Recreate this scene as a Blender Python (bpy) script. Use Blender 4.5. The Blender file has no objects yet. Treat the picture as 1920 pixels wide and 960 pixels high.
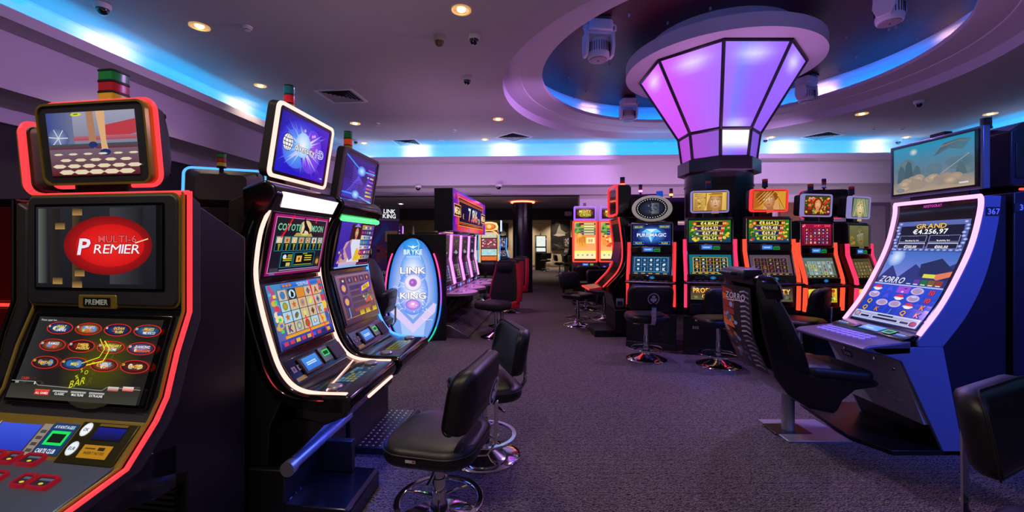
import bpy, bmesh, math, random
from mathutils import Vector, Matrix
PI = math.pi
SC = bpy.context.scene
COL = SC.collection
CH, F0, U0, V0 = 1.30, 795.0, 960.0, 458.0     # eye height, focal length in px, principal column, horizon row

def P(u, v, y):
    return Vector(((u - U0) * y / F0, y, CH - (v - V0) * y / F0))

def onceil(u, v, h):                              # point of a level plane at height h
    y = F0 * (h - CH) / (V0 - v)
    return Vector(((u - U0) * y / F0, y, h))

def onfloor(u, v, h=0.0):
    y = F0 * (CH - h) / (v - V0)
    return Vector(((u - U0) * y / F0, y, h))

def s2l(c):
    return c / 12.92 if c <= 0.04045 else ((c + 0.055) / 1.055) ** 2.4

def col(c, k=1.0):
    if isinstance(c, str):
        c = c.lstrip('#')
        if len(c) == 3:
            c = ''.join(a * 2 for a in c)
        c = tuple(s2l(int(c[i:i + 2], 16) / 255.0) for i in (0, 2, 4))
    return (c[0] * k, c[1] * k, c[2] * k)

# ------------------------------------------------------------------ materials
MATS = {}
def mat(name, base, rough=0.5, metal=0.0, emit=None, strength=0.0, noise=0.0, nscale=40.0, bump=0.0, bscale=200.0, coat=0.0, trans=0.0, spec=0.5):
    if name in MATS:
        return MATS[name]
    m = bpy.data.materials.new(name)
    m.use_nodes = True
    nt = m.node_tree
    b = nt.nodes['Principled BSDF']
    c = col(base)
    b.inputs['Base Color'].default_value = (*c, 1)
    b.inputs['Roughness'].default_value = rough
    b.inputs['Metallic'].default_value = metal
    b.inputs['Specular IOR Level'].default_value = spec
    if coat:
        b.inputs['Coat Weight'].default_value = coat
        b.inputs['Coat Roughness'].default_value = 0.06
    if trans:
        b.inputs['Transmission Weight'].default_value = trans
    if emit is not None:
        b.inputs['Emission Color'].default_value = (*col(emit), 1)
        b.inputs['Emission Strength'].default_value = strength
    if noise or bump:
        tc = nt.nodes.new('ShaderNodeTexCoord')
    if noise:
        n = nt.nodes.new('ShaderNodeTexNoise')
        n.inputs['Scale'].default_value = nscale
        n.inputs['Detail'].default_value = 4
        nt.links.new(tc.outputs['Object'], n.inputs['Vector'])
        r = nt.nodes.new('ShaderNodeMapRange')
        r.inputs['To Min'].default_value = 1 - noise
        r.inputs['To Max'].default_value = 1 + noise
        nt.links.new(n.outputs['Fac'], r.inputs['Value'])
        mx = nt.nodes.new('ShaderNodeMix')
        mx.data_type = 'RGBA'
        mx.blend_type = 'MULTIPLY'
        mx.inputs['Factor'].default_value = 1
        mx.inputs[6].default_value = (*c, 1)
        nt.links.new(r.outputs['Result'], mx.inputs[7])
        nt.links.new(mx.outputs[2], b.inputs['Base Color'])
    if bump:
        n2 = nt.nodes.new('ShaderNodeTexNoise')
        n2.inputs['Scale'].default_value = bscale
        n2.inputs['Detail'].default_value = 3
        nt.links.new(tc.outputs['Object'], n2.inputs['Vector'])
        bp = nt.nodes.new('ShaderNodeBump')
        bp.inputs['Strength'].default_value = bump
        bp.inputs['Distance'].default_value = 0.002
        nt.links.new(n2.outputs['Fac'], bp.inputs['Height'])
        nt.links.new(bp.outputs['Normal'], b.inputs['Normal'])
    MATS[name] = m
    return m

def led(name, c, s):
    return mat('led_' + name, '#000000', 0.4, emit=c, strength=s)

def attr_mat(name, strength, rough=0.12, glow=True):
    m = bpy.data.materials.new(name)
    m.use_nodes = True
    nt = m.node_tree
    b = nt.nodes['Principled BSDF']
    a = nt.nodes.new('ShaderNodeAttribute')
    a.attribute_name = 'Col'
    if glow:
        b.inputs['Base Color'].default_value = (0.008, 0.008, 0.009, 1)
        nt.links.new(a.outputs['Color'], b.inputs['Emission Color'])
        b.inputs['Emission Strength'].default_value = strength
    else:
        nt.links.new(a.outputs['Color'], b.inputs['Base Color'])
    b.inputs['Roughness'].default_value = rough
    MATS[name] = m
    return m

SCREEN = attr_mat('lit_screen', 1.0)
DIMSCREEN = attr_mat('dim_screen', 0.62, 0.08)
PRINT = attr_mat('printed_ink', 0, 0.45, glow=False)

BLACK = mat('black_plastic', '#101013', 0.42, noise=0.1)
GLOSS = mat('gloss_black', '#0b0b0d', 0.16, coat=0.6, noise=0.05)
SATIN = mat('satin_black_metal', '#0d0d10', 0.5, noise=0.12, nscale=14)
DGREY = mat('dark_grey_plastic', '#2b2b2f', 0.5, noise=0.08)
LEATHER = mat('black_leather', '#0f0f11', 0.4, bump=0.35, bscale=260, noise=0.1)
CHROME = mat('chrome', '#d5d5da', 0.07, 1.0)
STEEL = mat('brushed_steel', '#a8a8b2', 0.38, .75, noise=0.12, nscale=60)
DSTEEL = mat('dark_steel', '#4a4a50', 0.35, 0.9)
PLATE = mat('painted_silver', '#7d7f8a', 0.45, 0.35, noise=0.05)
GOLDCH = mat('smoked_gold_chrome', '#a8903f', 0.28, 0.5, noise=0.2, nscale=6)
WHITE = mat('white_plastic', '#d8d6dc', 0.4)
WPAINT = mat('white_wall_paint', '#c9c2cf', 0.85, noise=0.03, nscale=3)
CPAINT = mat('white_ceiling_paint', '#b9b3ba', 0.9, noise=0.03, nscale=2)
MAROON = mat('maroon_dome_paint', '#4a0a1c', 0.45, noise=0.06, nscale=3)
DWALL = mat('dark_wall_paint', '#100d14', 0.7, noise=0.1, nscale=5)
WARMW = mat('warm_wall_paint', '#b5a68c', 0.85, noise=0.04, nscale=3)
REDF = mat('red_fabric', '#a5101c', 0.8, bump=0.3, bscale=300)
BLKF = mat('black_fabric', '#0d0d10', 0.9, bump=0.3, bscale=300)
REDP = mat('red_panel', '#6a0a0c', 0.3, noise=0.25, nscale=3)
SKIN = mat('skin', '#b98568', 0.55)
COLP = mat('column_black_paint', '#16131d', 0.22, noise=0.06, nscale=4)
DOMEG = mat('camera_dome_glass', '#08080a', 0.05, coat=1.0)

# ------------------------------------------------------------------ mesh builder
def rr(w, h, r, n=5, cx=0.0, cy=0.0):
    r = min(r, w / 2 - 1e-5, h / 2 - 1e-5)
    pts = []
    for sx, sy, a0 in ((1, -1, -90), (1, 1, 0), (-1, 1, 90), (-1, -1, 180)):
        for i in range(n + 1):
            a = math.radians(a0 + 90.0 * i / n)
            pts.append((cx + sx * (w / 2 - r) + r * math.cos(a), cy + sy * (h / 2 - r) + r * math.sin(a)))
    return pts

def ellp(rx, ry, n=32, cx=0, cy=0):
    return [(cx + rx * math.cos(2 * PI * i / n), cy + ry * math.sin(2 * PI * i / n)) for i in range(n)]

class M:
    def __init__(s):
        s.v, s.f = [], []
    def add(s, vs, fs):
        o = len(s.v)
        s.v += [tuple(p) for p in vs]
        s.f += [[i + o for i in f] for f in fs]
        return s
    def box(s, x0, x1, y0, y1, z0, z1):
        vs = [(x, y, z) for z in (z0, z1) for y in (y0, y1) for x in (x0, x1)]
        return s.add(vs, [(0, 2, 3, 1), (4, 5, 7, 6), (0, 1, 5, 4), (2, 6, 7, 3), (0, 4, 6, 2), (1, 3, 7, 5)])
    def prism(s, pts, a0, a1, axis='x', mp=None):
        n = len(pts)
        def q(p, a):
            if mp: return mp(p[0], p[1], a)
            return {'x': (a, p[0], p[1]), 'y': (p[0], a, p[1]), 'z': (p[0], p[1], a)}[axis]
        vs = [q(p, a0) for p in pts] + [q(p, a1) for p in pts]
        fs = [list(range(n))[::-1], list(range(n, 2 * n))] + [(i, (i + 1) % n, n + (i + 1) % n, n + i) for i in range(n)]
        return s.add(vs, fs)
    def ring(s, outer, inner, a0, a1, axis='y', mp=None):
        n = len(outer)
        def q(p, a):
            if mp: return mp(p[0], p[1], a)
            return {'x': (a, p[0], p[1]), 'y': (p[0], a, p[1]), 'z': (p[0], p[1], a)}[axis]
        vs = [q(p, a) for a in (a0, a1) for l in (outer, inner) for p in l]
        fs = []
        for i in range(n):
            j = (i + 1) % n
            fs += [(i, j, n + j, n + i), (2 * n + i, 3 * n + i, 3 * n + j, 2 * n + j), (i, 2 * n + i, 2 * n + j, j), (n + i, n + j, 3 * n + j, 3 * n + i)]
        return s.add(vs, fs)
    def loft(s, secs, cap=True, closed=True):
        n = len(secs[0])
        vs = [p for sec in secs for p in sec]
        fs = []
        for k in range(len(secs) - 1):
            for i in range(n if closed else n - 1):
                j = (i + 1) % n
                fs.append((k * n + i, k * n + j, (k + 1) * n + j, (k + 1) * n + i))
        if cap:
            fs += [list(range(n))[::-1], [(len(secs) - 1) * n + i for i in range(n)]]
        return s.add(vs, fs)
    def lathe(s, prof, n=28, cx=0.0, cy=0.0, cap=True):
        secs = [[(cx + r * math.cos(2 * PI * i / n), cy + r * math.sin(2 * PI * i / n), z) for i in range(n)] for r, z in prof]
        return s.loft(secs, cap)
    def tube(s, path, r, n=8, closed=False):
        path = [Vector(p) for p in path]
        secs, N = [], len(path)
        up = None
        for i, p in enumerate(path):
            a = path[(i - 1) % N] if (closed or i) else p
            b = path[(i + 1) % N] if (closed or i < N - 1) else p
            t = (b - a).normalized()
            if up is None:
                up = t.orthogonal().normalized()
            up = (up - t * up.dot(t))
            up = up.normalized() if up.length > 1e-6 else t.orthogonal().normalized()
            w = t.cross(up)
            secs.append([p + up * r * math.cos(2 * PI * k / n) + w * r * math.sin(2 * PI * k / n) for k in range(n)])
        if closed:
            secs.append(secs[0])
        return s.loft(secs, not closed)
    def ribbon(s, path, w, x0, x1):
        """flat bar that follows a (y, z) path, w wide in that plane, from x0 to x1"""
        L, R = offset(path, w / 2), offset(path, -w / 2)
        secs = [[(x0, *l), (x1, *l), (x1, *r), (x0, *r)] for l, r in zip(L, R)]
        return s.loft(secs)
    def build(s, name, m, parent=None, bev=0.0, smooth=30, seg=2, loc=None, rot=None):
        me = bpy.data.meshes.new(name)
        me.from_pydata(s.v, [], s.f)
        bm = bmesh.new()
        bm.from_mesh(me)
        bmesh.ops.recalc_face_normals(bm, faces=bm.faces)
        bm.to_mesh(me)
        bm.free()
        if smooth:
            me.shade_smooth()
            me.set_sharp_from_angle(angle=math.radians(smooth))
        me.materials.append(m)
        o = bpy.data.objects.new(name, me)
        COL.objects.link(o)
        if parent: o.parent = parent
        if loc: o.location = loc
        if rot: o.rotation_euler = rot
        if bev:
            b = o.modifiers.new('bevel', 'BEVEL')
            b.width, b.segments, b.limit_method, b.angle_limit = bev, seg, 'ANGLE', math.radians(40)
        return o

def offset(path, d):
    out = []
    for i, p in enumerate(path):
        a = Vector(path[max(i - 1, 0)]); b = Vector(path[min(i + 1, len(path) - 1)])
        t = (b - a).normalized()
        out.append((p[0] - t.y * d, p[1] + t.x * d))
    return out

def smoothpath(pts, k=5):
    """Catmull-Rom through 2D points"""
    out = []
    for i in range(len(pts) - 1):
        p0, p1, p2, p3 = (Vector(pts[max(i - 1, 0)]), Vector(pts[i]), Vector(pts[i + 1]), Vector(pts[min(i + 2, len(pts) - 1)]))
        for j in range(k):
            t = j / k
            out.append(tuple(0.5 * (2 * p1 + (p2 - p0) * t + (2 * p0 - 5 * p1 + 4 * p2 - p3) * t * t + (3 * p1 - p0 - 3 * p2 + p3) * t ** 3)))
    out.append(tuple(pts[-1]))
    return out

def empty(name, label, cat, loc=(0, 0, 0), rz=0.0, group=None):
    o = bpy.data.objects.new(name, None)
    o.empty_display_size = 0.1
    COL.objects.link(o)
    o.location = loc
    o.rotation_euler = (0, 0, rz)
    o['label'], o['category'] = label, cat
    if group: o['group'] = group
    return o

def tag(o, label, cat, group=None, kind=None):
    o['label'], o['category'] = label, cat
    if group: o['group'] = group
    if kind: o['kind'] = kind
    return o

def struct(o):
    o['kind'] = 'structure'
    return o

KIDS = {}
def tree_copy(root, loc, rz, label, group=None):
    r = root.copy()
    COL.objects.link(r)
    r.location, r.rotation_euler = loc, (0, 0, rz)
    r['label'] = label
    if group: r['group'] = group
    def rec(src, dst):
        for ch in [o for o in src.children]:
            c = ch.copy()
            COL.objects.link(c)
            c.parent = dst
            rec(ch, c)
    rec(root, r)
    return r

# ------------------------------------------------------------------ lettering
GLY = {}
def glyph(ch, bold):
    k = (ch, bold)
    if k in GLY: return GLY[k]
    cu = bpy.data.curves.new('glyph', 'FONT')
    cu.body = ch
    cu.resolution_u = 2
    cu.offset = 0.022 if bold else 0.0
    o = bpy.data.objects.new('glyph', cu)
    COL.objects.link(o)
    dg = bpy.context.evaluated_depsgraph_get()
    me = bpy.data.meshes.new_from_object(o.evaluated_get(dg))
    vs = [(v.co.x, v.co.y) for v in me.vertices]
    fs = [list(p.vertices) for p in me.polygons]
    x0 = min((v[0] for v in vs), default=0); x1 = max((v[0] for v in vs), default=0.25)
    GLY[k] = ([(x - x0, y) for x, y in vs], fs, x1 - x0)
    bpy.data.objects.remove(o); bpy.data.curves.remove(cu); bpy.data.meshes.remove(me)
    return GLY[k]

for _b in (0, 1):
    for _c in "ABCDEFGHIJKLMNOPQRSTUVWXYZabcdefghilmnoprstuvyzx0123456789.,-%'£€":
        glyph(_c, _b)

def layout(s, bold, sp=0.07):
    out, x = [], 0.0
    for ch in s:
        if ch == ' ':
            x += 0.32
            continue
        g = glyph(ch, bold)
        out.append((g, x))
        x += g[2] + sp
    return out, max(x - sp, 0.01)

# ------------------------------------------------------------------ 2D artwork laid on real surfaces
class Art:
    def __init__(s, w, h, dz=4e-5):
        s.w, s.h, s.p, s.k, s.dz = w, h, [], 0, dz
    def raw(s, pts, cols):
        s.p.append((pts, cols, s.k))
    def nxt(s):
        s.k += 1
    def rect(s, x0, y0, x1, y1, c, top=None, right=None):
        c0 = col(c)
        if right is not None:
            cc = [c0, col(right), col(right), c0]
        else:
            c1 = col(top) if top is not None else c0
            cc = [c0, c0, c1, c1]
        s.nxt(); s.raw([(x0, y0), (x1, y0), (x1, y1), (x0, y1)], cc)
    def poly(s, pts, c):
        s.nxt(); s.raw(list(pts), [col(c)] * len(pts))
    def ell(s, cx, cy, rx, ry, c, edge=None, n=20, rot=0.0):
        s.nxt()
        c0 = col(c); c1 = col(edge) if edge is not None else c0
        ca, sa = math.cos(rot), math.sin(rot)
        ring = []
        for i in range(n):
            a = 2 * PI * i / n
            x, y = rx * math.cos(a), ry * math.sin(a)
            ring.append((cx + x * ca - y * sa, cy + x * sa + y * ca))
        if edge is None:
            s.raw(ring, [c0] * n)
        else:
            for i in range(n):
                s.raw([(cx, cy), ring[i], ring[(i + 1) % n]], [c0, c1, c1])
    def line(s, pts, w, c, c2=None):
        s.nxt()
        a = col(c); b = col(c2) if c2 else a
        n = len(pts) - 1
        for i in range(n):
            p, q = Vector(pts[i]), Vector(pts[i + 1])
            t = (q - p)
            if t.length < 1e-9: continue
            t.normalize()
            m = Vector((-t.y, t.x)) * w / 2
            f0, f1 = i / n, (i + 1) / n
            k0 = tuple(a[j] * (1 - f0) + b[j] * f0 for j in range(3)); k1 = tuple(a[j] * (1 - f1) + b[j] * f1 for j in range(3))
            s.raw([tuple(p - m), tuple(q - m), tuple(q + m), tuple(p + m)], [k0, k1, k1, k0])
    def frame(s, x0, y0, x1, y1, w, c):
        s.nxt()
        for r in ((x0, y0, x1, y0 + w), (x0, y1 - w, x1, y1), (x0, y0 + w, x0 + w, y1 - w), (x1 - w, y0 + w, x1, y1 - w)):
            s.raw([(r[0], r[1]), (r[2], r[1]), (r[2], r[3]), (r[0], r[3])], [col(c)] * 4)
    def text(s, t, cx, cy, h, c, bold=1, maxw=None, top=None, rot=0.0, edge=None, slant=0.0, sx=1.0):
        L, W = layout(t, bold)
        sc = h / 0.72
        kx = sc * sx
        if maxw and W * kx > maxw:
            kx = maxw / W
        ca, sa = math.cos(rot), math.sin(rot)
        def put(dx, dy, cc, ct):
            s.nxt()
            for (vs, fs, gw), x in L:
                for f in fs:
                    pts, cs = [], []
                    for i in f:
                        gx, gy = vs[i]
                        X = (gx + x - W / 2) * kx + (gy - 0.36) * sc * slant + dx
                        Y = (gy - 0.36) * sc + dy
                        pts.append((cx + X * ca - Y * sa, cy + X * sa + Y * ca))
                        g = min(max(gy / 0.72, 0), 1)
                        cs.append(tuple(cc[j] * (1 - g) + ct[j] * g for j in range(3)))
                    s.raw(pts, cs)
        if edge is not None:
            e = h * 0.07
            for dx, dy in ((e, 0), (-e, 0), (0, e), (0, -e), (e, -e), (-e, -e)):
                put(dx, dy, col(edge), col(edge))
        put(0, 0, col(c), col(top) if top is not None else col(c))
    # --- pictures
    def blobs(s, x0, y0, x1, y1, n, pal, r0, r1, rng, n_side=7):
        for _ in range(n):
            r = rng.uniform(r0, r1)
            x = rng.uniform(x0 + r, max(x1 - r, x0 + r + 1e-4)); y = rng.uniform(y0 + r, max(y1 - r, y0 + r + 1e-4))
            s.ell(x, y, min(r, (x1 - x0) / 2), min(r * rng.uniform(.5, 1), (y1 - y0) / 2), rng.choice(pal), n=n_side, rot=rng.uniform(-.3, .3))
    def rays(s, cx, cy, x0, y0, x1, y1, n, c, rng, wid=.03):
        for i in range(n):
            a = rng.uniform(0, 2 * PI)
            dx, dy = math.cos(a), math.sin(a)
            t = min(((x1 if dx > 0 else x0) - cx) / dx if abs(dx) > 1e-6 else 9, ((y1 if dy > 0 else y0) - cy) / dy if abs(dy) > 1e-6 else 9)
            t *= rng.uniform(.4, .97)
            w = wid * rng.uniform(.3, 1)
            e = (cx + dx * t, cy + dy * t)
            b = (cx - dy * w, cy + dx * w); d = (cx + dy * w, cy - dx * w)
            s.nxt(); s.raw([b, d, e], [col(c[0]), col(c[0]), col(c[1])])
    def sym(s, x, y, r, rng, pal):
        k = rng.randrange(6)
        c = rng.choice(pal); d = rng.choice(pal)
        if k == 0:
            s.ell(x, y, r, r, c, d, 12)
        elif k == 1:
            s.poly([(x, y - r), (x + r * .8, y), (x, y + r), (x - r * .8, y)], c); s.poly([(x, y - r * .5), (x + r * .4, y), (x, y + r * .5), (x - r * .4, y)], d)
        elif k == 2:
            s.text(rng.choice('AKQJ'), x, y, r * 1.6, c, 1, edge=d)
        elif k == 3:
            s.ell(x, y, r * .95, r * .6, c, d, 12, .6); s.ell(x - r * .2, y + r * .1, r * .3, r * .3, d, n=8)
        elif k == 4:
            s.rect(x - r * .8, y - r * .55, x + r * .8, y + r * .55, c, top=d); s.text('10', x, y, r * .8, '#ffffff')
        else:
            s.poly([(x + r * (1 if i % 2 == 0 else .45) * math.sin(i * PI / 5), y + r * (1 if i % 2 == 0 else .45) * math.cos(i * PI / 5)) for i in range(10)], c)
    def reels(s, x0, y0, x1, y1, nx, ny, cell, line, pal, rng, alt=None):
        s.rect(x0, y0, x1, y1, line)
        w, h = (x1 - x0) / nx, (y1 - y0) / ny
        for i in range(nx):
            for j in range(ny):
                cx, cy = x0 + (i + .5) * w, y0 + (j + .5) * h
                c = cell if alt is None or rng.random() < .7 else alt
                s.rect(cx - w * .46, cy - h * .47, cx + w * .46, cy + h * .47, c)
                s.sym(cx, cy, min(w, h) * .38, rng, pal)
    def face(s, cx, cy, r, skin, hair, shade, lips='#b0453c', eye='#2a4a50', tilt=0.0, turn=0.0):
        """a generic portrait: hair mass, neck, oval face, eyes, nose and mouth"""
        ca, sa = math.cos(tilt), math.sin(tilt)
        def q(x, y): return (cx + r * (x * ca - y * sa), cy + r * (x * sa + y * ca))
        s.poly([q(-.3, -.7), q(.35, -.7), q(.45, -1.5), q(-.45, -1.5)], shade)
        o = q(0, 0); s.ell(o[0], o[1], r * .72, r * .98, skin, shade, 20, tilt)
        for sd in (-1, 1):
            e = q(sd * .3 + turn * .12, .12); s.ell(e[0], e[1], r * .17, r * .075, '#f4ece0', n=10, rot=tilt)
            s.ell(e[0], e[1], r * .07, r * .075, eye, n=8)
            s.line([q(sd * .13 + turn * .12, .3), q(sd * .3 + turn * .12, .36), q(sd * .5 + turn * .12, .28)], r * .06, hair)
        s.poly([q(.0 + turn * .15, .1), q(.1 + turn * .2, -.22), q(-.08 + turn * .2, -.24)], shade)
        m = q(.02 + turn * .15, -.5); s.ell(m[0], m[1], r * .22, r * .075, lips, n=10, rot=tilt)
    def build(s, name, m, parent, mp, bands=None):
        vs, fs, cs = [], [], []
        for pts, cols, k in s.p:
            pieces = [(pts, cols)]
            if bands:
                pieces = []
                ys = [p[1] for p in pts]
                lo, hi = min(ys), max(ys)
                cuts = [b for b in bands if lo < b < hi]
                rest = (pts, cols)
                for b in cuts:
                    a, rest2 = clip(rest, b, True), clip(rest, b, False)
                    pieces.append(a); rest = rest2
                pieces.append(rest)
            for pp, cc in pieces:
                if len(pp) < 3: continue
                o = len(vs)
                vs += [tuple(mp(x, y, k * s.dz)) for x, y in pp]
                fs.append(list(range(o, o + len(pp))))
                cs += cc
        me = bpy.data.meshes.new(name)
        me.from_pydata(vs, [], fs)
        ca = me.color_attributes.new('Col', 'FLOAT_COLOR', 'CORNER')
        buf = []
        for p in me.polygons:
            for li in p.loop_indices:
                c = cs[me.loops[li].vertex_index]
                buf += [c[0], c[1], c[2], 1.0]
        ca.data.foreach_set('color', buf)
        me.materials.append(m)
        o = bpy.data.objects.new(name, me)
        COL.objects.link(o)
        if parent: o.parent = parent
        return o

def clip(pc, b, below):
    pts, cols = pc
    op, oc = [], []
    n = len(pts)
    for i in range(n):
        p, q = pts[i], pts[(i + 1) % n]
        pi = (p[1] <= b) if below else (p[1] >= b)
        qi = (q[1] <= b) if below else (q[1] >= b)
        if pi:
            op.append(p); oc.append(cols[i])
        if pi != qi:
            t = (b - p[1]) / (q[1] - p[1])
            op.append((p[0] + (q[0] - p[0]) * t, b))
            a, c = cols[i], cols[(i + 1) % n]
            oc.append(tuple(a[j] + (c[j] - a[j]) * t for j in range(3)))
    return op, oc

def plane_map(o, ux, uy):
    """artwork x, y along ux, uy from corner o; layers rise along ux x uy"""
    o, ux, uy = Vector(o), Vector(ux).normalized(), Vector(uy).normalized()
    n = ux.cross(uy).normalized()
    return lambda x, y, d: o + ux * x + uy * y + n * (d + 0.0008)

def front_map(cx, y, z0, w, tilt=0.0):
    """map for a panel that faces local -y, bottom edge at z0, leaning back by tilt radians"""
    return plane_map((cx - w / 2, y, z0), (1, 0, 0), (0, math.sin(tilt), math.cos(tilt)))
# ================================================================== camera, world
cam_d = bpy.data.cameras.new('camera')
cam = bpy.data.objects.new('camera', cam_d)
COL.objects.link(cam)
cam.location = (0, 0, CH)
cam.rotation_euler = (PI / 2, 0, 0)
cam_d.sensor_width = 36
cam_d.lens = 36 * F0 / 1920
cam_d.shift_y = -(480 - V0) / 1920
cam_d.clip_start, cam_d.clip_end = 0.05, 100
SC.camera = cam
vs = SC.view_settings
vs.view_transform, vs.look, vs.exposure, vs.gamma = 'Standard', 'None', 0.0, 1.0
vs.use_curve_mapping = False
w = bpy.data.worlds.new('world')
SC.world = w
w.use_nodes = True
w.node_tree.nodes['Background'].inputs['Color'].default_value = (0.46, 0.38, 0.5, 1)
w.node_tree.nodes['Background'].inputs['Strength'].default_value = 0.28
try:
    SC.cycles.max_bounces = 6
    SC.cycles.use_denoising = True
    SC.cycles.sample_clamp_indirect = 4.0
except Exception:
    pass

# ================================================================== setting
def carpet_mat():
    m = bpy.data.materials.new('carpet'); m.use_nodes = True
    nt = m.node_tree; b = nt.nodes['Principled BSDF']
    tc = nt.nodes.new('ShaderNodeTexCoord')
    mp = nt.nodes.new('ShaderNodeMapping'); mp.inputs['Scale'].default_value = (1, 2.6, 1)
    nt.links.new(tc.outputs['Object'], mp.inputs['Vector'])
    n = nt.nodes.new('ShaderNodeTexNoise'); n.inputs['Scale'].default_value = 34; n.inputs['Detail'].default_value = 6; n.inputs['Roughness'].default_value = .72
    nt.links.new(mp.outputs['Vector'], n.inputs['Vector'])
    wv = nt.nodes.new('ShaderNodeTexWave'); wv.wave_type = 'BANDS'; wv.bands_direction = 'Y'
    wv.inputs['Scale'].default_value = 26; wv.inputs['Distortion'].default_value = 9; wv.inputs['Detail'].default_value = 3; wv.inputs['Detail Scale'].default_value = 2.4
    nt.links.new(tc.outputs['Object'], wv.inputs['Vector'])
    mx = nt.nodes.new('ShaderNodeMix'); mx.inputs['Factor'].default_value = .42
    nt.links.new(n.outputs['Fac'], mx.inputs[2]); nt.links.new(wv.outputs['Fac'], mx.inputs[3])
    cr = nt.nodes.new('ShaderNodeValToRGB')
    cr.color_ramp.elements[0].position = .3; cr.color_ramp.elements[0].color = (*col('#1f1b21'), 1)
    cr.color_ramp.elements[1].position = .72; cr.color_ramp.elements[1].color = (*col('#7a7076'), 1)
    nt.links.new(mx.outputs[0], cr.inputs['Fac'])
    nt.links.new(cr.outputs['Color'], b.inputs['Base Color'])
    b.inputs['Roughness'].default_value = .95
    b.inputs['Specular IOR Level'].default_value = .1
    bp = nt.nodes.new('ShaderNodeBump'); bp.inputs['Strength'].default_value = .6; bp.inputs['Distance'].default_value = .004
    nt.links.new(mx.outputs[0], bp.inputs['Height']); nt.links.new(bp.outputs['Normal'], b.inputs['Normal'])
    return m
fl = struct(M().add([(-13, -3.5, 0), (14, -3.5, 0), (14, 25, 0), (-13, 25, 0)], [(0, 1, 2, 3)]).build('floor', carpet_mat(), smooth=0))

# cove path: left run, back run and right run, d metres outward of the lip
def xl(y, d): return -4.18 - d + .07 * (y - 3.5)
def xr(y, d): return 8.9 + d + .07 * (y - 7.53)
def yb(x, d): return 9.46 + d - .044 * x
def corner(fx, d):
    y = 9.5
    for _ in range(12): y = yb(fx(y, d), d)
    return (fx(y, d), y)
def path_at(d):
    return [(xl(-3.2, d), -3.2), corner(xl, d), corner(xr, d), (xr(-3.2, d), -3.2)]
def sweep(name, prof, m, closed=False):
    """prof: list of (d, z)"""
    mm = M()
    vs = [(x, y, z) for d, z in prof for x, y in path_at(d)]
    fs = []
    for k in range(len(prof) - 1 if not closed else len(prof)):
        a, b = k * 4, ((k + 1) % len(prof)) * 4
        for i in range(3):
            fs.append((a + i, a + i + 1, b + i + 1, b + i))
    return struct(mm.add(vs, fs).build(name, m, smooth=0))
sweep('trim_1', [(.27, 3.17), (0, 3.17), (0, 3.27), (.06, 3.27), (.06, 3.2), (.30, 3.2)], WPAINT)          # lip of the light cove
sweep('wall_cove', [(.30, 3.2), (.66, 3.2), (.66, 3.62), (.63, 3.68), (.60, 3.69)], WPAINT)
sweep('trim_2', [(.27, 3.17), (.27, 2.66), (.75, 2.66)], WPAINT)                                              # fascia and its soffit
sweep('trim_3', [(.75, 2.66), (.75, 2.47), (.95, 2.47)], WPAINT)

CX, CY = 3.12, 6.42
ZC, ZR = 3.69, 3.91
def ceiling_mesh():
    poly = path_at(.60)
    poly = [Vector((p[0], p[1])) for p in poly]
    c = Vector((CX, CY))
    angs = [2 * PI * i / 96 for i in range(96)] + [math.atan2(p.y - CY, p.x - CX) % (2 * PI) for p in poly]
    angs = sorted(set(angs))
    inn, out = [], []
    for a in angs:
        d = Vector((math.cos(a), math.sin(a)))
        best = 99
        for i in range(4):
            p, q = poly[i], poly[(i + 1) % 4]
            e = q - p
            den = d.x * e.y - d.y * e.x
            if abs(den) < 1e-9: continue
            r = p - c
            t = (r.x * e.y - r.y * e.x) / den
            s = (r.x * d.y - r.y * d.x) / den
            if t > 0 and -1e-6 <= s <= 1 + 1e-6: best = min(best, t)
        inn.append((CX + 3.26 * d.x, CY + 3.26 * d.y, ZC))
        out.append((CX + best * d.x, CY + best * d.y, ZC))
    n = len(angs)
    return M().add(inn + out, [(i, (i + 1) % n, n + (i + 1) % n, n + i) for i in range(n)])
struct(ceiling_mesh().build('ceiling', CPAINT, smooth=0))
def lathe_c(name, prof, m, n=96, smooth=25):
    return struct(M().lathe(prof, n, CX, CY, cap=False).build(name, m, smooth=smooth))
lathe_c('trim_4', [(3.26, ZC), (3.26, 3.84), (2.99, 3.885), (2.985, 3.9), (2.96, 3.9), (2.66, ZR), (2.66, 3.97), (2.71, 3.97), (2.71, 3.94), (3.13, 3.94), (3.13, 4.28), (3.02, 4.35)], WPAINT)
lathe_c('ceiling_dome', [(3.02, 4.35), (0.9, 4.352)], MAROON)
lathe_c('trim_5', [(0.4, ZR), (1.35, ZR), (1.35, 4.09), (1.0, 4.10), (1.0, 4.352)], WPAINT)

# column under the lantern
struct(M().lathe([(.473, 0), (.473, 2.15), (.482, 2.152), (.482, 2.172), (.473, 2.174), (.473, 2.40)], 48, CX, CY).build('column', COLP))

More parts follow.
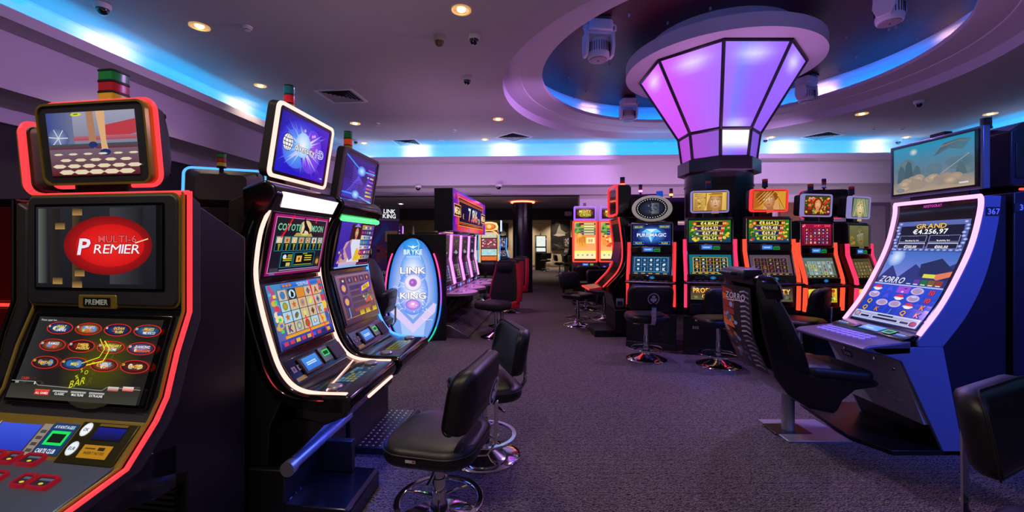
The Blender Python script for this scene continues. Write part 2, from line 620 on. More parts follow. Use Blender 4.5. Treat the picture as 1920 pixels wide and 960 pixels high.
# low hall at the back
struct(M().add([(-11, 10.1, 2.47), (6, 10.0, 2.47), (6, 14, 2.47), (-11, 14, 2.47)], [(0, 1, 2, 3)]).build('ceiling_low', CPAINT, smooth=0))
struct(M().box(-11, 6, 13.9, 14.1, 2.10, 3.1).build('wall_bulkhead', DWALL, smooth=0))
struct(M().add([(-11, 14.1, 3.05), (9, 14.1, 3.05), (9, 24, 3.05), (-11, 24, 3.05)], [(0, 1, 2, 3)]).build('ceiling_far', CPAINT, smooth=0))
struct(M().box(-11, 9, 24, 24.2, 0, 3.1).build('wall_far', WARMW, smooth=0))
struct(M().box(-11, 9, 23.95, 24, 0, .12).build('baseboard_far', mat('tan_skirting', '#6d5a40', .6), smooth=0))
struct(M().box(-11.2, -11, 9.8, 24, 0, 3.1).build('wall_far_left', DWALL, smooth=0))
struct(M().box(6, 6.2, 10.3, 24, 0, 3.1).build('wall_far_right', WARMW, smooth=0))
# solid wall right of the opening
def yw(x): return yb(x, .78)
struct(M().add([(1.62, yw(1.62), 0), (9.9, yw(9.9), 0), (9.9, yw(9.9), 2.66), (1.62, yw(1.62), 2.66), (1.62, yw(1.62) + .25, 0), (9.9, yw(9.9) + .25, 0), (9.9, yw(9.9) + .25, 2.66), (1.62, yw(1.62) + .25, 2.66)],
     [(0, 1, 2, 3), (4, 7, 6, 5), (0, 3, 7, 4), (1, 5, 6, 2)]).build('wall_back', WPAINT, smooth=0))
# left and right walls
struct(M().add([(xl(-3.2, .8), -3.2, 0), (xl(10, .8), 10, 0), (xl(10, .8), 10, 2.66), (xl(-3.2, .8), -3.2, 2.66), (xl(-3.2, 1), -3.2, 0), (xl(10, 1), 10, 0), (xl(10, 1), 10, 2.66), (xl(-3.2, 1), -3.2, 2.66)],
     [(0, 1, 2, 3), (4, 7, 6, 5), (1, 5, 6, 2)]).build('wall_left', DWALL, smooth=0))
struct(M().add([(xr(-3.2, .8), -3.2, 0), (xr(9.9, .8), 9.9, 0), (xr(9.9, .8), 9.9, 2.66), (xr(-3.2, .8), -3.2, 2.66)], [(0, 1, 2, 3)]).build('wall_right', DWALL, smooth=0))
# plain double door in the back wall, right of the carousel
dx0 = 6.82
dm = mat('door_paint', '#8f8598', .7)
door = M()
for k in range(2):
    a, b = dx0 + k * .93, dx0 + k * .93 + .91
    door.add([(a, yw(a) - .03, 0), (b, yw(b) - .03, 0), (b, yw(b) - .03, 2.18), (a, yw(a) - .03, 2.18), (a, yw(a) + .01, 0), (b, yw(b) + .01, 0), (b, yw(b) + .01, 2.18), (a, yw(a) + .01, 2.18)],
             [(0, 1, 2, 3), (0, 4, 5, 1), (3, 2, 6, 7), (0, 3, 7, 4), (1, 5, 6, 2)])
struct(door.build('door_1', dm, smooth=0))
struct(M().box(7.66, 7.68, yw(7.7) - .09, yw(7.7) - .03, .95, 1.15).build('handle', STEEL, bpy.data.objects['door_1'], bev=.004))
fr = M()
for a in (dx0 - .09, dx0 + 1.86):
    fr.box(a, a + .07, yw(a) - .05, yw(a) + .02, 0, 2.26)
fr.box(dx0 - .09, dx0 + 1.93, yw(dx0 + .9) - .07, yw(dx0 + .9) + .03, 2.19, 2.27)
struct(fr.build('trim_6', mat('door_trim', '#6f6678', .6), smooth=0))
struct(M().box(6.25, 6.70, yw(6.5) - .09, yw(6.5) + .02, 0, 2.27).build('trim_7', mat('brown_wood', '#7a4a2a', .5, noise=.3, nscale=9), smooth=0))

# ------------------------------------------------------------------ cove LED runs (hidden behind the lip)
BLUE = led('cove_blue', (0.0, 0.52, 1.0), 2)
COOL = led('cove_white', (0.9, 0.95, 1.0), 3)
PINKW = led('cove_pink', (1.0, 0.55, 0.8), 20)
def strip_lamp(p, t, d, L, e, c, spread):
    l = bpy.data.lights.new('strip_beam', 'AREA')
    l.shape, l.size, l.size_y, l.energy, l.color, l.spread = 'RECTANGLE', L, .03, e, c, math.radians(spread)
    o = bpy.data.objects.new('strip_beam', l); COL.objects.link(o)
    x, zz = t.normalized(), -d
    y = zz.cross(x).normalized(); x = y.cross(zz)
    m = Matrix((x, y, zz)).transposed().to_4x4(); m.translation = p
    o.matrix_world = m
def run(name, pts, whites, wl, z, label):
    """strip along a polyline; every 'whites' fraction a short white module"""
    root = empty(name, label, 'strip light', (pts[0][0], pts[0][1], z), 0, 'blue strip lights in the ceiling cove')
    A, B = Vector((*pts[0], z)), Vector((*pts[1], z))
    L = (B - A).length
    t = (B - A) / L
    cuts = [0] + [x for wpos in whites for x in (wpos - wl / 2, wpos + wl / 2)] + [L]
    blue, wh = M(), M()
    for i in range(len(cuts) - 1):
        a, b = A + t * cuts[i], A + t * cuts[i + 1]
        n = Vector((-t.y, t.x, 0)) * .012
        tgt = wh if i % 2 else blue
        tgt.add([a - n, b - n, b + n, a + n, a - n + Vector((0, 0, .03)), b - n + Vector((0, 0, .03)), b + n + Vector((0, 0, .03)), a + n + Vector((0, 0, .03))],
                [(0, 1, 5, 4), (1, 2, 6, 5), (2, 3, 7, 6), (3, 0, 4, 7), (4, 5, 6, 7)])
    out = Vector((-t.y, t.x, 0))
    mid = (A + B) / 2
    if out.dot(mid - Vector((2.4, 4, z))) < 0: out = -out
    strip_lamp(mid + Vector((0, 0, .04)), t, (out + Vector((0, 0, .55))).normalized(), L, 4.6 * L, (0.0, .50, 1.0), 120)
    for wpos in whites:
        strip_lamp(A + t * wpos + Vector((0, 0, .045)), t, (out + Vector((0, 0, .5))).normalized(), wl, 2.0, (1, .9, .85), 70)
    for nm, q, m in (('blue_module', blue, BLUE), ('white_module', wh, COOL)):
        if q.v:
            o = q.build(nm, m, root, smooth=0)
            o.location = (-pts[0][0], -pts[0][1], -z)
    return root
DS = .14
c1, c2 = corner(xl, DS), corner(xr, DS)
def at(u, d=DS):                                  # metres along the back run that shows at column u
    x = 0
    for _ in range(20): x = (u - U0) / F0 * yb(x, d)
    return math.hypot(x - c1[0], yb(x, d) - c1[1])
run('cove_strip_light', [(xl(-3.1, DS), -3.1), (c1[0], c1[1] - .06)], [3.1 + 4.95, 3.1 + 7.1], .34, 3.21, 'blue strip light in the ceiling cove above the left wall')
run('cove_strip_light', [(c1[0] + .05, c1[1]), (c2[0] - .05, c2[1])], [at(766), at(940), at(1118), at(1493), at(1665)], .38, 3.21, 'blue strip light in the ceiling cove above the back wall')
run('cove_strip_light', [(c2[0], c2[1] - .06), (xr(-3.1, DS), -3.1)], [1.9], .4, 3.21, 'blue strip light in the ceiling cove above the right wall')
# round run in the dome
root = empty('dome_strip_light', 'round blue strip light behind the lip of the ceiling dome', 'strip light', (CX, CY, 3.945))
def arc(a0, a1, n=16, r=2.80):
    m = M()
    secs = []
    for i in range(n + 1):
        a = math.radians(a0 + (a1 - a0) * i / n)
        secs.append([((r + dr) * math.cos(a), (r + dr) * math.sin(a), dz) for dr, dz in ((-.012, 0), (.012, 0), (.012, .03), (-.012, .03))])
    return m.loft(secs)
marks = [(68, 8), (158, 9), (250, 8), (352, 10), (118, 8), (30, 8)]
marks.sort()
DBLUE = led('dome_blue', (0.0, 0.2, 1.0), 1.5)
DPINK = led('dome_pink', (1.0, 0.6, 0.75), 2)
for i, (a, wd) in enumerate(marks):
    nx = marks[(i + 1) % len(marks)][0] + (360 if i == len(marks) - 1 else 0)
    for k in range(5):                              # five blue lamps up to the next white module
        a0_, a1_ = a + wd / 2, nx - marks[(i + 1) % len(marks)][1] / 2
        an = math.radians(a0_ + (a1_ - a0_) * (k + .5) / 5)
        d_ = Vector((math.cos(an), math.sin(an), 0))
        Ls = 2.86 * math.radians(a1_ - a0_) / 5
        strip_lamp(Vector((CX, CY, 3.99)) + d_ * 2.82, Vector((-d_.y, d_.x, 0)), (d_ + Vector((0, 0, .32))).normalized(), Ls, 4.2 * Ls, (0, .22, 1), 105)
    an = math.radians(a); d_ = Vector((math.cos(an), math.sin(an), 0))
    strip_lamp(Vector((CX, CY, 4.0)) + d_ * 2.82, Vector((-d_.y, d_.x, 0)), (d_ + Vector((0, 0, .45))).normalized(), .36, 1.5, (1, .62, .7), 70)
    arc(a - wd / 2, a + wd / 2, 4).build('white_module', DPINK, root, smooth=0)
    arc(a + wd / 2, nx - marks[(i + 1) % len(marks)][1] / 2, 24).build('blue_module', DBLUE, root, smooth=0)

# ------------------------------------------------------------------ octagonal lantern on the column
lan = empty('column_lantern', 'octagonal purple glowing lantern capital on the black column', 'lantern', (CX, CY, 0))
OA = [math.radians(-90 + 22.5 + 45 * k) for k in range(8)]
def octv(r, z): return [Vector((r * math.cos(a), r * math.sin(a), z)) for a in OA]
LV = [octv(1.13, 3.9), octv(.555, 2.92), octv(.505, 2.53)]
def bilin(a, b, c, d, s, t): return a.lerp(b, s).lerp(d.lerp(c, s), t)
def panel(k, lo, hi, kind):
    a, b = LV[lo][(k - 1) % 8], LV[lo][k]
    d, c = LV[hi][(k - 1) % 8], LV[hi][k]
    ctr = Vector((0, 0, a.z * .5 + c.z * .5))
    A = Art(1, 1)
    NS, NT = 10, 14
    mag, vio, blu, wht = col('#d654fa'), col('#9c58fa'), col('#7e7aff'), col('#f4f6ff')
    A.k = 1
    def shade(s, t):
        # lamp glow painted into the colour: magenta on left flank, blue-white to the right
        ang = (k - 1 + s) * 45 - 90 - 22.5 + 45
        if ang > 90: ang -= 360
        f = min(max((ang + 165) / 82.0, 0), 1)
        c = [mag[j] * (1 - f) + blu[j] * f if f < .8 else blu[j] * (1 - (f - .8) * 4) + vio[j] * (f - .8) * 4 for j in range(3)]
        sp = 0.0
        if kind == 'up':
            sp = .55 * math.exp(-((s - .5) ** 2) / .06 - ((t - .86) ** 2) / .006)
            if k == 0: sp += .6 * math.exp(-((s - .45) ** 2) / .10 - ((t - .02) ** 2) / .006)
        elif k == 0:
            sp = 1.0 / (1 + math.exp(-(t - .38) * 16))
        lo_ = .55 if kind == 'low' and k != 0 else .78 + .15 * t
        return tuple(c[j] * lo_ * (1 - sp) + wht[j] * sp for j in range(3))
    for i in range(NS):
        for j in range(NT):
            q = [(i / NS, j / NT), ((i + 1) / NS, j / NT), ((i + 1) / NS, (j + 1) / NT), (i / NS, (j + 1) / NT)]
            A.raw(q, [shade(*p) for p in q])
    A.build('glowing_panel', LANT, lan, lambda x, y, dd: bilin(a, b, c, d, x, y))
LANT = attr_mat('lantern_acrylic', 1.2, .5)
for k in range(8):
    panel(k, 1, 0, 'up'); panel(k, 2, 1, 'low')
BAR = mat('lantern_bar', '#1d1426', .4)
bars = M()
for k in range(8):
    for lo, hi in ((1, 0), (2, 1)):
        bars.tube([LV[lo][k], LV[hi][k]], .024, 6)
for lev in range(3):
    bars.tube(LV[lev], .026, 6, closed=True)
bars.build('frame', BAR, lan, smooth=40)
M().loft([octv(.575, 2.34), octv(.575, 2.53)]).build('collar', COLP, lan, smooth=0, bev=.008)

# ------------------------------------------------------------------ second column, far centre
FC = onfloor(980, 547)
struct(M().lathe([(.285, 0), (.285, .06), (.27, .08), (.27, 2.02), (.274, 2.025), (.274, 2.04), (.27, 2.045), (.27, 2.47)], 36, FC.x, FC.y).build('column_far', COLP))
tag(M().tube([(FC.x + .31 * math.cos(2 * PI * i / 32), FC.y + .31 * math.sin(2 * PI * i / 32), 2.445) for i in range(32)], .02, 8, closed=True).build('column_ring_light', led('ring_red', (1.0, .12, .06), 7)),
    'glowing red ring light around the top of the far black column', 'ring light')
# ================================================================== ceiling fittings
WARM = led('warm_lamp', (1.0, .62, .22), 14)
WARMRIM = mat('warm_reflector', '#d8b070', .25, .6, emit=(1.0, .55, .18), strength=.5)
def downlight(p, label, r=.085, on=True, zc=ZC, energy=38, group='recessed downlights in the main ceiling', cold=False, aim=None):
    root = empty('recessed_downlight', label, 'downlight', (p.x, p.y, zc), 0, group)
    M().ring(ellp(r, r, 24), ellp(r * .8, r * .8, 24), -.012, .004, 'z').build('trim_ring', WARMRIM if on and not cold else WHITE, root)
    if on:
        M().lathe([(r * .8, -.006), (r * .45, .0), (.001, .002)], 20, cap=False).build('reflector', WARMRIM if not cold else WHITE, root)
        M().lathe([(.001, -.022), (r * .3, -.018), (r * .42, -.008), (r * .42, .0)], 16, cap=False).build('lamp', WARM if not cold else led('cold_lamp', (1, .95, .9), 12), root)
        if energy:
            l = bpy.data.lights.new('downlight_beam', 'SPOT')
            l.energy, l.color, l.spot_size, l.spot_blend, l.shadow_soft_size = energy, (1, .8, .6) if not cold else (1, .85, .7), math.radians(112), .7, .06
            o = bpy.data.objects.new('downlight_beam', l); COL.objects.link(o)
            o.location = (p.x, p.y, zc - .05)
    else:
        M().lathe([(r * .8, -.004), (.001, -.002)], 20, cap=False).build('cover_plate', WHITE, root)
    return root
DL = [(374, 49, 1, 'lit warm downlight nearest to the blue cove on the left'), (865, 18, 1, 'lit warm downlight highest in the photo, above the ceiling camera pair'),
      (666, 231, 1, 'lit warm downlight beside the tall glowing white-rimmed top screen'), (934, 223, 1, 'lit warm downlight between the far air vent and the round ceiling recess'),
      (1616, 213, 1, 'lit warm downlight right of the lantern, close under the round recess'), (1857, 213, 1, 'lit warm downlight above the masked-rider machine topper at far right'),
      (488, 160, 2, 'flat yellow downlight left of the nearest air vent'), (683, 268, 2, 'small yellow downlight just above the second green-banded beacon'),
      (909, 261, 2, 'small yellow downlight left of the vent before the back cove'), (1446, 257, 2, 'small yellow downlight close to the right edge of the lantern'),
      (1699, 257, 2, 'small yellow downlight left of the slot diffuser at right'), (497 + 330, 264, 3, 'unlit blue-tinted downlight before the back cove'), (1226, 268, 3, 'unlit blue-tinted downlight before the cove, left of the lantern')]
for u, v, k, lb in DL:
    downlight(onceil(u, v, ZC), lb.replace('masked-rider machine topper', 'wide landscape topper'), .10 if k == 1 else .085, k < 3, energy=(105 if k == 1 else 34) if k < 3 else 0)
for x, y in ((-2.6, .8), (-.5, .3), (-1.0, -1.8)):
    downlight(Vector((x, y)), 'lit warm downlight above the viewer, outside the frame', .10, True, energy=120)
for u, v, lb in ((877, 379, 'small white downlight in the low hall, right of the red sign cabinet'), (890, 389, 'small white downlight nearest the dark bulkhead in the low hall')):
    downlight(onceil(u, v, 2.47), lb, .10, True, 2.47, 30, 'white downlights in the low hall', True)
for x, y in ((-3.2, 12.2), (3.4, 11.6), (-6, 12.6)):
    downlight(Vector((x, y)), 'white downlight in the low hall hidden behind the machines', .10, True, 2.47, 30, 'white downlights in the low hall', True)
for i, (x, y) in enumerate(((.6, 23.2), (2.6, 23.2), (-1.4, 23.2), (1.2, 18), (4.4, 23.2), (-3.4, 23.2))):
    downlight(Vector((x, y)), 'warm downlight of the far room behind the bulkhead', .10, True, 3.05, 300, 'downlights of the far room')

def dome_camera(p, label, zc=ZC, r=.07, dark=True, group='dome security cameras on the ceiling'):
    root = empty('dome_camera', label, 'security camera', (p.x, p.y, zc), 0, group)
    M().lathe([(.001, 0), (r, 0), (r, -.035), (r * .92, -.05), (.001, -.05)], 24, cap=False).build('housing', WHITE if dark else mat('beige_plastic', '#b0a48c', .5), root)
    M().lathe([(r * .78, -.05)] + [(r * .78 * math.cos(a), -.05 - r * .85 * math.sin(a)) for a in (.3, .6, .9, 1.2, 1.5)], 20).build('dome', DOMEG if dark else mat('tan_dome', '#5a4e40', .2), root)
for u, v, r, lb in ((192, 8, .07, 'dome camera on the ceiling close to the left blue cove'), (824, 70, .07, 'beige dome camera, left one of the pair under the top downlight'),
                 (889, 67, .07, 'dark dome camera, right one of the pair under the top downlight'), (876, 145, .07, 'dark dome camera alone below the camera pair'),
                 (1723, 189, .07, 'dome camera right of the round ceiling recess'), (1488, 266, .075, 'white-bodied dome camera in front of the back blue cove'),
                 (667, 262, .06, 'small dark camera beside the second beacon'), (1435, 259, .06, 'small dark camera beside the right edge of the lantern'), (1684, 262, .06, 'small dark camera above the far right blue cove')):
    dome_camera(onceil(u, v, ZC), lb, ZC, r, u != 824)
for u, v, lb in ((935, 346, 'dark dome camera under the back soffit, left of the red ring light'), (784, 348, 'dark dome camera under the soffit above the jackpot sign')):
    dome_camera(onceil(u, v, 2.66), lb, 2.66, .075)
def smoke(p, label, r=.05):
    root = empty('smoke_detector', label, 'smoke detector', (p.x, p.y, ZC), 0, 'smoke detectors on the ceiling')
    M().lathe([(.001, 0), (r, 0), (r, -.018), (r * .7, -.022), (r * .62, -.045), (.001, -.05)], 20, cap=False).build('housing', WHITE, root)
    M().ring(ellp(r * .66, r * .66, 20), ellp(r * .5, r * .5, 20), -.040, -.026, 'z').build('sensor_slots', BLACK, root)
for u, v, lb in ((464, 50, 'smoke detector between the two big downlights at upper left'), (708, 231, 'smoke detector right of the downlight by the tall top screen'), (852, 243, 'flat round detector between the far air vents'),
                 (1692, 240, 'smoke detector right of the flat speaker'), (1637, 240, 'flat round ceiling detector above the carousel')):
    smoke(onceil(u, v, ZC), lb)

def vent(c4, label, zc=ZC):
    pts = [onceil(u, v, zc) for u, v in c4]
    c = sum(pts, Vector()) / 4
    ang = math.atan2((pts[1] - pts[0]).y, (pts[1] - pts[0]).x)
    s = .52
    root = empty('air_vent', label, 'air vent', (c.x, c.y, zc), ang, 'square air diffusers in the ceiling')
    M().ring(rr(s + .1, s + .1, .01, 1), rr(s, s, .01, 1), -.012, .003, 'z').build('frame', WHITE, root)
    M().prism(rr(s, s, .005, 1), -.001, .002, 'z').build('backing', mat('vent_black', '#050506', .9), root, smooth=0)
    for k in range(5):
        a = s - .02 - k * .1
        L = M()
        o_ = [(sx * a / 2, sy * a / 2, -.016) for sx, sy in ((-1, -1), (1, -1), (1, 1), (-1, 1))]
        i_ = [(sx * (a / 2 - .028), sy * (a / 2 - .028), -.003) for sx, sy in ((-1, -1), (1, -1), (1, 1), (-1, 1))]
        L.add(o_ + i_, [(i, (i + 1) % 4, 4 + (i + 1) % 4, 4 + i) for i in range(4)])
        L.build('louvre', mat('vent_grey', '#9d99a2', .6), root, smooth=0)
vent([(597, 169), (659, 167), (684, 190), (622, 192)], 'nearest square air vent, right of the white-rimmed top screen')
vent([(731, 261), (780, 260), (794, 272), (748, 273)], 'air vent before the back cove, left one of the two')
vent([(935, 257), (962, 249), (992, 256), (963, 264)], 'air vent before the back cove, below the downlight near the recess')
vent([(1504, 256), (1552, 246), (1578, 252), (1530, 262)], 'air vent right of the lantern above the carousel')
vent([(1690, 271), (1740, 262), (1770, 262), (1722, 272)], 'air vent above the wide landscape topper')

# moving heads and fibre points in the dome
LAV = mat('white_lamp_housing', '#d6d2e2', .35)
def moving_head(p, s, rz, label):
    root = empty('moving_head_light', label, 'stage light', p, rz, 'white moving-head stage lights in the dome')
    M().box(-.10 * s, .10 * s, -.16 * s, .10 * s, .10 * s, .14 * s).build('mounting_bar', BLACK, root, bev=.004)
    M().prism(rr(.30 * s, .26 * s, .05 * s, 4), -.03 * s, .10 * s, 'z').build('base_box', LAV, root, bev=.012 * s)
    for sx in (-1, 1):
        M().tube([(sx * .15 * s, -.06 * s, .07 * s), (sx * .19 * s, -.06 * s, .05 * s), (sx * .19 * s, -.06 * s, .0), (sx * .15 * s, -.06 * s, -.02 * s)], .014 * s, 6).build('carry_handle', LAV, root)
    yk = M()
    for sx in (-1, 1):
        yk.prism([(-.09 * s, -.03 * s), (.09 * s, -.03 * s), (.10 * s, -.20 * s), (.06 * s, -.30 * s), (-.06 * s, -.30 * s), (-.10 * s, -.20 * s)], sx * .135 * s, sx * .175 * s, 'x')
    yk.box(-.17 * s, .17 * s, -.08 * s, .08 * s, -.06 * s, -.028 * s)
    yk.build('yoke', LAV, root, bev=.008 * s)
    h = M().lathe([(.001, -.10 * s), (.10 * s, -.10 * s), (.125 * s, -.14 * s), (.128 * s, -.28 * s), (.125 * s, -.31 * s), (.118 * s, -.33 * s), (.001, -.335 * s)], 28, cap=False).build('head', LAV, root)
    f = M()
    for k in range(28):
        a = 2 * PI * k / 28
        f.box(-.003 * s, .003 * s, -.134 * s, -.124 * s, -.26 * s, -.15 * s)
        for i in range(8):
            x, y, z = f.v[-8 + i]
            f.v[-8 + i] = (x * math.cos(a) - y * math.sin(a), x * math.sin(a) + y * math.cos(a), z)
    f.build('cooling_fins', BLACK, h, smooth=0)
    M().lathe([(.105 * s, -.333 * s), (.10 * s, -.342 * s), (.001, -.346 * s)], 28, cap=False).build('lens', mat('lens_honeycomb', '#8f8198', .3, noise=.5, nscale=220), h)
    M().lathe([(.016 * s, -.344 * s), (.001, -.352 * s)], 10, cap=False).build('sensor_dot', BLACK, h)
for u, v, s, z, rz, lb in ((1122, 60, 1.15, 4.2, .1, 'white stage light in the dome, left of the lantern cap'), (1178, 196, 1.0, 4.2, 0, 'white stage light low beside the left edge of the lantern'),
                     (1512, 157, 1.0, 4.2, .4, 'white stage light beside the right edge of the lantern'), (1668, -14, 1.05, 4.2, .55, 'white stage light cut by the top of the photo')):
    p = onceil(u, v, z)
    moving_head(p, s, rz, lb)
rng = random.Random(5)
FIB = [(1067, 145), (1066, 162), (1107, 143), (1098, 170), (1125, 181), (1076, 181), (1179, 27), (1252, 42), (1332, 15), (1587, 68), (1605, 106), (1667, 54), (1680, 49), (1719, 71), (1575, 132), (1566, 153), (1228, 200), (1142, 120), (1664, 108)]
for u, v in FIB:
    p = onceil(u, v, 4.335)
    if math.hypot(p.x - CX, p.y - CY) > 2.95: continue
    o = M().lathe([(.001, .015), (.016, .012), (.016, -.015), (.010, -.026), (.001, -.028)], 12, cap=False).build('fibre_light_point', mat('fibre_tip', '#9a8f9a', .25), None, loc=(p.x, p.y, 4.33))
    tag(o, 'tiny clear fibre point studding the dark red dome', 'ceiling spot', 'fibre points in the dome')

# ------------------------------------------------------------------ unseen lamps lighting the place
def spot(loc, tgt, e, c, ang, blend=.6, soft=.03):  # unseen wash spots added in mid-air, apart from the moving heads
    l = bpy.data.lights.new('wash_fill', 'SPOT'); l.energy, l.color, l.spot_size, l.spot_blend, l.shadow_soft_size = e, c, math.radians(ang), blend, soft
    o = bpy.data.objects.new('wash_fill', l); COL.objects.link(o); o.location = loc
    o.rotation_euler = (Vector(tgt) - Vector(loc)).to_track_quat('-Z', 'Y').to_euler()
spot((1.5, 6.2, 3.45), (-1.6, 9.2, 1.9), 200, (.72, .32, 1), 100, .9)
spot((1.5, 5.2, 3.25), (-4.5, 4.2, 2.1), 420, (.8, .4, 1), 44, 1)
spot((2.0, 8.2, 3.45), (0.6, 11, 1.5), 80, (.75, .36, 1), 100, .9)
spot((4.9, 7.4, 3.45), (6.2, 10.4, 1.7), 150, (.78, .42, 1), 100, .9)
spot((4.0, 4.7, 3.45), (2.9, 2.2, .3), 130, (.16, .2, 1), 100, .8)
spot((1.3, 5.4, 3.45), (0.3, 4.2, .0), 170, (.62, .34, .9), 110, .9)
spot((2.5, 4.6, 3.45), (0.9, 2.6, .0), 190, (.62, .34, .9), 110, .9)
spot((3.6, -.4, 3.60), (3.0, 2.7, .95), 900, (.05, .13, 1), 32, .9)
spot((3.2, -.6, 3.60), (1.9, 1.7, 0), 90, (.16, .14, 1), 80, .9)
spot((-.15, 4.9, 3.60), (2.4, 2.8, .4), 230, (.8, .62, 1), 40, .8)
# unseen upward fill added to brighten the ceiling
def up_fill(x, y, z, sx, sy, e, c):
    l = bpy.data.lights.new('ceiling_fill', 'AREA'); l.shape, l.size, l.size_y, l.energy, l.color = 'RECTANGLE', sx, sy, e, c
    o = bpy.data.objects.new('ceiling_fill', l); COL.objects.link(o)
    o.location, o.rotation_euler = (x, y, z), (PI, 0, 0)
up_fill(-1.4, 2.6, 2.05, .5, 2.4, 8, (1, .72, .82))
up_fill(-1.2, 7.2, 2.12, .4, 2.6, 8, (1, .55, .9))
up_fill(3.0, 5.6, 2.25, 2.0, .6, 16, (1, .4, 1))
up_fill(3.3, 2.9, 2.15, .4, .8, 9, (.8, .5, 1))
up_fill(0.4, -1.6, 2.0, 3.0, 1.0, 18, (1, .62, .85))
def hall_fill(x, y, z, sx, e, c, tilt):  # unseen fill added for the low beam, hall ceiling and back wall
    l = bpy.data.lights.new('hall_fill', 'AREA'); l.shape, l.size, l.size_y, l.energy, l.color = 'RECTANGLE', sx, .3, e, c
    o = bpy.data.objects.new('hall_fill', l); COL.objects.link(o)
    o.location, o.rotation_euler = (x, y, z), (math.radians(tilt), 0, 0)
hall_fill(-1.6, 8.7, 2.0, 3.0, 14, (1, .68, 1), 115)
hall_fill(2.9, 8.5, 2.25, 3.2, 20, (1, .55, 1), 100)
hall_fill(6.6, 8.4, 1.9, 2.4, 12, (1, .75, 1), 105)

l = bpy.data.lights.new('deck_fill', 'AREA'); l.shape, l.size, l.size_y, l.energy, l.color = 'RECTANGLE', 2.5, .06, 16, (.85, .12, 1)  # unseen magenta fill added above the decks of the row
o = bpy.data.objects.new('deck_fill', l); COL.objects.link(o); o.location = (-.80, 7.2, 1.47); o.rotation_euler = (0, 0, math.radians(84))

for x, y, e in ((-.80, 2.2, 3), (-.78, 2.9, 1)):      # blue lamps under the decks of the curved machines
    l = bpy.data.lights.new('under_deck_lamp', 'AREA'); l.shape, l.size, l.size_y, l.energy, l.color = 'RECTANGLE', .08, .45, e, (.05, .11, 1)
    o = bpy.data.objects.new('under_deck_lamp', l); COL.objects.link(o); o.location = (x, y, .462)
# ================================================================== seating
def puff(w, h, r, t, mp, soft=.022, n=5, crown=.012):
    """a stuffed pad: outline w x h in (a, b), thickness along c from 0 to t"""
    m = M()
    secs = []
    for ins, c in ((soft * 1.2, 0), (soft * .35, t * .1), (0, t * .3), (0, t * .68), (soft * .35, t * .88), (soft * 1.1, t), (soft * 3, t + crown * .6), (min(w, h) * .36, t + crown)):
        secs.append([mp(a, b, c) for a, b in rr(w - 2 * ins, h - 2 * ins, max(r - ins, .01), n)])
    return m.loft(secs)

def emblem(parent, mp, r, c='#c4c4cc'):
    A = Art(1, 1)
    n = 40
    for i in range(n):
        a, b = 2 * PI * i / n, 2 * PI * (i + 1) / n
        A.raw([(r * math.cos(a), r * math.sin(a)), (r * math.cos(b), r * math.sin(b)), (.86 * r * math.cos(b), .86 * r * math.sin(b)), (.86 * r * math.cos(a), .86 * r * math.sin(a))], [col(c)] * 4)
    A.nxt()
    for ang in (90, 210, 330):                     # three spade-like leaves and a stem
        a = math.radians(ang)
        pts = [(.0, .05), (.20, .16), (.34, .34), (.22, .52), (.0, .62), (-.22, .52), (-.34, .34), (-.20, .16)]
        A.poly([(r * (x * math.cos(a - PI / 2) - y * math.sin(a - PI / 2)), r * (x * math.sin(a - PI / 2) + y * math.cos(a - PI / 2))) for x, y in pts], c)
    A.poly([(-.08 * r, -.1 * r), (.08 * r, -.1 * r), (.16 * r, -.66 * r), (-.16 * r, -.66 * r)], c)
    return A.build('emblem', PRINT, parent, mp)

def pedestal(root, seat_z, ring=True, disc=.225, post=.03):
    M().lathe([(disc, 0), (disc, .008), (disc * .96, .016), (disc * .72, .034), (disc * .45, .052), (disc * .26, .068), (disc * .2, .085), (.001, .085)], 40, cap=False).build('base_disc', CHROME, root)
    M().lathe([(post, .07), (post, seat_z * .62), (post * .98, seat_z * .62 + .002), (post * .8, seat_z * .62 + .004), (post * .8, seat_z - .01)], 24).build('post', CHROME, root)
    M().lathe([(post * 1.3, .085), (post * 1.35, .1), (post * 1.3, .11)], 24).build('collar', BLACK, root)
    if ring:
        f = M().ring(ellp(.205, .205, 40), ellp(.175, .175, 40), .118, .133, 'z')
        g = f.build('foot_ring', CHROME, root, bev=.004)
        sp = M()
        for k in range(3):
            a = 2 * PI * k / 3 + .4
            sp.tube([(.03 * math.cos(a), .03 * math.sin(a), .14), (.1 * math.cos(a), .1 * math.sin(a), .14), (.18 * math.cos(a), .18 * math.sin(a), .127)], .006, 6)
        sp.build('spokes', CHROME, root)

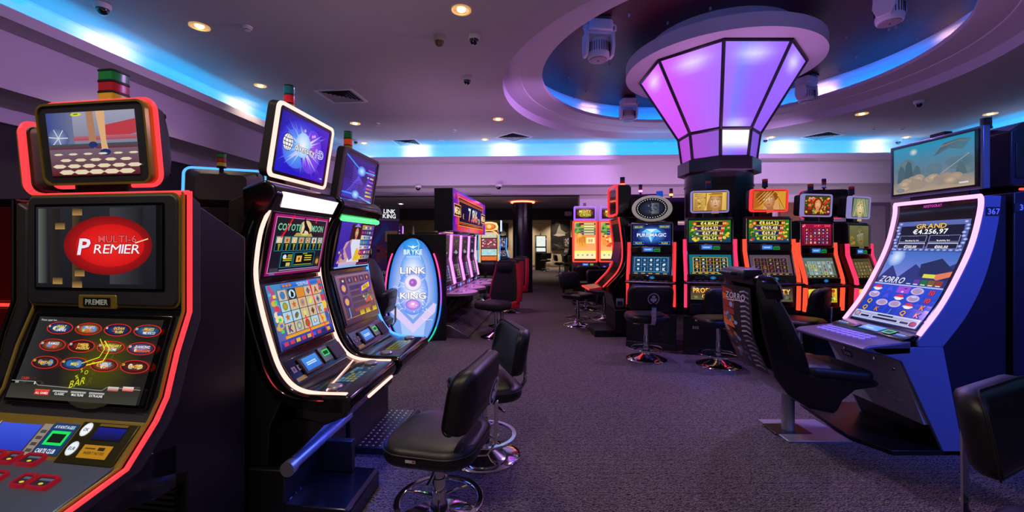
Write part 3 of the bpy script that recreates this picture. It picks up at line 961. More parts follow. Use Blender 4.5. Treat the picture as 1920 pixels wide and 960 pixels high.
def stool(label, loc, rz, seat_top=.53, back=True, group='black padded bar stools', em=True, bw=.49, lever=False, lift=0.0):
    root = empty('bar_stool', label, 'stool', (loc[0], loc[1], 0), rz, group)
    t = .085
    sz = seat_top - t - .01
    pedestal(root, sz)
    M().box(-.09, .09, -.09, .11, sz - .018, sz).build('seat_plate', SATIN, root, bev=.004)
    s = puff(.45, .42, .13, t, lambda a, b, c: (a, b, sz + c), .024, 6).build('seat', LEATHER, root, smooth=50)
    M().tube([(x, y, sz + t * .70) for x, y in rr(.453, .423, .13, 8)], .0035, 6, closed=True).build('piping', LEATHER, s)
    lab = Art(.05, .02); lab.rect(0, 0, .045, .012, '#b9b9bb'); lab.rect(.03, .002, .043, .010, '#a02030')
    lab.build('care_tag', PRINT, s, plane_map((.235, -.05, sz + t * .48), (0, 1, 0), (0, 0, 1)))
    y0, z0 = .20, seat_top + .185 + lift
    def bm(a, b, c):                                 # pad curved round the sitter, leaning back a little
        return (a, y0 - .9 * a * a + c - .035 + (b) * .18, z0 + b)
    bk = puff(bw, .27, .075, .085, bm, .024, 6, .006).build('backrest', LEATHER, root, smooth=50)
    M().tube([bm(a, b, .018) for a, b in rr(bw + .004, .274, .077, 8)], .0035, 6, closed=True).build('piping', LEATHER, bk)
    M().ribbon([(.03, sz - .012), (.15, sz - .014), (.235, sz + .0), (.27, sz + .05), (.272, z0 - .05)], .007, -.024, .024).build('back_bracket', CHROME if em else DSTEEL, root, smooth=40)
    M().lathe([(.008, 0), (.008, .006), (.001, .007)], 10).build('bolt', STEEL, root, loc=(0, .278, sz + .08), rot=(-PI / 2, 0, 0))
    if lever:
        M().tube([(.08, .03, sz - .02), (.2, .05, sz - .03), (.27, .06, sz - .025)], .007, 6).build('height_lever', CHROME, root)
    if em:
        emblem(root, lambda x, y, d: Vector(bm(-x, y, .0995 + d)), .062)
    return root

stool('black padded stool with low seat, nearest to the viewer, by the white-lit machine', (-.335, 1.95), math.radians(-103), .462, lever=True)
stool('black padded stool just behind the nearest one, its grey-lit backrest turned to the viewer', (-.175, 2.62), math.radians(-73), .475, lever=True)
stool('black stool with white club emblem standing before the machine numbered 504', (1.52, 4.80), math.radians(179), .53)
stool('black stool before the machine numbered 505, half hidden by the tall swivel chair', (2.215, 4.55), math.radians(186), .53)
stool('black stool with emblem turned sideways, between the tall swivel chair and the blue slanted machine', (3.03, 4.46), math.radians(222), .53)
stool('black stool with brown-lit backrest alone in the aisle, left of the carousel', (1.05, 6.78), math.radians(48), .53, em=False)
stool('black stool with brown-lit backrest beside the red-edged machine side of the carousel', (1.60, 7.35), math.radians(28), .53, em=False)
stool('black stool cut by the right edge, its big purple-topped backrest nearest on the right', (1.775, 1.31), math.radians(25), .37, lift=.125)

# --- red and black game chairs
def game_chair(label, loc, rz):
    root = empty('game_chair', label, 'chair', (loc[0], loc[1], 0), rz, 'red and black high-back game chairs')
    pedestal(root, .40, ring=False, disc=.22, post=.027)
    puff(.50, .46, .14, .10, lambda a, b, c: (a, b - .03, .40 + c), .03, 6).build('seat', BLKF, root, smooth=50)
    for sx in (-1, 1):
        M().prism([(.02, .41), (.22, .40), (.235, .46), (.21, .515), (.06, .50)], sx * .255, sx * .215, 'x').build('seat_bolster', REDF, root, bev=.014)
    secs = []
    for z, w, y in ((.50, .46, .17), (.56, .50, .175), (.75, .46, .20), (.92, .38, .225), (1.0, .36, .235), (1.05, .33, .24), (1.07, .26, .243)):
        secs.append([(a, y + b, z) for a, b in rr(w, .10, .045, 4)])
    M().loft(secs).build('backrest', BLKF, root, smooth=50)
    for sx in (-1, 1):
        b = []
        for z, w, y in ((.48, .48, .185), (.56, .52, .19), (.75, .48, .215), (.92, .40, .24), (1.03, .36, .25)):
            b.append([(sx * w / 2 + a, y + c, z) for a, c in rr(.045, .075, .02, 3)])
        M().loft(b).build('side_bolster', REDF, root, smooth=50)
    puff(.28, .12, .04, .04, lambda a, b, c: (a, .185 - c, .97 + b), .015, 4).build('headrest', BLKF, root, smooth=50)
    M().box(-.05, .05, .20, .26, .36, .62).build('back_mount', SATIN, root, bev=.01)
    M().box(-.12, .12, -.12, .16, .375, .40).build('seat_plate', SATIN, root, bev=.004)
game_chair('red and black high-back chair nearest to the pink-lit row of decks', (-.225, 5.95), math.radians(-40))
game_chair('red and black high-back chair just behind the front one', (-.16, 6.75), math.radians(-58))
game_chair('red and black high-back chair farthest along the aisle, before the round black column', (-.02, 8.15), math.radians(-58))

# --- tall swivel chair bolted to a floor plate
root = empty('swivel_chair', 'tall black swivel chair with colourful printed back on a square steel floor plate', 'chair', (1.92, 2.95, 0), math.radians(90))
M().box(-.175, .175, -.31, .11, 0, .012).build('floor_plate', STEEL, root, bev=.003)
M().box(-.07, .09, -.12, .13, .012, .016).build('post_foot', DSTEEL, root, bev=.002)
M().lathe([(.04, .016), (.04, .34)], 32).build('post', STEEL, root)
shell = [(.335, 1.07), (.34, .98), (.30, .72), (.22, .44), (.13, .32), (.0, .235), (-.16, .20), (-.19, .23), (-.22, .29), (-.30, .355), (-.44, .375), (-.46, .40), (-.42, .425), (-.16, .44), (.0, .46), (.08, .58), (.17, .80), (.22, .98), (.24, 1.07)]
M().prism([(a, b) for a, b in shell], -.215, .215, 'x').build('seat_shell', GLOSS, root, bev=.02, seg=3)
puff(.45, .45, .07, .075, lambda a, b, c: (a, b - .215, .40 + c + .03 * (b > .1)), .02, 5).build('seat', LEATHER, root, smooth=50)
bk = []
for y, z, w, t in ((.03, .45, .42, .09), (.055, .52, .47, .11), (.11, .66, .49, .12), (.175, .82, .47, .12), (.22, .93, .42, .11)):
    bk.append([(a, y + b, z) for a, b in rr(w, t, .04, 4)])
M().loft(bk).build('backrest', LEATHER, root, smooth=50)
hd = []
for y, z, w, t in ((.22, .93, .40, .13), (.225, .95, .44, .17), (.255, 1.03, .44, .18), (.275, 1.08, .42, .16), (.28, 1.10, .36, .10)):
    hd.append([(a, y + b, z) for a, b in rr(w, t, .05, 5)])
M().loft(hd).build('headrest', GLOSS, root, smooth=50)
M().loft([[(a, .32 + b, z) for a, b in rr(w_, t_, .025, 4)] for z, w_, t_ in ((1.07, .30, .13), (1.09, .32, .14), (1.13, .30, .12), (1.14, .24, .08))]).build('carry_handle', BLACK, root, smooth=50)
M().tube([(-.08, .40, 1.10), (-.08, .43, 1.105), (.08, .43, 1.105), (.08, .40, 1.10)], .013, 8).build('grip', SATIN, root)
A = Art(.38, .62)
rng = random.Random(11)
A.rect(0, 0, .38, .62, '#16131c', top='#2a1c1c')
for k in range(12):
    y = .60 - k * .05
    A.poly([(0.01, y), (.15 + .02 * math.sin(k), y - .02), (.16, y - .06), (.01, y - .05)], rng.choice(['#ff8a24', '#e0541e', '#ffb83a', '#a83a22', '#f07228'] if k < 6 else ['#6a4048', '#7a5454', '#4a343e']))
A.blobs(.02, .05, .22, .52, 26, ['#4a78b0', '#8ab0e0', '#c8742a', '#8a3020', '#2a2634', '#d6a060', '#51607a'], .012, .035, rng)
for k in range(16):                                  # stitched zigzag band down the side
    y = .03 + k * .036
    A.poly([(.25, y), (.31, y + .012), (.31, y + .024), (.25, y + .012)], '#a8a6b4'); A.poly([(.31, y + .012), (.36, y), (.36, y + .012), (.31, y + .024)], '#8a8898')
A.text('ZORRO', .19, .54, .05, '#d6d3dc', 1, edge='#1a1820', slant=.2, maxw=.28)
A.line([(.08, .50), (.3, .515)], .008, '#d6d3dc')
bp, bq = Vector((0, .345, .47)), Vector((0, .375, 1.03))
def backmap(x, y, d):
    t = y / .62
    yy = .235 + (.345 - .235) * min(t / .45, 1) + max(t - .45, 0) / .55 * .02
    return Vector((.19 - x, yy + .006 + d, .445 + t * .57))
A.build('printed_back', PRINT, root, backmap, [i * .0775 for i in range(1, 8)])
# ================================================================== upright slot machines of the carousel
RED = led('red_strip', (1.0, .035, .04), 1.25)
ROSE = led('rose_strip', (1.0, .035, .13), 1.2)
ORNG = led('orange_strip', (1.0, .07, .03), 1.3)
LILAC = led('lilac_strip', (.45, .38, .9), .55)
BLUEL = led('blue_strip', (.06, .3, 1.0), 2.0)
LENS = {'g': mat('green_lens', '#1f7a3a', .2, emit='#1f7a3a', strength=.12), 'r': mat('red_lens', '#a01a22', .2, emit='#a01a22', strength=.2), 'y': mat('yellow_lens', '#c9a52a', .2, emit='#c9a52a', strength=.12),
        'b': mat('blue_lens', '#1c3a6a', .2), 'w': mat('clear_lens', '#8a90c0', .15, emit='#8a90ff', strength=.25), 'R': led('lit_red_lens', (1, .12, .05), 3.5), 'P': led('lit_pink_lens', (1, .25, .95), 3), 'O': led('lit_amber_lens', (1, .5, .1), 3.5), 'o': mat('orange_lens', '#d0461c', .2, emit='#d0461c', strength=.4), 't': mat('teal_lens', '#14585c', .2, emit='#14585c', strength=.15)}
NAMES = {'g': 'green', 'r': 'red', 'y': 'yellow', 'b': 'blue', 'w': 'clear', 'R': 'lit red', 'P': 'lit pink', 'O': 'lit amber', 'o': 'orange', 't': 'teal'}
def beacon(parent, p, r, h, bands, square=False):
    """stack light: bands named from the bottom up"""
    b = M().lathe([(r * .5, -.03), (r * .5, 0), (r * 1.1, .002), (r * 1.1, .012), (.001, .012)], 20, cap=False).build('beacon', BLACK, parent, loc=p)
    n = len(bands)
    for i, k in enumerate(bands):
        z0, z1 = .012 + h * i / n, .012 + h * (i + .86) / n
        if square:
            o = M().prism(rr(2 * r, 2 * r, r * .25, 3), z0, z1, 'z').build('lens', LENS[k], b, bev=.003)
            M().prism(rr(2.1 * r, 2.1 * r, r * .25, 3), z1, z1 + h * .14 / n, 'z').build('band', BLACK, b)
        else:
            o = M().lathe([(r, z0), (r, z1)], 20).build('lens', LENS[k], b)
            M().lathe([(r * 1.04, z1), (r * 1.04, z1 + h * .14 / n)], 20).build('band', BLACK, b)
        o['label'] = NAMES[k] + ' lens'
    return b

def art_display(A, w, h, rng=None):
    A.rect(0, 0, w, h, '#2f6fd0', top='#3f8fe8'); A.rect(w * .15, h * .38, w * .8, h * .62, '#bfe0ff'); A.rect(w * .15, h * .47, w * .8, h * .52, '#2f6fd0')

def upright(label, loc, rz, group='slot machines around the black column', sz=1.0, W=.52, upper=None, lower=None, belly=None, topper=None, kind='box', rim=None, strip=RED, number=None, bands='bbr', dim=(), deckc=None, tw=.42, name='slot_machine'):
    root = empty(name, label, 'slot machine', (loc[0], loc[1], 0), rz, group)
    hw = W / 2
    Z = lambda z: z * sz
    prof = [(.22, .44), (.22, 1.60), (.20, 1.625), (.02, 1.625), (.0, 1.60), (.0, 1.22), (-.085, .93), (-.085, .86), (-.075, .62), (-.06, .44)]
    cab = M().prism([(y, Z(z)) for y, z in prof], -hw, hw, 'x')
    cab.v = [(x * (1 - .30 * max(y, 0) / .22), y, z) for x, y, z in cab.v]      # narrower at the back, to stand in the ring
    cab.build('cabinet', SATIN, root, bev=.006)
    foot = [(-hw - .035, -.115), (hw + .035, -.115), (hw + .035, -.02), (hw * .68, .22), (-hw * .68, .22), (-hw - .035, -.02)]
    M().prism(foot, .07, Z(.44), 'z').build('base', BLACK, root, bev=.004)
    M().prism([(x * 1.01, y - .006) for x, y in foot], 0, .075, 'z').build('kick_plate', DSTEEL, root, bev=.003)
    M().box(-hw - .04, hw + .04, -.125, -.05, Z(.44), Z(.455)).build('base_ledge', DSTEEL, root, bev=.003)
    for sx in (-1, 1):                               # side lights and chrome edges
        a, b = sorted((sx * (hw + .004), sx * (hw + .034)))
        pth = [(-.012, Z(1.36)), (-.018, Z(1.22)), (-.105, Z(.93)), (-.112, Z(.86)), (-.10, Z(.55))]
        M().ribbon(pth, .035, a, b).build('side_light', strip, root, smooth=0)
        M().ribbon([(.03, Z(1.36)), (.027, Z(1.22)), (-.06, Z(.93)), (-.065, Z(.86)), (-.05, Z(.5))], .055, a, b - .002 if sx > 0 else b).build('side_trim', mat('red_tinted_trim', '#3a0a12', .3, .4), root, smooth=0)
        M().tube([(sx * (hw - .008), -.012, Z(1.60)), (sx * (hw - .008), -.014, Z(1.23)), (sx * (hw - .008), -.098, Z(.94))], .008, 8).build('chrome_edge', CHROME, root)
    # upper screen
    sw = W - .06
    def screen(nm, f, y, z0, h, tilt, dimm=False, w=sw):
        M().box(-w / 2 - .012, w / 2 + .012, 0, .012, -.012, h + .012).build(nm + '_bezel', GLOSS, root, bev=.003, loc=(0, y - .006, z0), rot=(-tilt, 0, 0))
        A = Art(w, h)
        f(A, w, h)
        return A.build(nm, DIMSCREEN if dimm else SCREEN, root, front_map(0, y - .007, z0, w, tilt))
    if upper: screen('upper_screen', upper, -.004, Z(1.325), Z(.26), 0, 'u' in dim)
    tl = math.atan2(.085, .29 * sz)
    if lower: screen('lower_screen', lower, -.080, Z(.945), Z(.24), tl, 'l' in dim)
    if belly: screen('belly_panel', belly, -.088, Z(.645), Z(.165), -math.atan2(-.01, .24), False, sw - .02)
    M().box(-hw + .03, hw - .03, -.135, -.07, Z(.475), Z(.60)).build('coin_tray', BLACK, root, bev=.01)
    # card console between the screens
    c = M().prism([(-.002, 1.215 * sz), (-.03, 1.225 * sz), (-.035, 1.30 * sz), (-.002, 1.31 * sz)], -hw + .012, hw - .012, 'x').build('console', GLOSS, root, bev=.006)
    M().box(-.115, .115, -.040, -.03, Z(1.232), Z(1.298)).build('console_plate', mat('grey_plate', '#6a7280', .35, .3), c, bev=.004)
    A = Art(.115, .045); art_display(A, .115, .045); A.build('display', SCREEN, c, front_map(-.035, -.0405, Z(1.24), .115))
    A = Art(.075, .05); A.rect(0, .0, .075, .034, '#0f8a2c'); A.rect(.008, .012, .067, .022, '#062a10'); A.rect(.01, .034, .065, .044, '#3a4048'); A.build('card_reader', SCREEN, c, front_map(.07, -.0405, Z(1.238), .075))
    # button deck
    d = M().prism([(-.09, Z(.875)), (-.20, Z(.862)), (-.215, Z(.85)), (-.21, Z(.835)), (-.09, Z(.825))], -hw - .035, hw + .035, 'x').build('button_deck', deckc or mat('dark_deck', '#1a1418', .3), root, bev=.006)
    M().box(-hw + .01, hw - .01, -.115, -.085, Z(.875), Z(.935)).build('button_panel', GLOSS, root, bev=.004)
    for k in range(7):
        x = -hw + .07 + k * (W - .14) / 6
        M().box(x - .02, x + .02, -.17, -.14, Z(.866), Z(.876)).build('button', mat('button_grey', '#5a5a62', .3), d, bev=.003)
    A = Art(.07, .05); A.ell(.035, .022, .032, .02, '#2a8ac8', '#12466e'); A.build('spin_button', SCREEN, root, front_map(.02, -.1165, Z(.885), .07))
    A = Art(.1, .02); A.frame(0, 0, .09, .022, .003, '#7a7a82'); A.build('bill_slot', PRINT, root, front_map(-.13, -.1165, Z(.895), .09))
    # topper
    if kind == 'box':
        h = .215
        t = M().ring(rr(tw, h + .05, .03), rr(tw - .035, h + .015, .02), -.05, .0, 'y').build('topper', rim or LILAC, root, loc=(0, .02, Z(1.81)), rot=(.06, 0, 0))
        M().prism(rr(tw - .02, h + .03, .03), -.042, .10, 'y').build('housing', BLACK, t, bev=.01)
        A = Art(tw - .05, h); topper(A, tw - .05, h); A.build('topper_screen', SCREEN, t, plane_map((-(tw - .05) / 2, -.044, -h / 2), (1, 0, 0), (0, 0, 1)))
        M().box(-.06, .06, .02, .10, Z(1.615), Z(1.70)).build('topper_stalk', BLACK, root, bev=.005)
        if bands: beacon(root, (.0, .07, Z(1.81) + .16), .03, .085, bands)
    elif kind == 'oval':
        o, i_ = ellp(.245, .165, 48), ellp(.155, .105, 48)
        t = M().ring(o, i_, -.06, .03, 'y').build('topper', mat('cream_rim', '#d8d6c0', .4, noise=.35, nscale=16, emit='#d8d6c0', strength=.22), root, loc=(-.0, .06, Z(1.80)), smooth=40, bev=.006)  # faint emission added to brighten the unlit rim
        M().ring(ellp(.195, .132, 48), ellp(.15, .10, 48), -.064, -.055, 'y').build('bulb_band', BLACK, t)
        for k in range(34):
            a = 2 * PI * k / 34
            M().lathe([(.001, .004), (.0055, .002), (.0055, -.004)], 8, cap=False).build('bulb', mat('bulb_white', '#e8e8ee', .3, emit='#ffffff', strength=.7), t, loc=(.172 * math.cos(a), -.066, .116 * math.sin(a)), rot=(PI / 2, 0, 0))
        M().prism(ellp(.16, .11, 40), -.03, .02, 'y').build('glass_backing', BLACK, t)
        A = Art(.3, .2); topper(A, .3, .2)
        A.build('topper_glass', DIMSCREEN, t, plane_map((-.15, -.045, -.10), (1, 0, 0), (0, 0, 1)))
        M().box(-.08, .08, .03, .12, Z(1.615), Z(1.66)).build('topper_stalk', PLATE, root, bev=.006)
        M().box(-.05, .05, .10, .16, Z(1.62), 1.98 * sz).build('topper_post', BLACK, root, bev=.006)
        M().box(.05, .13, .06, .12, 1.955 * sz, 2.03 * sz).build('top_lamp', mat('blue_lamp', '#123a8a', .2, emit='#1a5ae0', strength=.5), root, bev=.01)
    if number:
        A = Art(.11, .055); A.rect(0, 0, .11, .055, '#0a0a0c'); A.text(number, .055, .028, .034, '#d8d8dc', 1)
        A.build('number_plate', PRINT, root, front_map(-hw + .09, -.116, Z(.29), .11))
    return root

# ---- pictures
def art_jackpots(vals):
    def f(A, w, h):
        rng = random.Random(len(vals[0]) + int(vals[0][1]))
        A.rect(0, 0, w, h, '#14501c', top='#2a7a1c')
        A.rect(0, 0, w, h * .3, '#0c3a66', top='#145a3a')
        A.blobs(0, 0, w * .28, h, 26, ['#d8a81e', '#e8c83a', '#2a8a2a', '#b83a1e', '#1a5a1a', '#e0702a'], .008, .024, rng)
        A.blobs(w * .74, 0, w, h, 30, ['#d8a81e', '#2a8a2a', '#b83a1e', '#e8c83a', '#1a5a1a', '#e0702a'], .008, .022, rng)
        for k, v in enumerate(vals):
            y = h * (.86 - .225 * k); hw_ = w * (.34 - .035 * k)
            A.rect(w / 2 - hw_, y - h * .10, w / 2 + hw_, y + h * .10, '#d8b41e')
            A.rect(w / 2 - hw_, y - h * .085, w / 2 + hw_, y + h * .085, ['#2a0c08', '#3a1266', '#10205a', '#12401a'][k])
            A.text(v, w / 2, y, h * .145, '#ffe24a', 1, maxw=hw_ * 1.4, top='#fff6b0')
            A.ell(w * (.14 + .03 * k), y, h * .10, h * .10, ['#e8742a', '#7a3aa8', '#4a8ad0', '#3aa83a'][k], ['#8a2a0a', '#3a145a', '#143a6a', '#0f5a1a'][k], 12)
            A.ell(w * (.14 + .03 * k), y - h * .03, h * .06, h * .05, '#f0c050', n=10)
            A.poly([(w * (.80 - .035 * k), y - h * .1), (w * (.88 - .035 * k), y - h * .1), (w * (.90 - .035 * k), y + h * .1), (w * (.82 - .035 * k), y + h * .1)], '#c02a1a')
            A.text('88', w * (.85 - .035 * k), y, h * .1, '#ffd070', 1)
    return f
def art_reels(cell, lines, pal, alt=None, top='#12707a', seed=1, inset=.1, extra=None):
    def f(A, w, h):
        rng = random.Random(seed)
        A.rect(0, 0, w, h, top, top=extra or top)
        A.blobs(0, 0, w, h, 14, [top, cell, pal[0]], .01, .03, rng)
        A.rect(w * inset - .006, h * .10, w * (1 - inset) + .006, h * .86, lines)
        A.reels(w * inset, h * .12, w * (1 - inset), h * .84, 5, 4, cell, lines, pal, rng, alt)
        A.text('LUCKY GAMES', w / 2, h * .925, h * .06, lines, 1) if False else None
        A.rect(w * .03, h * .02, w * .97, h * .08, '#1a1014')
        for k in range(6): A.rect(w * (.06 + .15 * k), h * .03, w * (.14 + .15 * k), h * .07, '#d8a83a')
    return f
def art_magic(A, w, h):
    A.rect(0, 0, w, h, '#0a1a6a', top='#0c1450')
    A.ell(w / 2, h * .5, w * .42, h * .46, '#4a9aff', '#0b1760', 28)
    A.poly([(w * .24, h * .62), (w * .36, h * .80), (w * .64, h * .80), (w * .76, h * .62), (w * .5, h * .12)], '#6ad0ff')
    for a, b, c in ((.24, .36, '#2a7ae0'), (.36, .5, '#aee8ff'), (.5, .64, '#4aa8f0'), (.64, .76, '#1c62c8')):
        A.poly([(w * a, h * .62), (w * b, h * .62), (w * .5, h * .12)], c)
    A.poly([(w * .36, h * .8), (w * .5, h * .62), (w * .64, h * .8)], '#d8f6ff')
    A.text('PURE MAGIC', w / 2, h * .5, h * .17, '#eef6ff', 1, maxw=w * .88, edge='#1a2a8a')
    for x, y in ((.16, .9), (.84, .9), (.16, .09), (.84, .09)):
        A.rect(w * (x - .14), h * (y - .075), w * (x + .14), h * (y + .075), '#3a9ae0'); A.rect(w * (x - .135), h * (y - .06), w * (x + .135), h * (y + .06), '#0a1440')
        A.text({(.16, .9): '€180,000', (.84, .9): '€800,000', (.16, .09): '190,070', (.84, .09): '90,820'}[(x, y)], w * x, h * y, h * .075, '#e8d060', 1, maxw=w * .24)
def art_magic_reels(A, w, h):
    rng = random.Random(3)
    A.rect(0, 0, w, h, '#0c2a4a', top='#123a62')
    A.reels(w * .08, h * .18, w * .92, h * .92, 5, 3, '#0e3050', '#3a8ac0', ['#bcd6ea', '#8ab6d8', '#e8f2fa', '#5a9ac8'], rng)
    A.frame(w * .05, h * .14, w * .95, h * .95, .004, '#6ac0e8')
    for k in range(5): A.rect(w * (.06 + .19 * k), h * .03, w * (.16 + .19 * k), h * .08, '#c8902a')
def art_prosper(A, w, h):
    rng = random.Random(8)
    A.rect(0, 0, w, h, '#5a5a40', top='#2a1a30')
    A.blobs(0, 0, w, h, 24, ['#3a3020', '#6a6a5a', '#4a2a50', '#8a7a3a'], .01, .03, rng)
    A.text('PROSPERITY', w / 2, h * .68, h * .34, '#ffb41e', 1, maxw=w * .88, top='#ffe87a', edge='#8a2a0a')
    A.text('CATS', w / 2, h * .26, h * .32, '#ffb41e', 1, maxw=w * .44, top='#ffe87a', edge='#8a2a0a')
def art_flora(A, w, h):
    rng = random.Random(12)
    A.rect(0, 0, w, h, '#c8a01e', top='#e8d24a')
    A.blobs(0, 0, w, h, 60, ['#e0502a', '#f0d050', '#5a9a2a', '#d8861e', '#b83a1e', '#8ab83a', '#f4e0a0'], .01, .03, rng)
    A.face(w * .72, h * .55, h * .3, '#e8b888', '#8a3a12', '#c8865a')
def art_queen(A, w, h):
    rng = random.Random(21)
    A.rect(0, 0, w, h, '#b88a3a', top='#d8b060')
    for k in range(9): A.rect(w * .05, h * (.08 + .1 * k), w * .38, h * (.12 + .1 * k), '#8a5a1e', right='#d8b45a')
    A.blobs(w * .02, h * .05, w * .4, h * .95, 14, ['#e0b85a', '#9a6a2a', '#c89a4a'], .008, .02, rng)
    A.poly([(w * .38, h * .98), (w * .97, h * .98), (w * .99, 0), (w * .36, 0)], '#a8702a')
    for k in range(7): A.line([(w * (.42 + .02 * k), h * .98), (w * (.40 - .01 * k), h * .02)], .006, '#e8c060')
    for k in range(6): A.line([(w * (.88 + .015 * k), h * .98), (w * (.86 + .022 * k), h * .02)], .006, '#e8c060')
    A.face(w * .66, h * .47, h * .42, '#e8c090', '#5a2a0a', '#b07a4a', eye='#1a5a5a')
    A.rect(w * .47, h * .82, w * .86, h * .92, '#e8c040', top='#8a4a10')
def art_blond(A, w, h):
    rng = random.Random(22)
    A.rect(0, 0, w, h, '#c87a1e', right='#e0a83a')
    A.poly([(0, h), (w * .45, h), (w * .3, h * .3), (0, 0)], '#b8641a'); A.poly([(w * .72, h), (w, h), (w, 0), (w * .86, 0)], '#d8962a')
    A.ell(w * .42, h * .72, w * .34, h * .34, '#8a4a12', n=22)
    A.poly([(w * .3, 0), (w * .95, 0), (w * .7, h * .45), (w * .34, h * .4)], '#d89a62')
    A.face(w * .47, h * .52, h * .46, '#e0a870', '#6a3208', '#a8683a', lips='#b05a42', tilt=.18, turn=-.5)
    for k in range(8): A.line([(w * (.30 + .05 * k), h * .97), (w * (.08 + .022 * k), h * (.62 - .06 * k))], .006, '#e8b04a' if k % 2 else '#7a3a0c')
    for k in range(5): A.line([(w * .74, h * (.95 - .05 * k)), (w * (.84 + .03 * k), h * .03)], .008, '#f0c860' if k % 2 else '#9a5214')
def art_rose(A, w, h):
    rng = random.Random(23)
    A.rect(0, 0, w, h, '#5a1a0c', top='#3a4a12')
    A.blobs(0, 0, w, h, 80, ['#d83a1e', '#f0702a', '#2a7a2a', '#e8b02a', '#b81e2a', '#5a9a2a', '#f09ab0'], .008, .026, rng)
    A.ell(w * .5, h * .56, w * .19, h * .36, '#8a2a0c', n=20)
    A.face(w * .5, h * .55, h * .27, '#f0b880', '#7a240c', '#d08a52', tilt=-.1)
def art_elf(A, w, h):
    A.rect(0, 0, w, h, '#2a3a2a', right='#46524a')
    A.poly([(w * .1, h), (w * .95, h), (w * .98, 0), (w * .04, 0)], '#7a8a6a')
    for k in range(9): A.line([(w * (.3 + .05 * k), h), (w * (.1 + .02 * k if k < 4 else .5 + .055 * k), 0)], .008, '#c8c49a' if k % 2 else '#6a705a')
    A.face(w * .48, h * .45, h * .47, '#e8d8a0', '#3a2a20', '#b8a46a', lips='#a05a52', eye='#3a1a5a')
    A.line([(w * .48, h * .95), (w * .48, h * .72), (w * .40, h * .66)], .006, '#3a2030'); A.line([(w * .48, h * .78), (w * .58, h * .7)], .005, '#3a2030')
def art_elf_big(A, w, h):
    A.rect(0, 0, w, h, '#6a6a3a', top='#8a865a'); A.face(w * .55, h * .5, h * .5, '#b0a878', '#4a4428', '#7a7248', tilt=.2)
    rng = random.Random(2); A.blobs(0, 0, w * .3, h * .6, 8, ['#c8a03a', '#8a7a3a'], .02, .04, rng)
def art_oval(A, w, h):
    A.ell(w / 2, h / 2, w * .5, h * .5, '#3a4258', '#161c2c', 40)
    rng = random.Random(4)
    for k in range(8): A.line([(w * .5, h * .05), (w * .5, h * .95)] if k == 0 else [(w * rng.uniform(.3, .75), h * .2), (w * rng.uniform(.3, .75), h * .8)], .002, '#8a8ea0')
    A.rect(w * .5, h * .16, w * .8, h * .84, '#8a8e96', right='#4a505e'); A.rect(w * .22, h * .22, w * .5, h * .78, '#26305a', right='#323a56')
    A.blobs(w * .25, h * .2, w * .8, h * .8, 26, ['#2a3048', '#9a9ea6', '#5a627a', '#3a4056', '#74787e'], .006, .016, rng)
    for y in (.38, .6): A.line([(w * .5, h * y), (w * .8, h * y)], .002, '#50545e')
def art_redgrid(A, w, h):
    rng = random.Random(9)
    A.rect(0, 0, w, h, '#6a0a2a', top='#a01440'); A.reels(w * .1, h * .06, w * .92, h * .8, 6, 5, '#5a1030', '#c83a6a', ['#f08ab0', '#e8c84a', '#3a2a5a', '#e03a5a', '#7ab0d8'], rng, '#2a0a1a')
    A.blobs(0, h * .82, w, h, 20, ['#f0506a', '#f09ab0', '#e02a4a'], .008, .018, rng)

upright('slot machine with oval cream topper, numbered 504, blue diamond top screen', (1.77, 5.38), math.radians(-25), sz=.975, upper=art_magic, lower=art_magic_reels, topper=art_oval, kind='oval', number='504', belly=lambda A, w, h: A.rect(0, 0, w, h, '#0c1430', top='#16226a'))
upright('slot machine numbered 505 with golden queen portrait on its topper', (2.36, 5.07), math.radians(-15), upper=art_jackpots(['€4.814,17', '€664,52', '€67,48', '€26,54']), lower=art_reels('#0e2630', '#d8a820', ['#3aa8c8', '#d84a3a', '#e0c04a', '#c8d8e0'], '#0c1c2c', '#0e6a78', 5), belly=art_prosper, topper=art_queen, number='505', strip=ROSE)
upright('slot machine with red-rimmed topper showing a long-haired man', (2.98, 4.93), math.radians(-2), upper=art_jackpots(['€8.664,23', '€969,48', '€69,67', '€24,70']), lower=art_reels('#3a2430', '#9a7a4a', ['#8a6aa8', '#c8a85a', '#a84a4a', '#7a5a7a'], '#2a1a3a', '#6a5a70', 6), belly=art_prosper, topper=art_blond, rim=RED, strip=ORNG, dim='l', number='506')
upright('slot machine whose small topper shows a woman among red flowers', (3.56, 4.97), math.radians(11), sz=.97, W=.47, upper=art_redgrid, lower=art_reels('#8aa0a8', '#3a4a3a', ['#c8b04a', '#5a8a3a', '#d8d0a8', '#8a4a3a'], '#a8b07a', '#5a6a5a', 7), belly=art_flora, topper=art_rose, strip=ORNG, tw=.40, number='507')
upright('rightmost slot machine of the carousel, topper showing a pale elf-like face', (4.13, 5.06), math.radians(24), sz=.96, W=.45, upper=art_elf_big, lower=art_reels('#7a7040', '#4a3a2a', ['#b8a05a', '#8a5a3a', '#c8c090', '#6a7a4a'], '#8a6a4a', '#5a5030', 8), belly=art_flora, topper=art_elf, rim=LILAC, strip=ROSE, tw=.40, dim='ul', number='508')

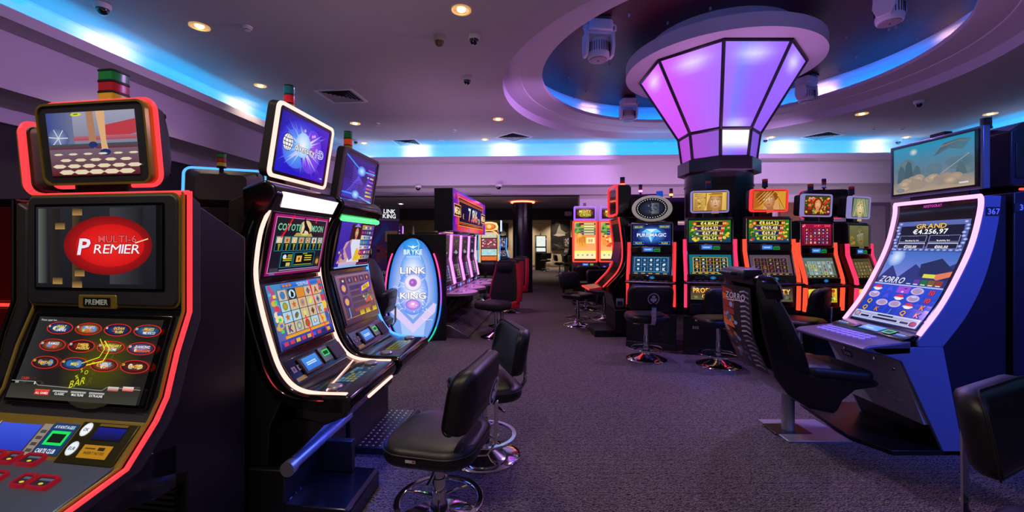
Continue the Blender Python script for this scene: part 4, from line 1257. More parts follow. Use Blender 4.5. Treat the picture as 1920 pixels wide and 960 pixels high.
# ---- tall-screen pair at the back
VIO = led('violet_rim', (.36, .12, .95), 1.2)
def art_cash(A, w, h):
    A.rect(0, 0, w, h, '#2a0a06'); A.ell(w / 2, h / 2, w * .46, h * .46, '#f09a1e', '#3a0c06', 26)
    A.text('MIGHTY', w / 2, h * .66, h * .27, '#d8f03a', 1, maxw=w * .62, top='#fff48a', edge='#5a2a06'); A.text('CASH', w / 2, h * .34, h * .27, '#8af03a', 1, maxw=w * .62, top='#f0f07a', edge='#5a2a06')
def art_tiger(hue):
    def f(A, w, h):
        rng = random.Random(hue)
        A.rect(0, 0, w, h, '#f0b070', top='#d8743a'); A.rect(0, h * .72, w, h, '#5a8a4a', top='#c8a060')
        A.blobs(0, h * .62, w * .35, h, 10, ['#3a7a3a', '#6aa84a', '#2a5a2a'], .02, .05, rng)
        for k in range(5): A.rect(w * (.30 if k else .22), h * (.93 - .065 * k), w * .98, h * (.975 - .065 * k), ['#5a1a08', '#c8a01e', '#2a6a3a', '#5a2a7a', '#1a3a7a'][k]); A.rect(w * .45, h * (.942 - .065 * k), w * .92, h * (.963 - .065 * k), '#fff0b8')
        if hue == 1:                                  # prowling striped cat
            A.ell(w * .36, h * .52, w * .26, h * .13, '#f0a040', '#d87a20', 18); A.ell(w * .24, h * .64, w * .14, h * .085, '#f8c070', '#e08a2a', 16)
            for k in range(6): A.line([(w * (.22 + .05 * k), h * .62), (w * (.25 + .05 * k), h * .45)], .009, '#8a4a10')
            for x in (.2, .3, .44, .54): A.rect(w * (x - .035), h * .34, w * (x + .035), h * .48, '#e89a3a')
        else:
            A.blobs(w * .05, h * .34, w * .95, h * .68, 46, ['#d8502a', '#f08a3a', '#b83a1e', '#f8c070', '#e86a2a'], .02, .05, rng)
        A.rect(w * .55, h * .45, w * .95, h * .6, '#f8e0a0'); A.text('88', w * .75, h * .525, h * .08, '#c86a1a', 1)
        A.rect(0, h * .06, w, h * .26, '#f8d8a8', top='#f0e060')
        for k in range(4): A.ell(w * (.17 + .22 * k), h * .15, w * .085, h * .05, ['#5a8a2a', '#7a9a3a', '#8a3a1e', '#7a5a8a'][k], '#f0e8d0', 12)
        A.rect(0, 0, w, h * .05, '#3a1a10')
    return f
def tall(label, loc, rz, hue):
    root = empty('tall_screen_machine', label, 'slot machine', (loc[0], loc[1], 0), rz, 'pair of tall-screen machines at the back')
    M().prism([(.45, .05), (.45, 1.80), (.02, 1.80), (.0, 1.78), (-.02, .92), (-.10, .80), (-.10, .76), (.02, .72), (.04, .05)], -.25, .25, 'x').build('cabinet', SATIN, root, bev=.008)
    M().box(-.26, .26, -.05, .46, 0, .06).build('base', DSTEEL, root, bev=.004)
    M().ring(rr(.53, .89, .03), rr(.46, .83, .015), -.015, .03, 'y').build('screen_rim', led('red_rim', (1, .05, .03), 1.6), root, loc=(0, -.022, 1.36))
    A = Art(.455, .83); art_tiger(hue)(A, .455, .83); A.build('tall_screen', attr_mat('bright_screen', 1.25) if 'bright_screen' not in MATS else MATS['bright_screen'], root, front_map(0, -.034, .945, .455))
    t = M().ring(rr(.47, .30, .02), rr(.41, .235, .012), -.04, .10, 'y').build('topper', VIO, root, loc=(0, .0, 1.965))
    M().prism(rr(.46, .29, .02), -.02, .12, 'y').build('housing', BLACK, t)
    A = Art(.40, .23); art_cash(A, .40, .23); A.build('topper_screen', SCREEN, t, plane_map((-.2, -.022, -.115), (1, 0, 0), (0, 0, 1)))
    M().box(-.25, .25, -.12, -.015, .80, .92).build('console', mat('rose_console', '#8a4a6a', .35, .4), root, bev=.01)
    A = Art(.12, .05); art_display(A, .12, .05); A.build('display', SCREEN, root, front_map(.0, -.121, .845, .12))
    A = Art(.07, .045); A.rect(0, 0, .07, .045, '#1a7a1a', top='#8ac03a'); A.build('card_reader', SCREEN, root, front_map(.13, -.121, .845, .07))
    A = Art(.08, .03); A.ell(.04, .015, .04, .015, '#4a9aff', '#123a9a'); A.build('spin_button', SCREEN, root, front_map(-.16, -.121, .81, .08))
    M().box(-.03, .03, .02, .08, 2.115, 2.19).build('beacon_post', BLACK, root, bev=.004)
tall('tall-screen machine with a prowling tiger picture, left of the pair by the back wall', (1.565, 9.1), math.radians(-4), 1)
tall('tall-screen machine with an orange picture, right of the pair, half hidden by the carousel', (2.135, 9.13), math.radians(-4), 2)

# ---- curved machine that shows its side at the left end of the carousel
root = empty('curved_slot_machine', 'curved slot machine seen side-on at the left end of the carousel, red edge light', 'slot machine', (1.50, 6.22, 0), math.radians(-90), 'slot machines around the black column')
fc = smoothpath([(.0, 1.68), (.03, 1.45), (.05, 1.25), (.04, 1.05), (-.03, .90), (-.14, .78), (-.22, .70)], 5)
M().prism(fc + [(-.22, .66), (-.10, .60), (-.05, .38), (.42, .38), (.42, 1.68)], -.27, .27, 'x').build('cabinet', GLOSS, root, bev=.008)
M().box(-.30, .30, -.06, .44, .05, .38).build('base', BLACK, root, bev=.004)
M().box(-.29, .29, -.34, -.06, 0, .10).build('foot_step', BLACK, root, bev=.006)
for sx in (-1, 1):
    M().tube([(sx * .275, y - .006, z) for y, z in fc], .011, 8).build('edge_light', RED, root)
    M().tube([(sx * .272, y + .05, z) for y, z in fc[2:]], .007, 6).build('chrome_line', CHROME, root)
    M().tube([(sx * .273, y, z) for y, z in smoothpath([(.20, 1.42), (.13, 1.40), (.10, 1.25), (.14, 1.08), (.10, .92), (.0, .80), (-.06, .70)], 4)], .006, 6).build('chrome_line', CHROME, root)
M().prism([(-.24, .70), (-.42, .675), (-.43, .655), (-.24, .66)], -.27, .27, 'x').build('button_deck', mat('red_lit_deck', '#6a1020', .3, emit='#c0142a', strength=.25), root, bev=.006)
M().tube([(-.27, -.425, .665), (.27, -.425, .665)], .012, 8).build('deck_light', RED, root)
t = M().prism(rr(.40, .42, .05), -.27, .27, 'x').build('topper', GLOSS, root, bev=.02, loc=(.12, .12, 1.94)) if False else M().prism([(y, z) for y, z in rr(.20, .42, .05, 5, .08, 1.93)], -.26, .26, 'x').build('topper', GLOSS, root, bev=.02)
M().tube([(a, -.026, 1.93 + b) for a, b in rr(.53, .42, .05)], .014, 8, closed=True).build('rim_light', RED, t)
M().box(-.12, .12, .02, .16, 1.66, 1.74).build('topper_stalk', BLACK, root)
beacon(root, (.0, .12, 2.14), .035, .13, 'Rrb')
A = Art(.09, .05); A.text('364', .045, .025, .035, '#b8b8be', 1)
A.build('number_plate', PRINT, root, plane_map((.271, .12, 1.55), (0, 1, 0), (0, 0, 1)))
A = Art(.3, .12)
A.rect(0, 0, .11, .12, '#3a4656', top='#8a9aaa'); A.rect(.13, .06, .21, .12, '#2a5a9a'); A.rect(.13, 0, .21, .05, '#c83a2a'); A.rect(.02, .02, .09, .08, '#1a2230')
A.build('sticker', PRINT, root, plane_map((.271, -.04, .42), (0, 1, 0), (0, 0, 1)))
A = Art(.46, .6); A.rect(0, 0, .46, .6, '#2a0a3a', top='#8a2a1e'); A.build('curved_screen', SCREEN, root, lambda x, y, d: Vector((x - .23, .03 - .0 - d - .0 + (.02 if .2 < y < .5 else 0) - .004, 1.02 + y)) if False else Vector((x - .23, -.002 - d + .047 * math.sin(min(y / .6, 1) * PI), 1.05 + y)), [.06 * i for i in range(1, 10)])

# ---- machines on the far side of the carousel: their backs and toppers show
PURP = mat('purple_lit_case', '#1a0f22', .25, coat=.4)
def rear(label, loc, rz, bands, z1=2.22, w=.66, lit=None):
    root = empty('slot_machine', label, 'slot machine', (loc[0], loc[1], 0), rz, 'slot machines on the far side of the carousel')
    M().prism([(.30, .06), (.30, 1.55), (.22, 1.66), (.02, 1.66), (.0, 1.62), (.03, 1.2), (-.08, .95), (-.2, .85), (-.2, .80), (-.06, .72), (-.04, .06)], -.27, .27, 'x').build('cabinet', SATIN, root, bev=.008)
    M().box(-.29, .29, -.1, .32, 0, .06).build('base', DSTEEL, root)
    t = M().loft([[(a, y, 1.96 + b) for a, b in rr(w_, h_, .08, 5)] for y, w_, h_ in ((-.06, w, .46), (.08, w, .46), (.18, w * .96, .43), (.21, w * .88, .36))]).build('topper', PURP, root, smooth=40)
    M().tube([(a, -.02, 1.96 + b) for a, b in rr(w + .012, .472, .085, 5)], .006, 6, closed=True).build('rim_light', lit or ROSE, t)
    M().box(-.1, .1, .02, .14, 1.62, 1.76).build('topper_stalk', BLACK, root)
    M().box(-.2, .2, .298, .304, .5, 1.4).build('rear_door', BLACK, root, bev=.004)
    A = Art(.5, .3); A.rect(0, 0, .5, .3, '#5a1a6a', top='#c86a2a'); A.build('topper_screen', SCREEN, t, plane_map((-.25, -.062, 1.81), (1, 0, 0), (0, 0, 1)))
    beacon(root, (0, .06, 2.21), .032, .14, bands)
AMB = led('amber_line', (1, .55, .15), 1.3)
rear('far carousel machine with lit pink beacon, behind the oval topper', (2.30, 7.6), math.radians(166), 'Prb', lit=led('magenta_line', (.8, .1, .9), 1.4))
rear('far carousel machine with lit amber beacon, left of the black column', (3.04, 8.15), math.radians(176), 'Orb', lit=AMB)
rear('far carousel machine behind the topper of the long-haired man', (4.35, 7.85), math.radians(188), 'wrb', lit=AMB)
rear('far carousel machine with big dark topper behind the flower topper', (5.08, 6.95), math.radians(170), 'wrb')
# ================================================================== big curved machines on the left
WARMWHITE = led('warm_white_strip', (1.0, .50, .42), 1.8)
ROSEW = led('light_bar', (1.0, .80, .74), 1.5)
GREENL = led('green_bar', (.08, 1.0, .18), 2.2)
PATH = [(-.03, 1.476), (.017, 1.367), (.04, 1.233), (.042, 1.129), (.016, .995), (-.025, .851), (-.067, .733), (-.121, .655), (-.186, .618), (-.28, .606), (-.395, .606)]
def interp(path, z):
    for (y0, z0), (y1, z1) in zip(path, path[1:]):
        if z1 <= z <= z0: return y0 + (y1 - y0) * (z0 - z) / (z0 - z1)
    return path[0][0]
def art_coyote(A, w, h):
    rng = random.Random(31)
    A.rect(0, 0, w, h, '#8a0f5a', top='#a0186a')
    A.rect(w * .03, h * .04, w * .97, h * .96, '#c890b8'); A.rect(w * .04, h * .05, w * .96, h * .95, '#15121f', top='#1c1c26')
    A.poly([(w * .04, h * .62), (w * .3, h * .66), (w * .7, h * .64), (w * .96, h * .6), (w * .96, h * .05), (w * .04, h * .05)], '#1a1626')
    A.poly([(w * .36, h * .65), (w * .72, h * .65), (w * .68, h * .71), (w * .40, h * .71)], '#b89a52')
    A.ell(w * .555, h * .80, w * .115, h * .135, '#f4e6b8', '#d8c07a', 26)
    A.text('COYOTE', w * .275, h * .80, h * .115, '#7ac4a4', 1, maxw=w * .40, edge='#14241e'); A.text('MOON', w * .79, h * .80, h * .115, '#7ac4a4', 1, maxw=w * .24, edge='#14241e')
    A.poly([(w * x, h * y) for x, y in ((.50, .70), (.53, .70), (.545, .76), (.60, .74), (.63, .70), (.65, .70), (.63, .78), (.585, .84), (.545, .90), (.515, .99), (.495, .94), (.505, .88), (.525, .82), (.52, .76))], '#0b0d18')
    for k in range(7):
        x = .075 + .125 * k
        A.rect(w * x, h * .40, w * (x + .115), h * .645, '#1a8a9a'); A.rect(w * (x + .006), h * .408, w * (x + .109), h * .637, '#0c0f16')
        A.rect(w * (x + .012), h * .53, w * (x + .103), h * .632, rng.choice(['#d8c4a0', '#c8a070', '#b0c0d0', '#e0d0b8'])); A.sym(w * (x + .057), h * .58, h * .045, rng, ['#b84a1e', '#e8a83a', '#2a4a7a', '#f0f0f0', '#6a3a1e'])
        for j, v in enumerate(('2000', '200', '50', '10')[:4]):
            A.text(v, w * (x + .065), h * (.505 - .027 * j), h * .021, '#e8e02a', 1)
    for x0, x1 in ((.20, .40), (.42, .82)):
        A.rect(w * x0, h * .12, w * x1, h * .375, '#1a8a9a'); A.rect(w * (x0 + .008), h * .13, w * (x1 - .008), h * .365, '#0a0c12')
    A.ell(w * .26, h * .30, w * .03, h * .04, '#cfe0f0'); A.rect(w * .30, h * .14, w * .37, h * .2, '#d8b06a'); A.rect(w * .47, h * .2, w * .57, h * .31, '#e0b050'); A.sym(w * .52, h * .255, h * .04, rng, ['#8a3a10', '#5a2a0a'])
    for j in range(4): A.rect(w * (.31 if j < 2 else .24), h * (.32 - .03 * j), w * .385, h * (.333 - .03 * j), '#e0d82a')
    for j in range(3): A.rect(w * .62, h * (.30 - .04 * j), w * .76, h * (.315 - .04 * j), '#e0d82a')
    A.rect(w * .44, h * .145, w * .78, h * .16, '#9a9a30'); A.text('COYOTE', w * .62, h * .345, h * .022, '#e0d82a', 1)
    A.ell(w * .89, h * .2, w * .06, h * .1, '#6a4a2a', '#2a1a14', 12); A.ell(w * .89, h * .19, w * .028, h * .05, '#c89a3a')
    A.rect(w * .05, h * .06, w * .18, h * .12, '#3a3a4a'); A.rect(w * .2, h * .07, w * .93, h * .085, '#a88ab0'); A.rect(w * .06, h * .015, w * .14, h * .035, '#3a7ad0')
    for x, r in ((.30, -.16), (.72, -.14)): A.line([(w * x, h), (w * (x + r * .45), h * .8), (w * (x + r), h * .62)] if r < -.15 else [(w * x, h), (w * (x + .01), h * .9)], w * .016, '#ff1830')
def art_coyote_reels(A, w, h):
    rng = random.Random(32)
    A.rect(0, 0, w, h, '#5a4a9a', top='#3a8ab8'); A.blobs(0, h * .2, w * .16, h, 18, ['#d8a83a', '#b04a7a', '#5aa0d8', '#e8d8a0'], .012, .03, rng); A.blobs(w * .88, h * .2, w, h, 18, ['#d85a2a', '#f0c03a', '#3a5aa8', '#c83a5a'], .012, .03, rng)
    A.rect(w * .22, h * .92, w * .92, h * .995, '#1a5ac0', top='#2a7ae0'); A.text('FEATURES REELS LEFT', w * .62, h * .965, h * .026, '#e0ecff', 1, maxw=w * .5); A.text('ADJACENT TO RIGHT', w * .62, h * .935, h * .022, '#e0ecff', 1, maxw=w * .46)
    for k in range(3): A.ell(w * (.27 + .055 * k), h * .955, w * .024, h * .026, '#f0a020', '#a84a08', 10)
    A.reels(w * .14, h * .20, w * .90, h * .90, 5, 4, '#cbb79a', '#3a2a1e', ['#c86a1e', '#d8e04a', '#5a9a2a', '#7a3a1e', '#3a7ab8', '#e0902a'], rng, '#a8d0e4')
    for i, c in ((1, '#123a5a'), (2, '#d88a2a')):
        x0 = w * (.14 + .152 * i); A.rect(x0 + w * .006, h * .73, x0 + w * .146, h * .895, c)
    A.ell(w * .368, h * .81, w * .055, h * .07, '#bfe4f0'); A.poly([(w * .34, h * .76), (w * .39, h * .76), (w * .40, h * .82), (w * .36, h * .87), (w * .35, h * .82)], '#0b1420')
    A.rect(w * .10, h * .15, w * .93, h * .195, '#f0b020', top='#d8881a'); A.rect(0, 0, w, h * .14, '#141a4a', top='#2a4ab0')
    for k in range(9): A.rect(w * (.05 + .1 * k), h * .05, w * (.12 + .1 * k), h * .11, rng.choice(['#3a5ad8', '#c83a5a', '#2a2a5a', '#d8a83a']))
    for k in range(7): A.rect(w * .055, h * (.25 + .09 * k), w * .10, h * (.30 + .09 * k), rng.choice(['#d83a3a', '#3ad85a', '#3a6ae0', '#e8d83a']))
    A.line([(w * .72, h), (w * .74, h * .7)], w * .022, '#ff1838'); A.line([(w * .74, h * .7), (w * .80, h * .3), (w * .86, h * .04)], w * .016, '#ff2a48'); A.line([(w * .50, h * .42), (w * .55, h * .02)], w * .022, '#ff1838')
def art_diversity(A, w, h):
    rng = random.Random(33)
    A.rect(0, 0, w, h, '#2018c8', top='#1a14a0'); A.rect(w * .5, 0, w, h, '#2a18c0', right='#4a1ec0')
    A.ell(w * .46, h * .52, w * .44, h * .46, '#6a7af0', '#2018c0', 30)
    A.rays(w * .46, h * .52, 0, 0, w, h, 60, ('#a8d8ff', '#2a2ad8'), rng, .014)
    A.ell(w * .34, h * .46, w * .26, h * .34, '#58b8f0', '#4a6af0', 26); A.ell(w * .64, h * .5, w * .22, h * .4, '#a050e8', '#5a3ae0', 26)
    A.rays(w * .46, h * .52, w * .1, h * .1, w * .95, h * .92, 46, ('#f4faff', '#7a8af8'), rng, .012)
    A.ell(w * .45, h * .56, w * .15, h * .22, '#f0f8ff', '#9ac8fa', 24)
    for x, y in ((.45, .82), (.62, .78), (.66, .8)): A.ell(w * x, h * y, .008, .008, '#e8a8ff')
    gx, gy, r = w * .16, h * .52, h * .145
    A.ell(gx, gy, r, r * 1.03, '#1a1a48', n=26); A.ell(gx, gy, r * .93, r * .96, '#f6f6fb', n=26)
    for yy in (-.45, 0, .45): A.line([(gx - r * .9, gy + yy * r), (gx, gy + yy * r * .9 - r * .04), (gx + r * .9, gy + yy * r)], r * .09, '#1a1a48')
    for k in (-.5, 0.05, .55): A.line([(gx + k * r * .3, gy + r), (gx + k * r * 1.25, gy), (gx + k * r * .3, gy - r)], r * .09, '#1a1a48')
    A.text('diversity', w * .50, h * .50, h * .115, '#f6f6fb', 1, maxw=w * .42, edge='#1a1a48'); A.text('HD', w * .82, h * .515, h * .15, '#1a1ac8', 0, maxw=w * .17, edge='#f6f6fb')
    A.rect(w * .9, h * .06, w * .95, h * .08, '#9ad8ff')
def art_cleo(A, w, h):
    rng = random.Random(34)
    A.rect(0, 0, w, h, '#2a1a8a', top='#4a30b0'); A.rect(w * .55, 0, w, h, '#1a1030')
    A.poly([(w * .30, h * .95), (w * .60, h * .95), (w * .64, h * .3), (w * .26, h * .3)], '#3a1a1c')
    A.face(w * .46, h * .77, h * .115, '#e8b898', '#2a1414', '#b87a5a', eye='#3a2a5a')
    A.poly([(w * .36, h * .9), (w * .56, h * .9), (w * .46, h * .98)], '#9a7ad0')
    A.poly([(w * .34, h * .62), (w * .60, h * .62), (w * .66, h * .1), (w * .2, h * .06)], '#d8dcf0'); A.poly([(w * .2, h * .55), (w * .36, h * .62), (w * .3, h * .1), (w * .04, h * .1)], '#c89a9a'); A.poly([(w * .3, h * .6), (w * .44, h * .2), (w * .36, h * .15), (w * .2, h * .4)], '#7a50b0')
    A.poly([(w * .52, h * .42), (w * .58, h * .42), (w * .64, h * .14), (w * .46, h * .14)], '#e0b81e'); A.rect(w * .1, h * .02, w * .6, h * .12, '#7ab0e8', top='#e0a8b8')
    A.blobs(w * .02, h * .1, w * .25, h * .45, 12, ['#d8b04a', '#5a3aa8', '#c86a3a'], .01, .02, rng)
    for k, c in enumerate(['#c8a03a', '#2a2a8a', '#e0d8c8', '#3a7ad0', '#c8c8e8', '#c81a2a', '#e8c81e']):
        y = .90 - .115 * k
        A.rect(w * .60, h * (y - .05), w * .97, h * (y + .05), c, right='#3a3aa0')
        for j in range(5): A.ell(w * (.64 + .075 * j), h * y, w * .025, h * .03, rng.choice(['#e8e0d0', '#c83a3a', '#3a5ad0', '#e8c83a', '#d88a2a', '#4aa86a']), n=8)
    A.frame(w * .595, h * .06, w * .975, h * .965, w * .006, '#d83a5a')
    A.rect(0, 0, w, h * .03, '#8ab0e0')
def art_cleo_reels(A, w, h):
    rng = random.Random(35)
    A.rect(0, 0, w, h, '#3a2440', top='#6a5a7a'); A.frame(w * .04, h * .1, w * .97, h * .97, w * .008, '#c87a2a')
    for k in range(5):
        A.rect(w * (.1 + .18 * k), h * .80, w * (.25 + .18 * k), h * .93, '#5a1a2a'); A.sym(w * (.175 + .18 * k), h * .865, h * .05, rng, ['#e0a83a', '#8ad04a', '#4a9ae0', '#e04a3a'])
    for j in range(4): A.rect(w * .30, h * (.28 + .125 * j), w * .80, h * (.37 + .125 * j), '#3a2a5a', right='#241a3a')
    for j in range(2): A.ell(w * .15, h * (.72 - .28 * j), w * .10, h * .13, '#7a4ad0', '#2a1430', 14); A.ell(w * .15, h * (.72 - .28 * j), w * .05, h * .07, '#e0a84a')
    A.text('J', w * .15, h * .24, h * .16, '#6ab0e0', 1, edge='#1a2a5a'); A.poly([(w * .55, h * .52), (w * .95, h * .62), (w * .97, h * .80), (w * .60, h * .70)], '#4a1aa8'); A.poly([(w * .62, h * .58), (w * .9, h * .65), (w * .91, h * .76), (w * .65, h * .69)], '#e0c81e')
    A.text('WILD', w * .77, h * .67, h * .08, '#7a2a08', 1, rot=.15); A.blobs(w * .6, h * .3, w * .96, h * .52, 22, ['#6a9a5a', '#a88ac0', '#c8b04a', '#4a6a8a', '#b84a3a'], .01, .025, rng)
    for x in (.42, .60, .82): A.rect(w * x, h * .1, w * (x + .13), h * .2, '#d8c81e', top='#8a7a10')
    A.rect(w * .3, h * .2, w * .8, h * .26, '#8a3a4a')
def art_wave(A, w, h):
    rng = random.Random(36)
    A.rect(0, 0, w, h, '#140a48', top='#2a1480'); A.rect(0, h * .1, w, h * .5, '#2a1ea8', top='#2a1480')
    for k in range(9): A.line([(w * (.02 + .05 * k), h * .12), (w * (.25 + .03 * k), h * (.35 + .04 * k)), (w * (.45 + .02 * k), h * (.62 - .02 * k)), (w * .25, h * (.85 - .05 * k))], w * .006, '#4a5af0', '#6a4ae0')
    for x, y, r in ((.52, .74, .07), (.42, .2, .06)):
        A.line([(0, h * (y + (.24 if y > .5 else .0))), (w * x, h * y), (w, h * (y + (.03 if y > .5 else -.12)))], w * .02, '#1a8af0', '#2ac8ff'); A.ell(w * x, h * y, w * r * 2, h * r * 1.6, '#bff4ff', '#1a5ae0', 20)
    for k in range(9): A.rect(w * .74, h * (.12 + .085 * k), w * .97, h * (.16 + .085 * k), rng.choice(['#d8d04a', '#e0e0f0', '#8a3ad0', '#3ac86a', '#e04a8a', '#c8c8e8', '#3a5ae0']), right=rng.choice(['#3a2a8a', '#c8a83a', '#8a4ac8']))
    A.poly([(w * .70, h * .3), (w * .84, h * .66), (w * .80, h * .68), (w * .64, h * .34)], '#3a2ac8')
def art_touch(A, w, h):
    rng = random.Random(37)
    A.rect(0, 0, w, h, '#2a4a6a', top='#3a5a7a')
    for i in range(7):
        for j in range(4): A.rect(w * (.04 + .135 * i), h * (.08 + .22 * j), w * (.14 + .135 * i), h * (.24 + .22 * j), rng.choice(['#5a8ab0', '#2a5a9a', '#8aa04a', '#3a3a5a', '#6aa0c8', '#a8a03a']))
def art_touch2(A, w, h):
    A.rect(0, 0, w, h, '#6a6a2a', top='#8a8a3a')
    for k in range(3): A.rect(w * .1, h * (.2 + .25 * k), w * .9, h * (.3 + .25 * k), '#4a4a1e')

def curvy(label, loc, rz, W, up, low, top, rim, frame_lit, edges, bar, touch, bandk, seed, top_t=(1.62, 1.985)):
    root = empty('curved_slot_machine', label, 'slot machine', (loc[0], loc[1], 0), rz, 'big curved slot machines in the left row')
    hw = W / 2
    sp = smoothpath(PATH, 4)
    back = offset(sp, .085)
    M().prism(sp + back[::-1], -hw, hw, 'x').build('bezel', GLOSS, root, bev=.012, seg=3)
    M().prism([(.17, .27), (.17, 1.50), (.06, 1.55), (-.02, 1.56), (.05, 1.38), (.09, 1.2), (.085, 1.05), (.03, .85), (-.02, .70), (-.09, .58), (-.03, .45), (-.02, .27)], -hw + .012, hw - .012, 'x').build('cabinet', SATIN, root, bev=.006)
    # hood and light bar over the upper screen
    M().prism([(.10, 1.56), (-.02, 1.60), (-.06, 1.57), (-.075, 1.535), (-.035, 1.462), (.0, 1.42), (.09, 1.42)], -hw, hw, 'x').build('hood', GLOSS, root, bev=.012, seg=3)
    if bar is ROSEW:
        M().add([(-hw + .045, -.081, 1.548), (hw - .02, -.081, 1.548), (hw - .035, -.052, 1.478), (-hw + .075, -.052, 1.478), (-hw + .045, -.06, 1.548), (hw - .02, -.06, 1.548), (hw - .035, -.03, 1.478), (-hw + .075, -.03, 1.478)],
                [(0, 1, 2, 3), (0, 4, 5, 1), (1, 5, 6, 2), (2, 6, 7, 3), (3, 7, 4, 0)]).build('light_bar', bar, root, smooth=0)
    else:
        M().tube([(-hw + .03, -.045, 1.462), (hw - .03, -.045, 1.462)], .017, 8).build('light_bar', bar, root)
    for sx, m in zip((-1, 1), edges):
        M().tube([(sx * (hw - .018), y - .004, z + .004) for y, z in sp[1:]], .0105, 8).build('edge_light', m, root)
        M().tube([(sx * (hw + .001), y + .045, z - .02) for y, z in sp[2:-2]], .004, 6).build('seam', CHROME, root)
    # screens
    def face(nm, f, z0, z1, wd):
        y0, y1 = interp(PATH, z0), interp(PATH, z1)
        L = math.hypot(y1 - y0, z1 - z0)
        tilt = math.atan2(y1 - y0, z1 - z0)
        nx = Vector((0, -math.cos(tilt), math.sin(tilt)))
        A = Art(wd, L); f(A, wd, L)
        M().box(-wd / 2 - .02, wd / 2 + .02, -.004, .012, -.012, L + .012).build(nm + '_bezel', GLOSS, root, loc=(0, y0 - .012, z0), rot=(-tilt, 0, 0), bev=.003)
        A.build(nm, SCREEN, root, plane_map((-wd / 2, y0 - .0185, z0 + .002), (1, 0, 0), (0, math.sin(tilt), math.cos(tilt))))
    sw = W - .10
    face('upper_screen', up, 1.145, 1.445, sw)
    face('lower_screen', low, .79, 1.10, sw)
    # sloping console with player display, card reader and bill slot
    t = math.atan2(.08, .11)
    c = M().box(-hw + .04, hw - .04, -.004, .02, 0, .135).build('console', GLOSS, root, loc=(0, -.148, .635), rot=(-t, 0, 0), bev=.004)
    M().box(-.17, .0, -.016, -.004, .02, .115).build('display_housing', BLACK, c, bev=.006)
    A = Art(.13, .07); art_display(A, .13, .07); A.build('display', SCREEN, c, front_map(-.085, -.0165, .035, .13))
    A = Art(.085, .085); A.rect(0, 0, .085, .085, '#5a6068', right='#3a4048'); A.rect(.02, .03, .08, .065, '#0a2a10'); A.frame(.02, .03, .08, .065, .007, '#1ae04a'); A.build('card_reader', SCREEN, c, front_map(.065, -.0125, .035, .085))
    M().box(.02, .11, -.012, -.004, .03, .12).build('card_housing', BLACK, c, bev=.004)
    for k in range(2):
        A = Art(.03, .03); A.rect(0, 0, .03, .03, '#8a8a94'); A.rect(.008, .006, .022, .024, '#1a1a20'); A.build('button_sign', PRINT, c, front_map(-hw + .08 + .045 * k, -.0052, .06, .03))
    M().box(.13, hw - .05, -.014, -.004, .02, .11).build('bill_acceptor', BLACK, c, bev=.01)
    A = Art(.08, .02); A.rect(0, 0, .08, .02, '#a89a1e'); A.build('bill_slot', PRINT, c, front_map(-hw + .09, -.0052, .012, .07))
    # button deck
    d = M().prism([(-.17, .612), (-.40, .612), (-.425, .60), (-.43, .56), (-.40, .51), (-.30, .47), (-.15, .50)], -hw, hw, 'x').build('button_deck', GLOSS, root, bev=.014, seg=3)
    A = Art(.26, .10); touch(A, .26, .10); A.build('touch_pad', DIMSCREEN, d, plane_map((-.12, -.355, .6125), (1, 0, 0), (0, 1, 0)))
    for x, y in ((-hw + .10, -.30), (hw - .09, -.31)):
        M().lathe([(.036, 0), (.036, .008), (.03, .014), (.001, .016)], 24, cap=False).build('spin_button', STEEL, d, loc=(x, y, .612))
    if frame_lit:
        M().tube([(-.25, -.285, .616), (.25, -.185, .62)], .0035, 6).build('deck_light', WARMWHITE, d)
        M().tube([(-.12, -.434, .545), (hw - .1, -.434, .545)], .008, 8).build('front_light', WARMWHITE, d)
        M().box(.10, hw - .07, -.428, -.415, .50, .535).build('speaker_slot', DGREY, d, bev=.006)
    M().prism([(-.30, .475), (-.16, .49), (-.03, .45), (-.02, .27), (-.10, .27)], -hw + .02, hw - .02, 'x').build('belly_door', GLOSS, root, bev=.006)
    # plinth
    M().box(-hw - .01, hw + .01, -.115, .20, 0, .265).build('base', BLACK, root, bev=.005)
    # topper
    z0, z1 = top_t
    tw, th = W - .07, z1 - z0
    t_ = math.radians(-9)
    tp = M().prism(rr(tw, th, .035), .002, .05, 'y').build('topper', DGREY, root, loc=(.0, -.03, (z0 + z1) / 2), rot=(-t_, 0, 0), bev=.008)
    M().ring(rr(tw, th, .035), rr(tw - .035, th - .035, .02), -.008, .004, 'y').build('rim_light', rim, tp)
    M().ring(rr(tw - .035, th - .035, .02), rr(tw - .08, th - .07, .006), -.004, .003, 'y').build('inner_frame', GLOSS, tp)
    A = Art(tw - .08, th - .07); top(A, tw - .08, th - .07); A.build('topper_screen', SCREEN, tp, plane_map((-(tw - .08) / 2, -.001, -(th - .07) / 2), (1, 0, 0), (0, 0, 1)))
    M().box(-.12, .12, .0, .10, 1.55, 1.70).build('topper_stalk', BLACK, root, bev=.006)
    M().box(-.04, .04, .02, .08, z0 + .1, z1 + .0).build('beacon_post', BLACK, root)
    beacon(root, (.0, .05, z1 + .005), .028, .14, bandk)
    # foot plate
    return root
RZB = math.radians(86)
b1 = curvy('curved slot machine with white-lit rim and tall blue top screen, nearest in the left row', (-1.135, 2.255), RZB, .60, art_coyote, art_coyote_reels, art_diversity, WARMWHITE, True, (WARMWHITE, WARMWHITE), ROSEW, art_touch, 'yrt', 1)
b2 = curvy('curved slot machine with green light bar and dim-rimmed swirling blue top screen', (-1.075, 2.905), RZB, .62, art_cleo, art_cleo_reels, art_wave, mat('grey_lilac_rim', '#6a6478', .4), False, (GLOSS, BLUEL), GREENL, art_touch2, 'yog', 2, (1.54, 1.915))
M().tube([(-.30, -.135, .275), (.30, -.135, .275)], .026, 16).build('foot_rail', STEEL, b1)
